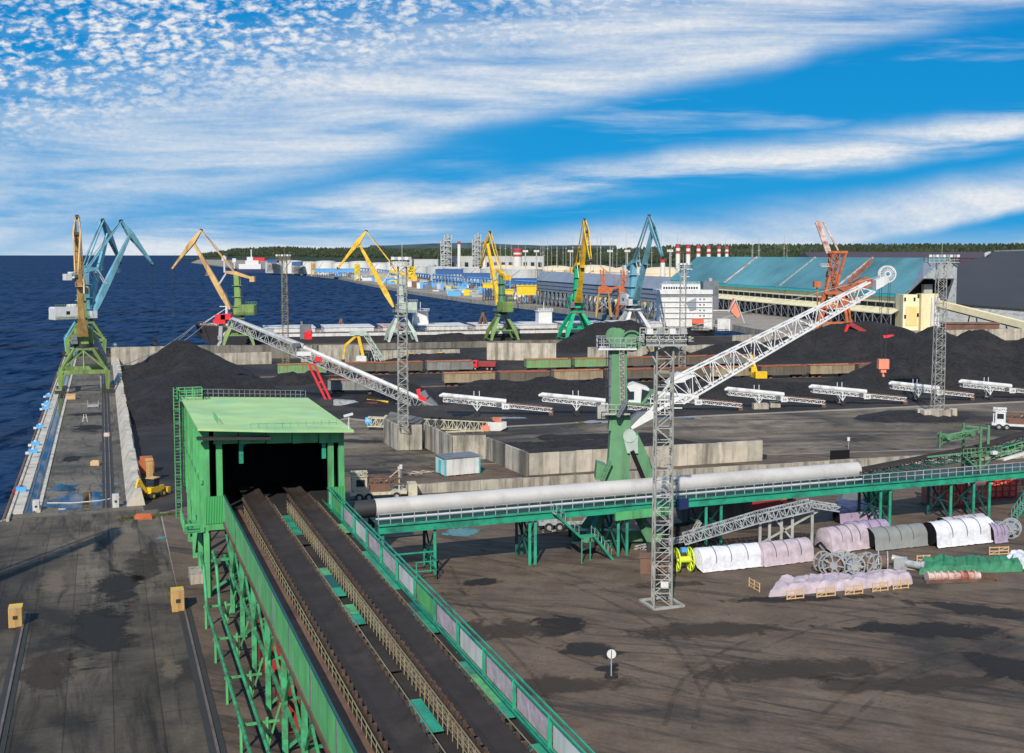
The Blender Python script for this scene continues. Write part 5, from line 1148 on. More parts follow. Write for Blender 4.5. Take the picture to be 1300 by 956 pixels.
# blue terminal: roofs, pipe racks, yellow gantries
for i,(x0,x1,Y_,z,mt) in enumerate(((553,587,1200,17,'cobalt'),(587,622,1190,13,'cobalt'),(642,690,1120,9,'cobalt'),(340,352,2000,24,'cobalt'),(371,382,1900,20,'cobalt'),(568,598,1150,4,'sky_blue'),(400,450,1650,12,'sky_blue'),(455,500,1500,10,'grey_blue'))):
    building('terminal_shed',['long deep blue roof over racks, leftmost above the far quay','deep blue roof just right of the longest far blue roof','blue roof left of the grey-blue stilted shed','small blue block at the far pier head','small blue block behind the slim lattice mast','light blue canopy low on the far quay','light blue shed before the row of white tanks','grey-blue shed before the row of white tanks'][i],'shed',x0,x1,Y_,z,22,mt,mt,z0=z-5 if z>8 else 1,stilts=8 if z>8 else 0)
random.seed(11)
shore=[P(330,343),P(380,347),P(430,352),P(475,361),P(520,369),P(600,380),P(700,390),P(760,398),P(800,405)]
def shore_at(t_):
    t_*=len(shore)-1; i=min(int(t_),len(shore)-2); return shore[i].lerp(shore[i+1],t_-i)
for i in range(9):
    a=shore_at(.12+i*.085); b_=shore_at(.12+(i+1)*.085-.01); off=Vector((30,75,0)); t_=T('pipe_rack',f'{ORD[i]} blue pipe rack from the left along the far oil quay','pipe rack',a+off,world=True)
    m=MB(); n_=9
    for k in range(n_+1):
        q0=(a+off).lerp(b_+off,k/n_)
        for y_ in(0,9): m.beam(q0+Y1*y_,q0+Y1*y_+UP*11,.8); 
        m.beam(q0+UP*11,q0+Y1*9+UP*11,.7); m.beam(q0+UP*6,q0+Y1*9+UP*6,.7)
        if k<n_:
            q1=(a+off).lerp(b_+off,(k+1)/n_); m.beam(q0,q1+UP*11,.4,cap=False)
    t_.part('frame',m,('cobalt','sky_blue','bright_blue')[i%3])
    for z_,mt in((12,'sky_blue'),(11.8,'tank_white'),(7,'cobalt')):
        m=MB(); 
        for y_ in((1,4,7) if mt!='tank_white' else (2.5,5.5)): m.tube(a+off+Y1*y_+UP*z_,b_+off+Y1*y_+UP*z_,.7,6)
        t_.part('pipes',m,mt)
# clutter along the far quay: loading arms, sheds, tanks of many colours
mts=['cobalt','sky_blue','tank_white','grey','bright_yellow','white','rust_brown','bright_blue','tank_grey','cobalt','sky_blue','mid_grey']
for i in range(230):
    f_=random.uniform(.05,.97); a=shore_at(f_); sc1=a.y/1000; q0=a+Vector((random.uniform(0,30),random.uniform(14,130),0)); w_=random.uniform(2,11)*(.6+.5*sc1); d_=random.uniform(2,7); h_=random.uniform(1.5,5.5)*(.7+.4*sc1); mt=random.choice(mts)
    t_=T('terminal_module','small '+{'cobalt':'deep blue','tank_white':'cream','tank_grey':'pale grey','bright_yellow':'yellow','rust_brown':'rusty brown','mid_grey':'slate grey','sky_blue':'light blue','bright_blue':'bright blue'}.get(mt,mt)+' equipment module on the far oil quay','equipment module',q0,0,'small equipment modules on the far oil quay'); m=MB(); m.box((0,0,h_/2),(w_,d_,h_)); m.box((w_*.2,0,h_+.6),(w_*.4,d_*.7,1.2)); t_.part('housing',m,mt)
    m=MB(); m.rail([(-w_/2,-d_/2,h_),(w_/2,-d_/2,h_)],1.2,2,.12); t_.part('railing',m,random.choice(('bright_yellow','grey','sky_blue')))
def gantry(label,px,Yd,w_,h_,mt):
    x=(px-CX)/F*Yd; t_=T('loading_gantry',label,'gantry',(x,Yd,0),0,'yellow gantries on the far quay'); m=MB()
    for i in(-1,1):
        for j in(-1,1): m.beam((i*w_/2,j*w_/2,0),(i*w_/2,j*w_/2,h_),w_*.16)
    for z_ in(.3,.55,.8,1): 
        for j in(-1,1): m.beam((-w_/2,j*w_/2,h_*z_),(w_/2,j*w_/2,h_*z_),w_*.14)
    for k in range(4): m.beam((-w_/2,-w_/2,h_*k/4),(w_/2,-w_/2,h_*(k+1)/4),w_*.1)
    t_.part('frame',m,mt); m=MB(); m.box((0,0,h_*.7),(w_*.7,w_*.7,h_*.5)); t_.part('housing',m,mt)
gantry('slim yellow loading gantry on the far quay, left of the second lattice mast',454,1450,5.5,21,'bright_yellow'); gantry('wider yellow loading gantry just right of the second lattice mast',522,1180,7,21,'bright_yellow'); gantry('tan loading gantry behind the slim pale mast',398,1750,5,20,'jib_tan')
for i,(x0,x1,Y_,z) in enumerate(((656,688,760,12),(640,652,800,8),(613,630,820,12))):
    building('yellow_hopper',['long bright yellow hopper bay left of the stilted shed','small bright yellow hopper right of the olive crane','thin yellow hopper beam behind the olive crane'][i],'hopper',x0,x1,Y_,z,8,'bright_yellow',z0=z-6 if i==0 else z-3,stilts=5)
for i in range(4):
    x=(702+i*-7+20-CX)/F*745; t_=T('pipe_stand',f"{ORD[i]} yellow round-braced frame from the right, before the stilted shed",'pipe stand',(x,745,0)); m=MB(); m.ring((0,0,9),(0,1,0),1.7,.7,12); m.ring((0,0,4.5),(0,1,0),1.7,.6,12); m.beam((-2,0,0),(-2,0,12),.5); m.beam((2,0,0),(2,0,12),.5); t_.part('frame',m,'bright_yellow')
# stilted grey-blue shed
a=PY(686,343,720); b_=PY(852,366,560)
t_=T('stilted_shed','long grey-blue shed on dark stilts along the far quay, behind the emerald green crane','shed',(a.x,a.y,0),world=True)
p0=PY(686,343,760); p1=PY(852,360,560); e0=PY(686,372,750); e1=PY(850,385,550)
d_=Vector((p1.x-p0.x,p1.y-p0.y,0)).normalized(); nn=Vector((d_.y,-d_.x,0))
zr,ze,zb=22,16,9.5
q0=Vector((p0.x,p0.y,0)); q1=Vector((p1.x,p1.y,0)); bk=Vector((.3,1,0)).normalized()
m=MB(); m.extr([q0+UP*zr,q1+UP*zr,q1+UP*ze-bk*10,q0+UP*ze-bk*10],bk*1.0); t_.part('roof',m,'grey_blue')
m=MB(); m.extr([q0+UP*ze-bk*9,q1+UP*ze-bk*9,q1+UP*zb-bk*9,q0+UP*zb-bk*9],bk*18); t_.part('wall',m,'grey_blue')
m=MB()
for z_ in(11.2,13.4): m.beam(q0+UP*z_-bk*9.2,q1+UP*z_-bk*9.2,.3,.35)
t_.part('window_band',m,'mid_grey')
m=MB(); n_=26
for k in range(n_+1):
    m=MB(); q_=q0.lerp(q1,k/n_)-bk*9; m.beam(q_,q_+UP*zb,.9); m.beam(q_+UP*(zb-.4),q_+bk*16+UP*(zb-.4),.5); m.beam(q_+bk*16,q_+bk*16+UP*zb,.9)
    if k<n_:
        q2=q0.lerp(q1,(k+1)/n_)-bk*9; m.beam(q_,q2+UP*zb,.45,cap=False); m.beam(q2,q_+UP*zb,.45,cap=False); m.beam(q_+UP*zb*.5,q2+UP*zb*.5,.4,cap=False)
    t_.part('stilt',m,'mid_grey')
# small orange portal cranes before shed
for i,(px,sc_) in enumerate(((766,1),(792,1.05))):
    q_=P(px,402); t_=T('portal_crane',['left one of two small orange portal cranes on the far quay','right one of two small orange portal cranes on the far quay'][i],'crane',q_,0,'small orange portal cranes'); m=MB()
    for s_ in(-1,1):
        for j in(-1,1): m.beam((s_*4,j*4,0),(s_*2.4,j*2,13),.6)
        m.beam((s_*2.9,-3,9),(s_*-3.6,-3.4,3.5),.3)
    t_.part('legs',m,'jib_tan' if i==0 else 'orange'); m=MB(); m.extr([(-3,-2,12.5),(4,-2,12.5),(5,-2,15),(1,-2,16.5),(-3,-2,16)],(0,4,0)); m.truss((0,0,16),(-1,0,25),2,1.6,5,.5,.3); m.beam((4,0,15),(16,0,17),1.0); m.beam((-2,0,27),(10,0,17),.4); t_.part('upper_works',m,'orange')
# ================================================================ teal warehouse and right-hand sheds
EL=PY(849,356,778); ER=PY(1147,374,503); EL.z=ER.z=15.3
ax=(EL-ER); ax.z=0; Lw=ax.length; ax.normalize(); vr=Vector((ax.y,-ax.x,0)); vr=vr if vr.x>0 else -vr
def TW(l,n_,z): return Vector((ER.x,ER.y,0))+ax*l+vr*n_+UP*z
t_=T('teal_warehouse','huge warehouse with a sloping teal roof and beige wall bands','warehouse',TW(0,0,0),world=True)
m=MB(); m.extr([TW(-1,-1,15.1),TW(Lw,-1,15.1),TW(Lw,21,31),TW(-1,21,31)],UP*.5); rf=t_.part('roof',m,'teal_roof')
m=MB(); m.extr([TW(-1,21,31),TW(Lw,21,31),TW(Lw,30,24),TW(-1,26,27.5)],UP*.5); t_.part('roof',m,'teal_roof')
for k in(60,118,190):
    m=MB(); 
    for j in range(9): m.box(tuple(TW(k+j*0,1+j*2.4,16.9+j*1.75)),(1.6,1.6,.8),.4)
    m.beam(TW(k,-.5,16.2),TW(k,20.5,31.6),.8,.5); t_.part('roof_walkway',m,'rusty_white' if k!=118 else 'grey',rf)
m=MB(); m.extr([TW(-1,-1.2,15.1),TW(-1,-1.2,14.2),TW(-1,0,14.2),TW(-1,0,15.1)],ax*(Lw+1)); t_.part('gutter',m,'cyan',rf)
m=MB(); m.extr([TW(0,0,11.3),TW(0,0,14.9),TW(0,.5,14.9),TW(0,.5,11.3)],ax*Lw); t_.part('upper_wall',m,'beige')
m=MB(); m.extr([TW(0,0,6.9),TW(0,0,9.0),TW(0,.5,9.0),TW(0,.5,6.9)],ax*Lw); m.extr([TW(0,-6,6.6),TW(0,-6,7.0),TW(0,0,9.2),TW(0,0,8.8)],ax*Lw*.8); t_.part('lower_wall',m,'beige')
m=MB(); m.extr([TW(0,1,0),TW(0,1,15),TW(0,1.5,15),TW(0,1.5,0)],ax*Lw); t_.part('inner_wall',m,'dark')
m=MB(); n_=38
for k in range(n_+1):
    m=MB(); l=Lw*k/n_; m.beam(TW(l,-6,0),TW(l,-6,6.8),.5); m.beam(TW(l,0,9),TW(l,0,11.4),.4); m.beam(TW(l,-6,6.7),TW(l,0,9.2),.3)
    if k<n_: m.beam(TW(l,-6,0),TW(l+Lw/n_,-6,6.8),.25,cap=False); m.beam(TW(l+Lw/n_,-6,0),TW(l,-6,6.8),.25,cap=False)
    t_.part('column',m,'mid_grey')
m=MB(); m.extr([TW(-.5,0,0),TW(-.5,26,0),TW(-.5,26,27),TW(-.5,21,30.5),TW(-.5,0,15)],ax*.5); t_.part('gable_wall',m,'grey')
Yg=497
def G2(px,py,dy=0): return PY(px,py,Yg+dy)
t2=T('transfer_tower','beige transfer building with a grey canopy at the near corner of the teal warehouse','building',(G2(1165,418).x,Yg,0),world=True)
def gx(nm,x0,x1,y0,zb_,dy,dep,mat,par=None):
    a=G2(x0,y0,dy); b_=G2(x1,y0,dy); m=MB(); m.box(((a.x+b_.x)/2,Yg+dy+dep/2,(a.z+zb_)/2),(b_.x-a.x,dep,a.z-zb_)); return t2.part(nm,m,mat,par)
w1=gx('wall',1147,1170,374,0,0,10,'beige'); gx('wall',1170,1192,373,0,-3,12,'beige'); gx('wall',1183,1193,378,0,-4,1,'white')
m=MB(); a=G2(1150,389,-.1); b_=G2(1165,389,-.1); m.box(((a.x+b_.x)/2,Yg-.1,a.z/2+1),(b_.x-a.x,.3,a.z-2)); t2.part('stained_door',m,'yellow_stain',w1)
for x0,y0 in((1149,380),(1161,380),(1166,376),(1149,402),(1165,400)):
    a=G2(x0,y0,-.1); m=MB(); m.box(tuple(a),(.8,.3,1.6)); t2.part('window',m,'glass',w1)
gx('louvre',1173,1184,361,14,0,6,'grey')
m=MB(); m.extr([G2(1172,353.5,-7),G2(1195,334,-7),G2(1212,353.5,-7)],Y1*.5); m.extr([G2(1172,353.5,-7),G2(1195,334,-7),G2(1172,330,30),G2(1152,374,4)],UP*.4); m.extr([G2(1195,334,-7),G2(1212,353.5,-7),G2(1212,351,20),G2(1195,333,20)],UP*.3); t2.part('canopy',m,'grey')
m=MB(); m.extr([G2(1155,372,3),G2(1172,355,3),G2(1208,355,3),G2(1206,362,3),G2(1192,374,3)],Y1*.4); t2.part('canopy_opening',m,'interior_black')
# conveyor bridge beige to right
t3=T('beige_conveyor_bridge','beige enclosed conveyor bridge sloping down to the right edge from the transfer building','conveyor bridge',(G2(1192,400).x,Yg,0),world=True)
m=MB(); m.beam(G2(1192,386,-4),PY(1330,421,440),2.6,3.2); br=t3.part('enclosure',m,'beige')
for k in range(6):
    q_=G2(1192,386,-4).lerp(PY(1330,421,440),(k+.5)/6); m=MB(); m.box((q_.x,q_.y-1.55,q_.z+.2),(1.0,.4,.8)); t3.part('window',m,'glass',br)
m=MB(); m.beam(G2(1192,389.5,-4),PY(1330,425,440),2.9,.4)
for px,Y_ in((1235,478),(1273,462),(1310,446)):
    q_=PY(px,400,Y_); q_.z=9.0 if px<1250 else 5.5 if px<1290 else 3; 
    for s_ in(-1.5,1.5): m.beam((q_.x+s_*1.8,Y_,0),(q_.x+s_*.6,Y_,q_.z+1),.4)
t3.part('trestle',m,'dark')
building('low_shed','long low rusty brown wagon shed beneath the beige conveyor bridge','shed',1200,1270,440,6.2,4,'rust_brown','rust_brown')
# charcoal roofs
t4=T('charcoal_shed','very large charcoal-roofed storage shed at the right edge','warehouse',(PY(1250,385,560).x,560,0),world=True)
m=MB(); m.extr([PY(1196,384,520),PY(1500,408,480),PY(1500,312,760),PY(1262,319.5,760),PY(1196,345,640)],UP*-.5); t4.part('roof',m,'charcoal_roof')
m=MB(); m.extr([PY(1196,384,521),PY(1500,408,481),Vector((PY(1500,408,481).x,481,0)),Vector((PY(1196,384,521).x,521,0))],Y1*1); t4.part('wall',m,'grey')
m=MB(); m.extr([PY(1250,327,720),PY(1258,321,735),PY(1254,321.5,740),PY(1250,323,740)],UP*.9); t4.part('skylight',m,'tank_white')
m=MB(); m.beam(PY(1262,319,760),PY(1500,311.5,760),1,1); t4.part('ridge_cap',m,'mid_grey')
building('dark_roofed_shed','long low shed with a dark purple roof behind the teal warehouse','warehouse',1028,1262,950,30,40,'purple_roof','purple_roof',gable=5)
# ================================================================ forest and lightning masts
prof=[(250,323,9000),(268,321,8600),(300,316,7800),(360,314,7000),(420,316,6200),(500,315,4800),(560,315,4000),(620,315,3400),(700,316,3000),(800,315,2800),(860,311,2700),(950,310,2600),(1100,310,2500),(1300,309,2400),(1500,308,2400)]
def pat(px):
    for (a,b_,c),(d_,e,f) in zip(prof[:-1],prof[1:]):
        if a<=px<=d_: t_=(px-a)/(d_-a); return b_+(e-b_)*t_, c+(f-c)*t_
    return prof[-1][1:]
m=MB(); px=250; cols_=[]
while px<=1500:
    y_,Y_=pat(px); c=PY(px,y_,Y_); x=c.x; zz=max(c.z-10,1)
    cols_.append([(x,Y_-650,-1),(x*(Y_-420)/Y_,Y_-420,zz*.35),(x*(Y_-200)/Y_,Y_-200,zz*.75),(x,Y_,zz),(x*1.1,Y_*1.1,zz*.8),(x*1.6,Y_*1.6,-5)]); px+=12
vs=[v_ for c in cols_ for v_ in c]; n_=6
m.add(vs,[(i*n_+j,(i+1)*n_+j,(i+1)*n_+j+1,i*n_+j+1) for i in range(len(cols_)-1) for j in range(n_-1)])
struct('hills',m,'foliage')
random.seed(5); m=MB()
def tree(mb,x,y,z,h,r):
    n_=6; a0=random.random()*6; vs=[]
    for k,(rr,zz) in enumerate(((.35,.12),(1,.35),(.8,.62),(.4,.86))):
        for i in range(n_):
            a=a0+i*2*math.pi/n_+k*.5; q_=rr*r*random.uniform(.7,1.25); vs.append((x+math.cos(a)*q_,y+math.sin(a)*q_,z+h*zz*random.uniform(.92,1.08)))
    vs.append((x,y,z+h))
    fs=[(k*n_+i,k*n_+(i+1)%n_,(k+1)*n_+(i+1)%n_,(k+1)*n_+i) for k in range(3) for i in range(n_)]+[(3*n_+i,3*n_+(i+1)%n_,4*n_) for i in range(n_)]
    mb.add(vs,fs)
m1,m2=MB(),MB()
for i in range(13000):
    px=random.uniform(255,1420); y_,Y0=pat(px); t_=random.random()**.8; Y_=Y0-430+t_*480
    c=PY(px,y_,Y0); zz=max(c.z-10,1); k=(Y_-(Y0-420))/420; z=zz*(.35+.65*max(0,min(1,k))) if k>0 else zz*.3
    h_=random.uniform(7,15)*(1 if Y0<5000 else 1.5); tree(m1 if i%3 else m2,(px-CX)/F*Y_,Y_,z-2,h_,h_*random.uniform(.2,.34))
struct('forest',m1,'foliage',kind='stuff'); 
mk('foliage_light',(.06,.075,.04),.9,var=.4,sc=.01,dirt=(.03,.042,.02),da=.4,dsc=.006,spec=.1)
struct('forest_light_trees',m2,'foliage_light',kind='stuff')
# distant blue ridge
m=MB(); cols_=[]
for k in range(40):
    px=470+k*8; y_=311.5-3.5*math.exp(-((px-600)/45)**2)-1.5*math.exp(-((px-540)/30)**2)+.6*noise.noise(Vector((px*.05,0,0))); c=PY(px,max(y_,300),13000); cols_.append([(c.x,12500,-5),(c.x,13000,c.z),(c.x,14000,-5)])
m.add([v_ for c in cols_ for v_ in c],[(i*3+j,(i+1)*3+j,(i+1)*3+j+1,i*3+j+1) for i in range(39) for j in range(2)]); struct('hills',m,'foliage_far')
rod=None
for i in range(46):
    px=random.choice((random.uniform(540,1010),random.uniform(640,860))); Y_=random.uniform(1250,1650); h_=random.uniform(44,60); x=(px-CX)/F*Y_
    if rod is None:
        rod=T('lightning_mast','thin pale lightning mast standing among the far tanks before the forest','mast',(x,Y_,0),0,'thin lightning masts among the far tanks'); m=MB(); m.tube((0,0,0),(0,0,50),.4,5,.18); rod.part('pole',m,'galv'); m=MB(); m.box((0,0,35),(1.6,1.6,.6)); rod.part('collar',m,'galv')
    else: o=copy_tree(rod.o,None,(x,Y_,0)); o.scale=(1,1,h_/50)
for i,(px,Y_) in enumerate(((667,1300),(681,1280),(724,1250),(774,1230),(796,1220),(850,1150))):
    x=(px-CX)/F*Y_; t_=T('floodlight_pole',f'{ORD[i]} floodlight pole from the left above the beige tanks','lamp post',(x,Y_,0),0,'floodlight poles above the beige tanks'); m=MB(); m.tube((0,0,0),(0,0,36),.7,6); t_.part('pole',m,'galv'); m=MB(); m.box((0,0,36),(6,2,.8)); 
    for k in range(4): m.box((-2.4+k*1.6,0,37.2),(1.1,1,1.4))
    t_.part('lamp_head',m,'tank_white')
# small boats near the far quay
for i,(px,py) in enumerate(((558,371),(578,374),(738,392))):
    q_=P(px,py+3,-3); q_.z=-3; t_=T('work_boat',['left white work boat moored at the far quay','right white work boat moored at the far quay','white work boat by the far quay near the emerald crane'][i],'boat',q_,-.25); m=MB(); m.stations([(Vector((-9,0,.9)),Y1,UP,3,1.8),(Vector((5,0,.9)),Y1,UP,4.4,1.8),(Vector((10,0,1.4)),Y1,UP,.6,2.2)]); t_.part('hull',m,'white'); m=MB(); m.box((-3,0,2.8),(6,3,2.2)); t_.part('cabin',m,'clean_white')
# ================================================================ vehicles and yard objects
def veh(name,label,cat,loc,rz,group=None): return T(name,label,cat,loc,rz,group)
def wheels(t_,pts,r,w_=.45,hub='grey'):
    for x,y in pts:
        m=MB(); m.wheel((x,y,r),(0,1,0),r,w_,16); a=t_.part('wheel',m,'tyre'); m=MB(); m.wheel((x,y,r),(0,1,0),r*.5,w_+.06,10); t_.part('rim',m,hub,a)
def excavator(label,loc,rz,body,arm,boomup=True,under='dark'):
    t_=veh('excavator',label,'excavator',loc,rz)
    for y in(-1.3,1.3):
        m=MB(); m.stations([(Vector((-2,y,.5)),Y1,UP,.6,.7),(Vector((-1.6,y,.5)),Y1,UP,.6,1),(Vector((1.6,y,.5)),Y1,UP,.6,1),(Vector((2,y,.5)),Y1,UP,.6,.7)]); t_.part('track',m,'tyre')
    m=MB(); m.box((-.6,0,1.8),(3.6,2.7,1.3)); m.box((-1.9,0,2.0),(1.2,2.7,1.5)); t_.part('body',m,body)
    m=MB(); m.box((.7,.85,2.6),(1.5,1.1,1.8)); c_=t_.part('cab',m,'clean_white' if body!='yellow' else body); m=MB(); m.box((.75,.85,2.9),(1.54,1.14,.8)); t_.part('window',m,'glass',c_)
    m=MB(); m.beam((.9,-.2,2),(4.3,-.2,5.6),.5,.8); m.beam((4.3,-.2,5.6),(5.8,-.2,5.2),.45,.6); t_.part('boom',m,arm)
    m=MB(); m.beam((5.6,-.2,5.5),(7.0,-.2,2.0),.4,.5); t_.part('stick',m,arm)
    m=MB(); m.extr([(6.5,-.9,2),(7.4,-.9,2),(7.6,-.9,1.0),(6.8,-.9,.6),(6.2,-.9,1.2)],(0,1.5,0)); t_.part('bucket',m,'dark')
    return t_
def loader(label,loc,rz,mt='yellow'):
    t_=veh('wheel_loader',label,'wheel loader',loc,rz); wheels(t_,[(-1.6,-1.1),(-1.6,1.1),(1.6,-1.1),(1.6,1.1)],.75,.55,mt)
    m=MB(); m.box((-1.7,0,1.6),(2.6,1.9,1.1)); m.box((1.3,0,1.3),(1.6,1.2,.9)); t_.part('body',m,mt)
    m=MB(); m.box((0,0,2.4),(1.4,1.5,1.6)); c_=t_.part('cab',m,'glass'); m=MB(); m.box((0,0,3.25),(1.6,1.7,.14)); t_.part('cab_roof',m,mt,c_)
    m=MB()
    for y in(-.5,.5): m.beam((1.3,y,1.7),(3.2,y,.9),.25,.35)
    t_.part('lift_arm',m,mt); m=MB(); m.extr([(3.0,-1.4,.2),(4.2,-1.4,.15),(3.9,-1.4,.9),(3.1,-1.4,1.4)],(0,2.8,0)); t_.part('bucket',m,'grey')
    return t_
def truck(label,loc,rz,mt):
    t_=veh('tipper_lorry',label,'lorry',loc,rz); wheels(t_,[(x,y) for x in(-2.6,-1.3,2.4) for y in(-1.05,1.05)],.52,.35)
    m=MB(); m.box((0,0,.95),(7.2,1.1,.3)); t_.part('chassis',m,'dark')
    m=MB(); m.extr([(1.7,-1.2,.9),(3.5,-1.2,.9),(3.6,-1.2,1.9),(3.3,-1.2,2.9),(1.7,-1.2,2.95)],(0,2.4,0)); c_=t_.part('cab',m,mt); m=MB(); m.box((3.47,0,2.35),(.12,2.0,.75)); t_.part('windscreen',m,'glass',c_); m=MB(); m.box((2.7,0,2.35),(.8,2.46,.6)); t_.part('side_window',m,'glass',c_)
    m=MB()
    for y in(-.9,.9): m.box((3.62,y,1.15),(.08,.35,.2))
    t_.part('headlights',m,'clean_white',c_)
    m=MB(); m.extr([(-3.7,-1.2,1.2),(1.45,-1.2,1.2),(1.45,-1.2,2.7),(-3.9,-1.2,2.6)],(0,2.4,0)); t_.part('tipper_body',m,'dark_red')
    return t_
excavator('yellow excavator with a tall arm in front of a tan wagon',P(961,486),R(100),'yellow','yellow').o.scale=(1.15,)*3
truck('red tipper lorry on the coal yard just left of the bright green wagons',P(614,470),R(172),'red').o.scale=(.95,)*3
loader('yellow wheel loader on the coal heap behind the second lattice mast',P(522,462)+UP*0,R(10))
loader('yellow wheel loader farther right on the same coal heap, with a raised cab',P(560,461),R(160))
loader('small yellow loader climbing the heap left of the near lattice mast',P(826,459),R(120))
# material handler
t_=veh('material_handler','tall yellow material handler with a bent arm, behind the inclined stacker','material handler',P(462,463),R(180))
m=MB(); m.box((0,0,.6),(4,3,.8)); t_.part('undercarriage',m,'dark'); wheels(t_,[(x,y) for x in(-1.4,1.4) for y in(-1.3,1.3)],.6,.4)
m=MB(); m.box((.6,0,1.9),(3,2.6,1.6)); t_.part('body',m,'clean_white'); m=MB(); m.box((-.9,.6,2.9),(1.2,1.2,1.5)); t_.part('cab',m,'glass')
m=MB(); m.beam((.2,0,2.6),(1.6,0,9.0),.6,.9); t_.part('boom',m,'yellow'); m=MB(); m.beam((1.6,0,9.2),(5.6,0,5.8),.45,.7); m.beam((5.6,0,5.8),(6.2,0,1.6),.35,.5); t_.part('stick',m,'yellow')
m=MB(); m.beam((6.2,0,1.6),(6.2,0,.4),.9); t_.part('grab',m,'dark')
t_=T('folded_conveyor','pale folded conveyor frame leaning behind the yellow material handler','conveyor',P(478,463),world=True); Yk=P(478,463).y
m=MB(); m.truss(PY(464,424,Yk),PY(487,459,Yk),1.2,1.2,8,.2,.12); m.box(tuple(PY(455,423,Yk)),(5,1.4,1.2)); t_.part('frame',m,'pale_grey_green'); m=MB(); m.truss(PY(466,424,Yk+1),PY(478,458,Yk+1),.8,.8,6,.14,.1); t_.part('leg',m,'white')
# yellow backhoe near pier wall
t_=veh('backhoe','small yellow backhoe beside the end of the pier wall, left of the green transfer house',"backhoe",P(194,632),R(70)); wheels(t_,[(-1,-.8),(-1,.8),(1.2,-.8),(1.2,.8)],.5,.35,'yellow')
m=MB(); m.box((.2,0,1.2),(2.8,1.4,.8)); t_.part('body',m,'yellow'); m=MB(); m.box((.1,0,2.1),(1.2,1.2,1.2)); c_=t_.part('cab',m,'glass'); m=MB(); m.box((.1,0,2.75),(1.4,1.4,.1)); t_.part('cab_roof',m,'jib_tan',c_)
m=MB(); m.beam((-1.4,0,1),(-2.6,.2,3.0),.3,.4); m.beam((-2.6,.2,3.0),(-3.6,.2,.8),.25,.3); t_.part('digging_arm',m,'yellow'); m=MB(); m.box((2.4,0,.7),(.6,1.8,.8)); t_.part('bucket',m,'yellow')
m=MB(); m.box((0,0,.9),(2.2,1.8,1.8)); m.box((0,0,2.1),(1.8,1.5,.7)); single('scrap_bin','brown scrap bin with a green edge, behind the yellow backhoe','bin',m,'rusty_orange',P(186,600),AU,world=False)
m=MB(); m.box((0,0,1.6),(.9,.9,3.2)); m.box((0,0,3.3),(1.1,1.1,.2)); single('yellow_pillar','tan switch cabinet standing behind the yellow backhoe','cabinet',m,'jib_tan',P(190,612),AU,world=False)
m=MB()
for k in range(26):
    a=Vector((random.uniform(-1.4,1.4),random.uniform(-.8,.8),random.uniform(.1,.6))); m.beam(a,a+Vector((random.uniform(-.9,.9),random.uniform(-.9,.9),random.uniform(-.1,.5))),.1)
single('scrap_heap','tangle of rusty scrap bars at the near end of the pier wall','scrap heap',m,'rust_brown',P(170,622),world=False)
m=MB(); m.box((0,0,.28),(2.2,.7,.5)); m.box((0,0,.6),(1.9,.5,.12)); single('orange_barrier','orange barrier block on the yard left of the green transfer house','barrier',m,'orange',P(183,659),world=False)
# white mobile machine behind pipe (left)
def machine(label,loc,rz,mt,sc_=1.0):
    t_=veh('mobile_crusher',label,'yard machine',loc,rz); t_.o.scale=(sc_,)*3
    m=MB(); m.box((0,0,1.0),(7.6,2.0,.4)); t_.part('chassis',m,mt); wheels(t_,[(x,y) for x in(-2.6,-1.3,2.4) for y in(-1,1)],.55,.35)
    m=MB(); m.box((-2.4,0,2.2),(1.7,1.9,2.0)); c_=t_.part('cab',m,mt); m=MB(); m.box((-2.4,-.97,2.5),(1.1,.1,.9)); t_.part('window',m,'glass',c_)
    m=MB(); m.truss((-3.6,0,3.6),(-1.4,0,3.6),1.2,.5,4,.14,.1); m.beam((-3.5,0,1.2),(-3.5,0,3.7),.2); t_.part('front_frame',m,mt)
    m=MB(); m.box((.2,0,1.7),(2.6,1.8,1.0)); m.truss((-1.2,0,2.6),(2.8,0,2.6),1.4,.8,6,.12,.08); t_.part('deck_gear',m,'rust_brown'); 
    m=MB(); m.beam((2.8,-.5,1.2),(2.8,-.5,4.2),.16); m.beam((2.8,-.5,4.1),(1.0,-.5,2.6),.1); m.box((2.8,-.5,4.3),(.35,.3,.35)); t_.part('lamp_pole',m,mt)
    m=MB(); m.box((4.6,0,1.3),(1.2,2.1,1.6)); t_.part('rear_tank',m,mt); return t_
machine('cream rusty yard machine with a lamp pole behind the steel pipe end',P(480,634),R(12),'cream_steel')
machine('white yard tractor with open frames at the right edge, left of the rising belt',P(1288,546),R(-22),'clean_white',1.05)
# small white markers
for i,(px,py) in enumerate(((509,607),(1077,570),(1196,565),(1244,560))):
    t_=T('marker_post',['white-topped post beside the low wall, left of the cabin','white-topped post behind the long low wall at mid right','white-topped post behind the wall left of the green drive frame','white-topped post beside the green drive frame'][i],'post',P(px,py)); m=MB(); m.tube((0,0,0),(0,0,1.6),.05,6); t_.part('pole',m,'grey'); m=MB(); m.tube((0,0,1.4),(0,0,2.0),.25,8); t_.part('head',m,'clean_white')
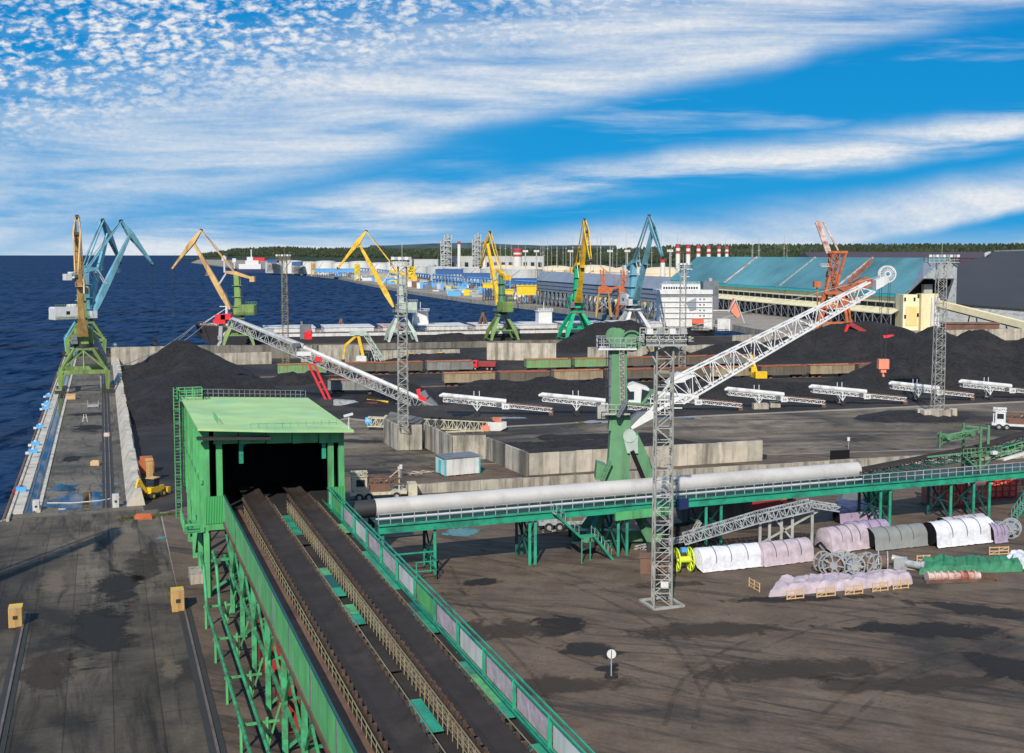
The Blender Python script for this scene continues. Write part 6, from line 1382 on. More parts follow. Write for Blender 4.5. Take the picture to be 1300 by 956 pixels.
# cabin
c=P(565,606); t_=T('site_cabin','white flat-roofed site cabin with teal corner trim in front of the slab walls','cabin',c,math.atan2((P(609,602)-c).y,(P(609,602)-c).x)); Lc=(P(609,602)-c).length; Dc=3.6
m=MB(); m.box((Lc/2,Dc/2,1.45),(Lc,Dc,2.5)); b_=t_.part('body',m,'white')
for x in(0.06,Lc-.06): 
    for y in(0,Dc):
        m=MB(); m.box((x,y,1.45),(.22,.2,2.6)); t_.part('corner_trim',m,'cyan')
m=MB(); m.box((Lc/2,Dc/2,2.8),(Lc+.3,Dc+.3,.16)); m.box((Lc/2,Dc/2,2.9),(Lc*.8,Dc*.6,.1)); t_.part('roof',m,'mid_grey'); m=MB(); m.box((-.04,1.9,1.3),(.1,.9,2.0)); t_.part('door',m,'cyan',b_)
m=MB(); 
for k in range(5): m.box((.4+k*(Lc-.8)/4,Dc/2,.1),(.3,Dc,.2))
t_.part('bearers',m,'rust_brown')
# long yellow-white truss machine in front of the slab walls
Yt=P(560,556).y+9
def TM(px,py,dy=0): return PY(px,py,Yt+dy)
t_=T('truss_conveyor','long cream lattice conveyor frame resting behind the slab walls, with a blue drum end','truss conveyor',(TM(545,550).x,Yt,0),world=True)
m=MB(); m.truss(TM(488,534),TM(640,542),1.8,1.7,28,.18,.1); t_.part('frame',m,'cream_steel')
m=MB(); m.extr([TM(620,536,-1),TM(643,537,-1),TM(643,543,-1),TM(633,548,-1),TM(618,548,-1)],Y1*2); t_.part('nose',m,'white')
m=MB(); m.beam(TM(500,528),TM(628,535),1.2,.35); t_.part('belt',m,'belt')
m=MB(); m.box(tuple(TM(616,545,-1.2)),(1.4,.5,1.4)); m.box(tuple(TM(631,533,0)),(1.6,1,.9)); t_.part('red_guard',m,'salmon')
m=MB(); m.truss(TM(566,551,-2.5),TM(618,549,-1.5),1.0,.8,9,.12,.08); t_.part('lower_frame',m,'cream_steel')
m=MB(); m.truss(TM(467,535),TM(488,536),1.4,1.6,4,.2,.1); t_.part('front_frame',m,'cream_steel')
m=MB(); m.wheel(TM(468,535),(1,0,0),.8,1.1,14); t_.part('drum',m,'bright_blue')
# ================================================================ right-hand yard stores
def roll(label,a,b,r,mat,cat='covered roll',name='covered_pipe_roll',group='tarp-covered rolls on the yard',openend=True):
    A_=P(*a);B_=P(*b); d_=(B_-A_); L_=d_.length; d_.normalize(); n_=Vector((-d_.y,d_.x,0)); t_=T(name,label,cat,A_,math.atan2(d_.y,d_.x),group)
    m=MB(); m.tube((.1,0,r),(L_-.1,0,r),r*.93,20); t_.part('roll',m,'interior_black' if openend else 'grey')
    vs=[];nx=30;na=19
    for i in range(nx+1):
        x=L_*i/nx
        for j in range(na+1):
            s_=j/na; a_=R(-15)+R(210)*s_; rr=r*(1.04+.07*noise.noise(Vector((x*.9,s_*4,A_.x)))+.04*noise.noise(Vector((x*2.6,s_*9,A_.x))))
            y_,z_=rr*math.cos(a_),r+rr*math.sin(a_)
            if j<2 or j>na-2: k=(2-j if j<2 else j-(na-2)); z_=r*.35-.12*k*r if j<2 else r*.35-.12*k*r; y_=(1 if j<2 else -1)*r*(1.02+.12*k+.06*noise.noise(Vector((x*1.5,j,A_.x)))); z_=max(.04,z_ + .05*noise.noise(Vector((x*2,j,3))))
            vs.append((x+.06*noise.noise(Vector((j*.8,i,1))),y_,z_))
    m=MB(); m.add(vs,[(i*(na+1)+j,(i+1)*(na+1)+j,(i+1)*(na+1)+j+1,i*(na+1)+j+1) for i in range(nx) for j in range(na)])
    if not openend:
        for i_ in(0,nx):
            ring=[Vector(vs[i_*(na+1)+j]) for j in range(na+1)]; c=Vector((0 if i_==0 else L_,0,r*.9)); sg=-1 if i_==0 else 1
            mid=[c.lerp(p,.55)+Vector((sg*(.3+.1*noise.noise(p*2)),0,0)) for p in ring]; rr=[Vector((p.x+sg*.03,p.y,p.z)) for p in ring]
            k=len(ring); m.add(rr+mid+[c+Vector((sg*.34,0,0))],[(j,j+1,k+j+1,k+j) for j in range(k-1)]+[(k+j,k+j+1,2*k) for j in range(k-1)])
    t_.part('tarp',m,mat,smooth=True)
    for k_ in range(1,4):
        m=MB(); x_=L_*k_/4+.15*math.sin(k_*5+A_.x); pr_=None
        for j in range(15):
            a_=R(-10)+R(200)*j/14; p_=Vector((x_,r*1.09*math.cos(a_),r+r*1.09*math.sin(a_)))
            if pr_ is not None: m.beam(pr_,p_,.07,.05)
            pr_=p_
        t_.part('strap',m,'mid_grey')
    return t_
roll('long white tarp-covered roll beside the lime green wheels',(884,724),(960,716),1.15,'tarp_white',openend=False)
roll('pink tarp-covered roll end to end with the long white one',(961,717),(1024,709),1.15,'tarp_pink',openend=False)
roll('wide dusty pink covered roll behind the tangle of cable reels',(1045,700),(1094,693),1.3,'tarp_pink',openend=False)
roll('short mauve covered roll behind the wide dusty pink one',(1076,690),(1122,685),1.2,'tarp_violet',openend=False)
roll('dark grey tarp-covered roll with an open black end, in the middle of the row',(1102,697),(1168,690),1.15,'tarp_grey')
roll('bright white draped roll with an open black end near the right',(1178,693),(1252,685),1.35,'tarp_white')
roll('dusty pink roll behind the bright white draped one',(1194,680),(1246,674),1.05,'tarp_pink')
roll('short violet wrapped roll at the right end of the bright white one',(1252,688),(1269,686),1.1,'tarp_violet')
roll('small pink draped roll in the shade under the pipe bridge',(1061,664),(1112,659),.8,'tarp_violet')
def reel(label,px,py,r,w_,mat,ang,group,spokes=8,core=True):
    q_=P(px,py); t_=T('cable_reel',label,'cable reel',q_,ang,group)
    for s_ in(-1,1):
        m=MB(); m.ring((0,s_*w_/2,r),(0,1,0),r*.94,.13,22); m.ring((0,s_*w_/2,r),(0,1,0),r*.3,.1,12)
        for k in range(spokes): a=k*2*math.pi/spokes; m.beam((math.cos(a)*.3*r,s_*w_/2,r+math.sin(a)*.3*r),(math.cos(a)*.93*r,s_*w_/2,r+math.sin(a)*.93*r),.12)
        t_.part('flange',m,mat)
    m=MB(); m.tube((0,-w_/2,r),(0,w_/2,r),r*.26,12); t_.part('core',m,mat)
    m=MB(); m.tube((0,-w_*.4,r),(0,w_*.4,r),r*.62,16); t_.part('cable_coil',m,('mid_grey','rust_brown','grey_blue')[int(px)%3]) if group else None
    return t_
t_=reel('pair of big lime green spoked wheels on an axle, beside the near lattice mast',867,726,1.3,1.5,'lime',R(-78),None,9)
m=MB(); m.box((.2,0,2.4),(.5,.6,.4)); t_.part('motor',m,'bright_blue')
m=MB(); m.box((0,0,.85),(3.6,1.6,1.7)); m.box((0,0,1.75),(3.8,1.8,.12)); single('rusty_box','dark brown steel box behind the near lattice mast','steel box',m,'rust_brown',P(835,727),R(-8),world=False)
for i,(px,py,r,an) in enumerate(((1047,728,1.15,20),(1060,732,1.25,-35),(1077,727,1.1,60),(1082,733,1.2,10),(1098,728,1.1,-50),(1105,731,1.2,35),(1120,727,1.15,75),(1070,723,1.0,-10))):
    reel(f'{ORD[i]} steel cable reel from the left in the row behind the pink covered goods' if i<7 else 'small grey cable reel at the back of the jumbled row',px,py,r,.9,('galv','grey','grey','galv')[i%4],R(an),'jumbled grey cable reels',7)
for i,(px,py,an) in enumerate(((1268,687,20),(1283,683,-30))): reel(['left dark steel reel beside the violet roll','right dark steel reel next to the green stairs'][i],px,py,1.15,.9,'grey',R(an),'dark reels at the right edge',6)
# cloth covered pallets
def draped(label,pts,h,mat,name='covered_pallets',cat='covered goods',lumps=.3,grp=None,nx=70,ny=14):
    A_,B_,C_,D_=[P(*p) for p in pts]; t_=T(name,label,cat,A_,world=True,group=grp); vs=[]
    for i in range(nx+1):
        for j in range(ny+1):
            u0,v0=i/nx,j/ny; p=A_.lerp(B_,u0).lerp(D_.lerp(C_,u0),v0); e=min(u0*nx/2.0,(1-u0)*nx/2.0,v0*ny/1.6,(1-v0)*ny/1.6,1); z=h*e**.45*(1+lumps*noise.noise(Vector((p.x*.6,p.y*.9,2)))*1.2)*(.86 if (u0*9)%1<.16 else 1)*(1+.07*noise.noise(Vector((p.x*2.2,p.y*2.2,8))))+.06*noise.noise(Vector((p.x*3,p.y*3,5))); vs.append((p.x,p.y,max(.03,z)))
    m=MB(); m.add(vs,[(i*(ny+1)+j,(i+1)*(ny+1)+j,(i+1)*(ny+1)+j+1,i*(ny+1)+j+1) for i in range(nx) for j in range(ny)]); t_.part('tarp',m,mat,smooth=True)
    return t_
t_=draped('long low row of goods under pink tarps inside tan wooden frames',[(974,759),(1160,742),(1150,731),(990,742)],.95,'tarp_pink')
for i,(x0,y0,x1,y1) in enumerate(((999,762,1020,760),(1037,759,1060,757),(1073,756,1095,754),(1108,752,1127,750),(1134,749,1153,747),(951,745,964,752),(1256,705,1280,704),(1164,716,1180,715))):
    A_=P(x0,y0);B_=P(x1,y1); m=MB(); 
    for z_ in(.12,.45,.85): m.beam(A_+UP*z_,B_+UP*z_,.07,.1)
    for k in range(3): q_=A_.lerp(B_,k/2); m.beam(q_,q_+UP*.95,.1)
    m.beam(A_+UP*.1,B_+UP*.85,.06)
    single('pallet_frame',(f'{ORD[i]} tan wooden frame from the left along the front of the pink tarps' if i<5 else ['tan wooden frame standing free left of the pink tarps','tan wooden frame behind the green tarp at the right','small tan wooden frame behind the left end of the green tarp'][i-5]),'wooden frame',m,'wood',A_,group='tan wooden pallet frames')
draped('crumpled green tarp over a long low load at the right',[(1165,730),(1300,726),(1290,713),(1170,716)],.9,'tarp_green',lumps=.45)
draped('white and blue wrapped bundle beyond the green tarp at the right edge',[(1272,716),(1305,724),(1312,712),(1282,706)],1.0,'tarp_white',lumps=.5,nx=12)
draped('purple-black tarp over goods in the shade of the pipe bridge',[(1052,660),(1112,654),(1110,645),(1060,648)],1.4,'tarp_violet',lumps=.3,nx=14)
t_=T('engine_part','long rusty machine shaft with white bolts lying in front of the green tarp','machine part',P(1176,739),R(6)); m=MB(); m.tube((0,0,.55),(5.6,0,.5),.4,12); 
for k in range(8): m.tube((k*.7,0,.55),(k*.7+.2,0,.55),.55,12)
t_.part('shaft',m,'rusty_white'); m=MB(); m.beam((-.4,-.6,.2),(7,-.3,.15),.3); m.beam((5.6,.3,.5),(7.4,-.3,.4),.5); t_.part('skid',m,'rust_brown')
t_=T('machine_block','grey machine block with flanged pipe ends beside the green tarp','machine part',P(1143,722),R(-20)); m=MB(); m.box((0,0,.6),(1.3,1.0,1.2)); m.tube((.5,-.2,.7),(2.2,-.5,.6),.4,12); m.tube((2.1,-.5,.6),(2.4,-.55,.6),.55,12); t_.part('casing',m,'grey'); m=MB(); m.tube((-.9,0,1.1),(.3,0,.9),.35,10); m.box((1.3,.1,.3),(1.6,.8,.5)); t_.part('flange',m,'galv')
# gangway lattice
t_=T('lattice_gangway','long grey lattice gangway propped on trestles under the pipe bridge, behind the white roll','gangway',P(880,712),world=True); Yw=P(920,702).y
def GW(px,py,dy=0): return PY(px,py,Yw+dy)
m=MB(); m.truss(GW(806,697,2),GW(868,684,1),1.3,.35,8,.1,.07); m.truss(GW(868,684,1),GW(960,657),1.5,1.0,14,.14,.09); m.truss(GW(960,657),GW(1030,641),1.5,1.0,10,.14,.09); m.truss(GW(1030,640),GW(1064,645),1.4,.5,4,.12,.08); t_.part('span',m,'grey')
m=MB()
for x_ in(965,977,992,1006,1031): m.beam(GW(x_,652),(GW(x_,652).x,Yw,0),.3)
m.beam(GW(965,690),GW(1040,648),.2); m.beam(GW(985,660),GW(1010,690),.2); t_.part('trestle',m,'galv')
m=MB(); m.truss(GW(888,662,2),GW(872,690,2),.9,.3,7,.1,.07); t_.part('ladder',m,'galv')
# shaded brown wagon-like truck under pipe
truck('orange-red grab lorry partly hidden behind the lattice gangway under the pipe bridge',P(972,655),R(15),'orange_red')
t_=T('dump_trailer','dark grey dump trailer parked in the shade below the pipe conveyor','trailer',P(905,672),.15); m=MB(); m.extr([(-4,-1.2,1.2),(4,-1.2,1.2),(4.5,-1.2,3.6),(-4.5,-1.2,3.2)],(0,2.4,0)); t_.part('body',m,'dark_concrete'); wheels(t_,[(x,y) for x in(-3,-1.8,2.2) for y in(-1,1)],.55,.4)
t_=machine('grey truck-mounted machine in the shade left of the green tower crane base',P(722,672),R(8),'grey')
# orange containers
for i,(px,py,w_,mt) in enumerate(((1188,640,3.2,'orange_red'),(1205,641,3.0,'salmon'),(1228,637,5.0,'orange_red'),(1262,630,5.5,'salmon'),(1290,614,3.4,'orange_red'))):
    t_=T('steel_container',['tall orange-red slatted crate, leftmost beyond the pipe bridge','salmon slatted crate next to the leftmost orange-red one','orange-red container behind the bridge legs','wide salmon container right of the bridge legs','small orange container at the right edge under the rising belt'][i],'container',P(px,py),.2,'orange containers beyond the bridge'); m=MB(); m.box((0,0,1.5 if i<2 else 1.3),(w_-.3,2.3,2.9 if i<2 else 2.4)); bd=t_.part('body',m,mt); m=MB(); hh=3 if i<2 else 2.5
    for k in range(6):
        m.box((-w_/2+.2+k*(w_-.4)/5,-1.2,hh/2),(.16,.12,hh))
    for k in range(4): m.box((0,-1.22,.2+k*(hh-.3)/3),(w_-.2,.1,.18))
    t_.part('frame_bars',m,'red' if mt=='salmon' else 'rusty_white',bd)
t_=T('green_tank','round bright green tank on a dark stand behind the pipe bridge','tank',P(1111,648),0); m=MB(); m.lathe((0,0,0),[(.9,.6),(1.35,1.2),(1.4,2.2),(1.1,3.0),(.5,3.4)],20); t_.part('vessel',m,'green',smooth=True); m=MB(); m.tube((-1.2,0,2.0),(1.8,0,2.0),1.25,20); t_.part('vessel',m,'green',smooth=True); m=MB()
for x_ in(-.8,.8): m.beam((x_,0,0),(x_,0,1),.3)
t_.part('stand',m,'dark')
t_=T('small_trailer','small dark trailer left of the bright green tank','trailer',P(1076,643),.1); m=MB(); m.extr([(-1.3,-.8,.6),(1.3,-.8,.6),(1,-.8,1.9),(-.9,-.8,1.9)],(0,1.6,0)); t_.part('body',m,'mid_grey'); wheels(t_,[(-.8,-.8),(.8,-.8)],.4,.25)
m=MB(); m.box((0,0,1.2),(3.2,.25,2.2)); m.box((0,-.2,.1),(3.2,.8,.2)); single('dark_screen','dark blurred shelter panel on the long low wall, above the pipe end','panel',m,'interior_black',P(1066,590),.2,world=False)
random.seed(31)
for i,(px,py,l) in enumerate(((528,603,'pale sheet of scrap plate lying left of the teal-trimmed cabin'),(540,600,'round pale tub lying left of the teal-trimmed cabin'),(640,612,'rusty scrap heap right of the teal-trimmed cabin by the low wall'),(700,676,'loose grey pipe lengths in the shade under the pipe bridge'))):
    m=MB()
    for k in range(9): a=Vector((random.uniform(-1,1),random.uniform(-.6,.6),random.uniform(.05,.25))); m.beam(a,a+Vector((random.uniform(-1.2,1.2),random.uniform(-.5,.5),random.uniform(-.03,.2))),random.uniform(.06,.3),.06)
    single('scrap_pile',l.replace('sheet of scrap plate','scrap plates').replace('round pale tub','pale broken boards'),'scrap pile',m,('pale_concrete','cream_steel','rust_brown','galv')[i],P(px,py),world=False)
# speed signs
def sign(label,px,py,h_,discs,grp):
    t_=T('road_sign',label,'road sign',P(px,py),0,grp); m=MB(); m.tube((0,0,0),(0,0,h_),.05,8); t_.part('pole',m,'grey')
    for k in range(discs):
        z_=h_-.35-k*.72; m=MB(); m.wheel((0,-.07,z_),(0,1,0),.34,.04,22); d_=t_.part('disc',m,'clean_white'); m=MB(); m.ring((0,-.1,z_),(0,1,0),.31,.06,22); t_.part('red_rim',m,'red',d_)
        m=MB()
        if k==0:
            for x_ in(-.1,.1): m.ring((x_,-.1,z_),(0,1,0),.07,.025,10)
        else: m.box((0,-.1,z_),(.3,.02,.06))
        t_.part('figure',m,'dark',d_)
    return t_
sign('two round speed signs stacked on one post by the bridge leg',675,712,3.4,2,'road signs')
sign_=T('road_sign','round white sign on a tyre base in the foreground of the brown yard','road sign',P(776,860)); m=MB(); m.tube((0,0,0),(0,0,2.0),.05,8); sign_.part('pole',m,'grey'); m=MB(); m.wheel((0,-.07,1.9),(0,1,0),.36,.05,24); d_=sign_.part('disc',m,'clean_white'); m=MB(); m.box((0,-.1,1.9),(.05,.03,.66)); sign_.part('bar',m,'dark',d_); m=MB(); m.ring((0,0,.12),(0,0,1),.42,.22,18); sign_.part('tyre_base',m,'tyre')
# ================================================================ pier furniture
for i,(px,py) in enumerate(((62,505),(60,515),(58,521),(51,545),(45,567),(42,577),(27,626))):
    t_=T('mooring_bollard',f'{ORD[i]} blue bollard box along the seaward pier edge, counted from the crane','bollard',P(px,py),AU,'blue bollard boxes on the pier edge'); m=MB(); m.box((0,0,.55),(1.3,.9,.7)); t_.part('housing',m,'bright_blue'); m=MB(); m.tube((0,0,.9),(0,0,1.1),.25,8); m.box((-.9,0,.3),(.5,.5,.4)); t_.part('cap',m,'dark_red' if i==6 else 'clean_white')
def stop(label,px,py,mt,mt2,h_,grp,w_=1.1):
    t_=T('buffer_stop',label,'buffer stop',P(px,py),AU,grp); m=MB(); m.box((0,0,h_/2),(w_,1.0,h_)); b_=t_.part('block',m,mt2); m=MB(); m.box((0,.65,h_*.62),(w_*1.05,1.2,h_*.75)); t_.part('backing',m,mt); m=MB(); m.box((0,-.52,h_*.55),(w_*.35,.08,h_*.18)); t_.part('recess',m,'dark',b_)
stop('yellow buffer stop at the end of the left rail on the concrete apron',20,795,'yellow','jib_tan',1.7,'yellow buffer stops')
stop('yellow buffer stop at the end of the right rail, beside the green legs',226,775,'yellow','jib_tan',1.9,'yellow buffer stops')
stop('white buffer post at the pier end of the left crane rail',46,649,'pale_concrete','white',1.3,'white buffer posts',.8)
stop('white buffer post at the pier end of the right crane rail',147,644,'pale_concrete','white',1.6,'white buffer posts',.8)
m=MB(); m.box((0,0,.55),(1.9,1.3,1.1)); m.box((0,0,1.15),(2.1,1.5,.1)); single('wooden_crate','square wooden crate under the nearest pier crane, between its legs','crate',m,'wood',P(90,507),AU,world=False)
t_=T('steel_pallet_stack','grey steel frame trolley on the pier deck in front of the nearest crane','trolley',P(118,517),AU); m=MB()
for k in range(5): m.beam((-1.1,-1.8+k*.9,.35),(1.1,-1.8+k*.9,.35),.12)
for x_ in(-1.1,1.1): m.beam((x_,-2,.35),(x_,2,.35),.14); m.beam((x_,1.8,.35),(x_,1.8,1.3),.1)
t_.part('frame',m,'grey')
m=MB()
for x_ in(-.5,.5): m.beam((x_*.4,0,1.6),(x_,0,0),.08); m.beam((x_*.4,0,1.6),(x_,.6,0),.08)
m.beam((-.3,0,1.0),(.3,0,1.0),.07); single('steel_trestle','small white A-shaped trestle standing alone on the pier deck','trestle',m,'white',P(108,536),0,world=False)
m=MB(); m.box((0,0,.35),(1.3,.9,.7)); m.box((0,.1,.75),(1.0,.7,.1)); single('small_crate','small pale crate on the pier deck behind the blue puddle','crate',m,'wood',P(121,591),.1,world=False)
m=MB(); m.box((0,0,.4),(1.0,.5,.8)); m.tube((-.5,0,.6),(.5,0,.6),.2,8); single('winch','small pale winch on the landward crane rail of the pier','winch',m,'rusty_white',P(136,555),0,world=False)
m=MB(); m.path([W(161.5,-7.6,.12),W(160.4,-4.5,.12),W(160.8,-1,.12),W(162,1.5,.12)],.06,5); single('hose','thin white hose across the dark puddle on the pier','hose',m,'clean_white',W(161,-4,0))
m=MB(); m.box((0,0,.05),(.9,.3,.12)); single('white_plank','small white plank floating in the puddle on the pier','plank',m,'clean_white',P(79,647),0,world=False)
# gangway stair beside nearest crane
t_=T('access_stair','light grey access stair slanting beside the nearest pier crane, on its landward side','stairs',W(300,2.5,0),world=True); m=MB(); q0=PY(120,424,282); q1=PY(134,456,282); 
for s_ in(-.5,.5): m.beam(q0+Y1*s_,q1+Y1*s_,.25,.6)
for k in range(7): q_=q0.lerp(q1,k/6); m.beam(q_-Y1*.5,q_+Y1*.5,.9,.12)
t_.part('flight',m,'grey'); m=MB(); m.beam(q1,(q1.x,q1.y,0),.25); m.beam(q0.lerp(q1,.5),(q0.lerp(q1,.5).x,q1.y,0),.2); t_.part('post',m,'grey')
# weeds along slab joints
m=MB(); random.seed(9)
for i in range(700):
    u0=random.random(); p=P(150,660).lerp(P(228,652),u0)+Vector((random.gauss(0,.25),random.gauss(0,.35),0)); a=random.random()*6; h_=random.uniform(.1,.35)
    m.add([p+Vector((math.cos(a)*.1,math.sin(a)*.1,0)),p-Vector((math.cos(a)*.1,math.sin(a)*.1,0)),p+Vector((random.gauss(0,.1),random.gauss(0,.1),h_))],[(0,1,2)])
struct('weeds',m,'weeds',kind='stuff')
# stones and coal lumps scattered over the yards
m=MB(); random.seed(21)
for i in range(1600):
    if i%2: q_=P(random.uniform(430,1300),random.uniform(500,600))
    else: q_=P(random.uniform(500,1320),random.uniform(690,900))
    r=random.uniform(.03,.09); m.add([(q_.x-r,q_.y,.02),(q_.x,q_.y-r,.02),(q_.x+r,q_.y,.02),(q_.x,q_.y+r,.02),(q_.x,q_.y,r*.9)],[(0,1,4),(1,2,4),(2,3,4),(3,0,4)])
struct('coal_lumps',m,'coal',kind='stuff')
# ================================================================ camera, sun, sky
cam=bpy.data.cameras.new('camera'); co=bpy.data.objects.new('camera',cam); col.objects.link(co)
co.location=(0,0,H); co.rotation_euler=(R(90)-PIT,0,0); cam.sensor_fit='HORIZONTAL'; cam.sensor_width=36; cam.lens=36*F/1300
cam.shift_y=-(478-CY)/1300; cam.clip_start=1; cam.clip_end=60000
sc=bpy.context.scene; sc.camera=co
SE,SA=R(35),R(10)     # sun elevation; light travels 10 degrees right of straight ahead
d=Vector((math.sin(SA)*math.cos(SE),math.cos(SA)*math.cos(SE),-math.sin(SE)))
sl=bpy.data.lights.new('sun','SUN'); sl.energy=5.0; sl.angle=R(.53); sl.color=(1,.93,.82)
so=bpy.data.objects.new('sun',sl); col.objects.link(so); so.rotation_euler=d.to_track_quat('-Z','Y').to_euler()
w=bpy.data.worlds.new('World'); sc.world=w; w.use_nodes=True; n=w.node_tree.nodes; L=w.node_tree.links
bg=n['Background']; sky=n.new('ShaderNodeTexSky'); sky.sky_type='NISHITA'; sky.sun_disc=False; sky.sun_elevation=SE; sky.sun_rotation=math.atan2(-d.x,-d.y)
sky.ozone_density=3; sky.air_density=1.0; sky.dust_density=.3
tc=n.new('ShaderNodeTexCoord'); sx=n.new('ShaderNodeSeparateXYZ'); L.new(tc.outputs['Generated'],sx.inputs[0])
M=lambda op,a,b=None: mathn(n,L,op,a,b)
hy=M('MAXIMUM',sx.outputs[1],.02)
u=M('DIVIDE',sx.outputs[0],hy); v=M('DIVIDE',M('MAXIMUM',sx.outputs[2],0.0),hy)     # direction: azimuth and height tangents
hz=M('MAXIMUM',sx.outputs[2],.012)
cx=M('DIVIDE',sx.outputs[0],hz); cy=M('DIVIDE',sx.outputs[1],hz)                    # cloud-layer plane coordinates
cb=n.new('ShaderNodeCombineXYZ'); L.new(cx,cb.inputs[0]); L.new(cy,cb.inputs[1])
cuv=n.new('ShaderNodeCombineXYZ'); L.new(u,cuv.inputs[0]); L.new(v,cuv.inputs[1])
def warp(off): return off
warpn=M('MULTIPLY',M('SUBTRACT',fn(n,L,cuv.outputs[0],5,4),.5),.035)
vv=M('ADD',v,warpn)
def line(u0,v0,u1,v1):   # signed height above the line through two points
    k=(v1-v0)/(u1-u0); return M('SUBTRACT',vv,M('ADD',M('MULTIPLY',u,k),v0-k*u0))
q=lambda px,py: ((px-650)/1450,(323-py)/1450)
def smooth(x,lo,hi):
    r=N(n,'MapRange',interpolation_type='SMOOTHSTEP',i1=lo,i2=hi,i3=0,i4=1); L.new(x,r.inputs[0]); return r.outputs[0]
# streaky cirrus noise stretched along the wind
mp=N(n,'Mapping'); mp.inputs['Rotation'].default_value=(0,0,-R(17)); mp.inputs['Scale'].default_value=(3.0,30,1); L.new(cuv.outputs[0],mp.inputs[0])
st=fn(n,L,mp.outputs[0],1,7,.6,.35)
mp=N(n,'Mapping'); mp.inputs['Rotation'].default_value=(0,0,-R(14)); mp.inputs['Scale'].default_value=(1.6,9,1); L.new(cuv.outputs[0],mp.inputs[0])
st2=fn(n,L,mp.outputs[0],1,5,.6,.5)
# puffy altocumulus in the cloud plane
mp=N(n,'Mapping'); mp.inputs['Scale'].default_value=(9,4.2,1); mp.inputs['Rotation'].default_value=(0,0,R(12)); L.new(cb.outputs[0],mp.inputs[0])
mp.inputs['Scale'].default_value=(16,8,1)
uvp=N(n,'Mapping'); uvp.inputs['Scale'].default_value=(88,175,1); uvp.inputs['Rotation'].default_value=(0,0,-R(10)); L.new(cuv.outputs[0],uvp.inputs[0])
wpn=N(n,'TexNoise'); wpn.inputs['Scale'].default_value=.45; wpn.inputs['Detail'].default_value=3; L.new(uvp.outputs[0],wpn.inputs['Vector'])
va=N(n,'VectorMath',operation='MULTIPLY_ADD'); L.new(wpn.outputs['Color'],va.inputs[0]); va.inputs[1].default_value=(2.4,2.4,0); L.new(uvp.outputs[0],va.inputs[2])
vo=N(n,'TexVoronoi',feature='SMOOTH_F1'); vo.inputs['Scale'].default_value=1.0; vo.inputs['Smoothness'].default_value=.6; L.new(va.outputs[0],vo.inputs['Vector'])
pf=fn(n,L,uvp.outputs[0],1.6,6,.65,.3)
puff=M('SUBTRACT',M('MULTIPLY',pf,1.35),vo.outputs['Distance'])
big=fn(n,L,cuv.outputs[0],6,4,.5)
# band A: main bank, lower edge from (0,300)-(650,160)-(1300,20)
eA=line(*q(400,212),*q(1300,22)); eA2=line(*q(0,300),*q(620,165))
lowA=smooth(eA,-.010,.020); fade=smooth(u,-.25,.06)
lowA=M('ADD',M('MULTIPLY',lowA,fade),M('MULTIPLY',smooth(eA2,-.03,.02),M('SUBTRACT',1,fade)))
# height inside the bank decides puffy (top left) or smooth
hi=line(*q(0,160),*q(900,-10)); puffz=smooth(hi,-.04,.06)
topfade=M('SUBTRACT',1,M('MULTIPLY',smooth(line(*q(0,60),*q(500,-120)),-.01,.09),.8))
smoothc=M('MULTIPLY',smooth(M('ADD',M('MULTIPLY',st,.6),M('MULTIPLY',st2,.4)),.30,.60),.97)
left=smooth(u,-.45,.1); smoothc=M('MULTIPLY',smoothc,M('ADD',M('MULTIPLY',left,.2),.8))
pc=smooth(M('ADD',puff,M('MULTIPLY',M('SUBTRACT',big,.5),1.1)),-.15,.6)
pc=M('MULTIPLY',pc,topfade)
dense=smooth(u,-.22,.2); pc=M('MAXIMUM',pc,M('MULTIPLY',dense,M('MULTIPLY',smoothc,.85)))
bank=M('MULTIPLY',lowA,M('ADD',M('MULTIPLY',puffz,pc),M('MULTIPLY',M('SUBTRACT',1,puffz),smoothc)))
# band B: long streak (400,290)-(1300,165)
eB=line(*q(420,278),*q(1300,168)); bB=M('MULTIPLY',smooth(eB,-.022,-.002),M('SUBTRACT',1,smooth(eB,.0,.03)))
bB=M('MULTIPLY',bB,M('MULTIPLY',smooth(st,.32,.6),smooth(u,-.42,-.05)))
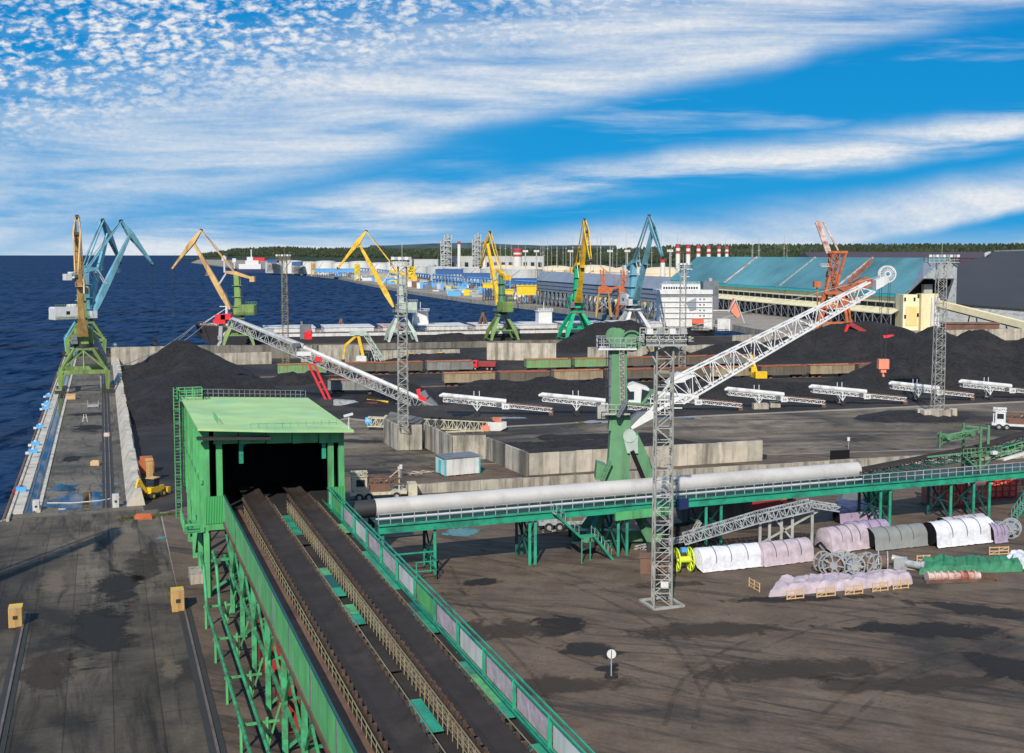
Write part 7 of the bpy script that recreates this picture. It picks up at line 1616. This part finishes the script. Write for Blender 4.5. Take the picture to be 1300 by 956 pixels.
# band C: low bank right
eC=line(*q(620,300),*q(1300,205)); eC2=line(*q(1000,312),*q(1300,262))
bC=M('MULTIPLY',smooth(M('MULTIPLY',eC,-1),-.006,.03),M('SUBTRACT',1,M('MULTIPLY',smooth(M('MULTIPLY',eC2,-1),.0,.012),1)))
bC=M('MULTIPLY',bC,M('MULTIPLY',smooth(st2,.25,.5),smooth(u,-.3,.05)))
# band D: pale low haze at left horizon
eD=line(*q(0,292),*q(380,215)); bD=M('MULTIPLY',smooth(M('MULTIPLY',eD,-1),.0,.04),M('MULTIPLY',smooth(st,.35,.62),M('SUBTRACT',1,smooth(u,-.12,.02))))
bD=M('MULTIPLY',bD,.8)
wisp=M('MULTIPLY',smooth(st,.52,.75),.42)
cloud=M('MAXIMUM',M('MAXIMUM',bank,bB),M('MAXIMUM',M('MAXIMUM',bC,bD),wisp)); cloud=M('MINIMUM',cloud,.97)
# blue: Nishita sky, saturated, deepened
hs=N(n,'HueSaturation'); hs.inputs['Saturation'].default_value=1.35; L.new(sky.outputs[0],hs.inputs['Color'])
skm=N(n,'Mix',data_type='RGBA'); skm.inputs[0].default_value=.97; L.new(hs.outputs[0],skm.inputs[6])
gr=mixc(n,L,smooth(v,.0,.3),(.06,4.0,8.8),(.02,2.8,7.4)); L.new(gr,skm.inputs[7])
hzn=mixc(n,L,M('MULTIPLY',smooth(M('MULTIPLY',v,-1),-.03,0.0),.6),skm.outputs[2],(5.5,7.6,9.4))
shade=ramp(n,L,M('ADD',M('MULTIPLY',pf,.6),M('MULTIPLY',st,.4)),.3,.65)
cc=mixc(n,L,shade,(7.8,8.8,10.2),(11.6,11.3,10.8))
cloud=M('MULTIPLY',M('POWER',cloud,1.15),.99)
fin=mixc(n,L,cloud,hzn,cc)
L.new(fin,bg.inputs[0]); bg.inputs[1].default_value=.082
sc.view_settings.view_transform='Standard'; sc.view_settings.look='None'; sc.view_settings.exposure=0; sc.view_settings.gamma=1
sc.cycles.max_bounces=5; sc.cycles.diffuse_bounces=2; sc.cycles.glossy_bounces=3
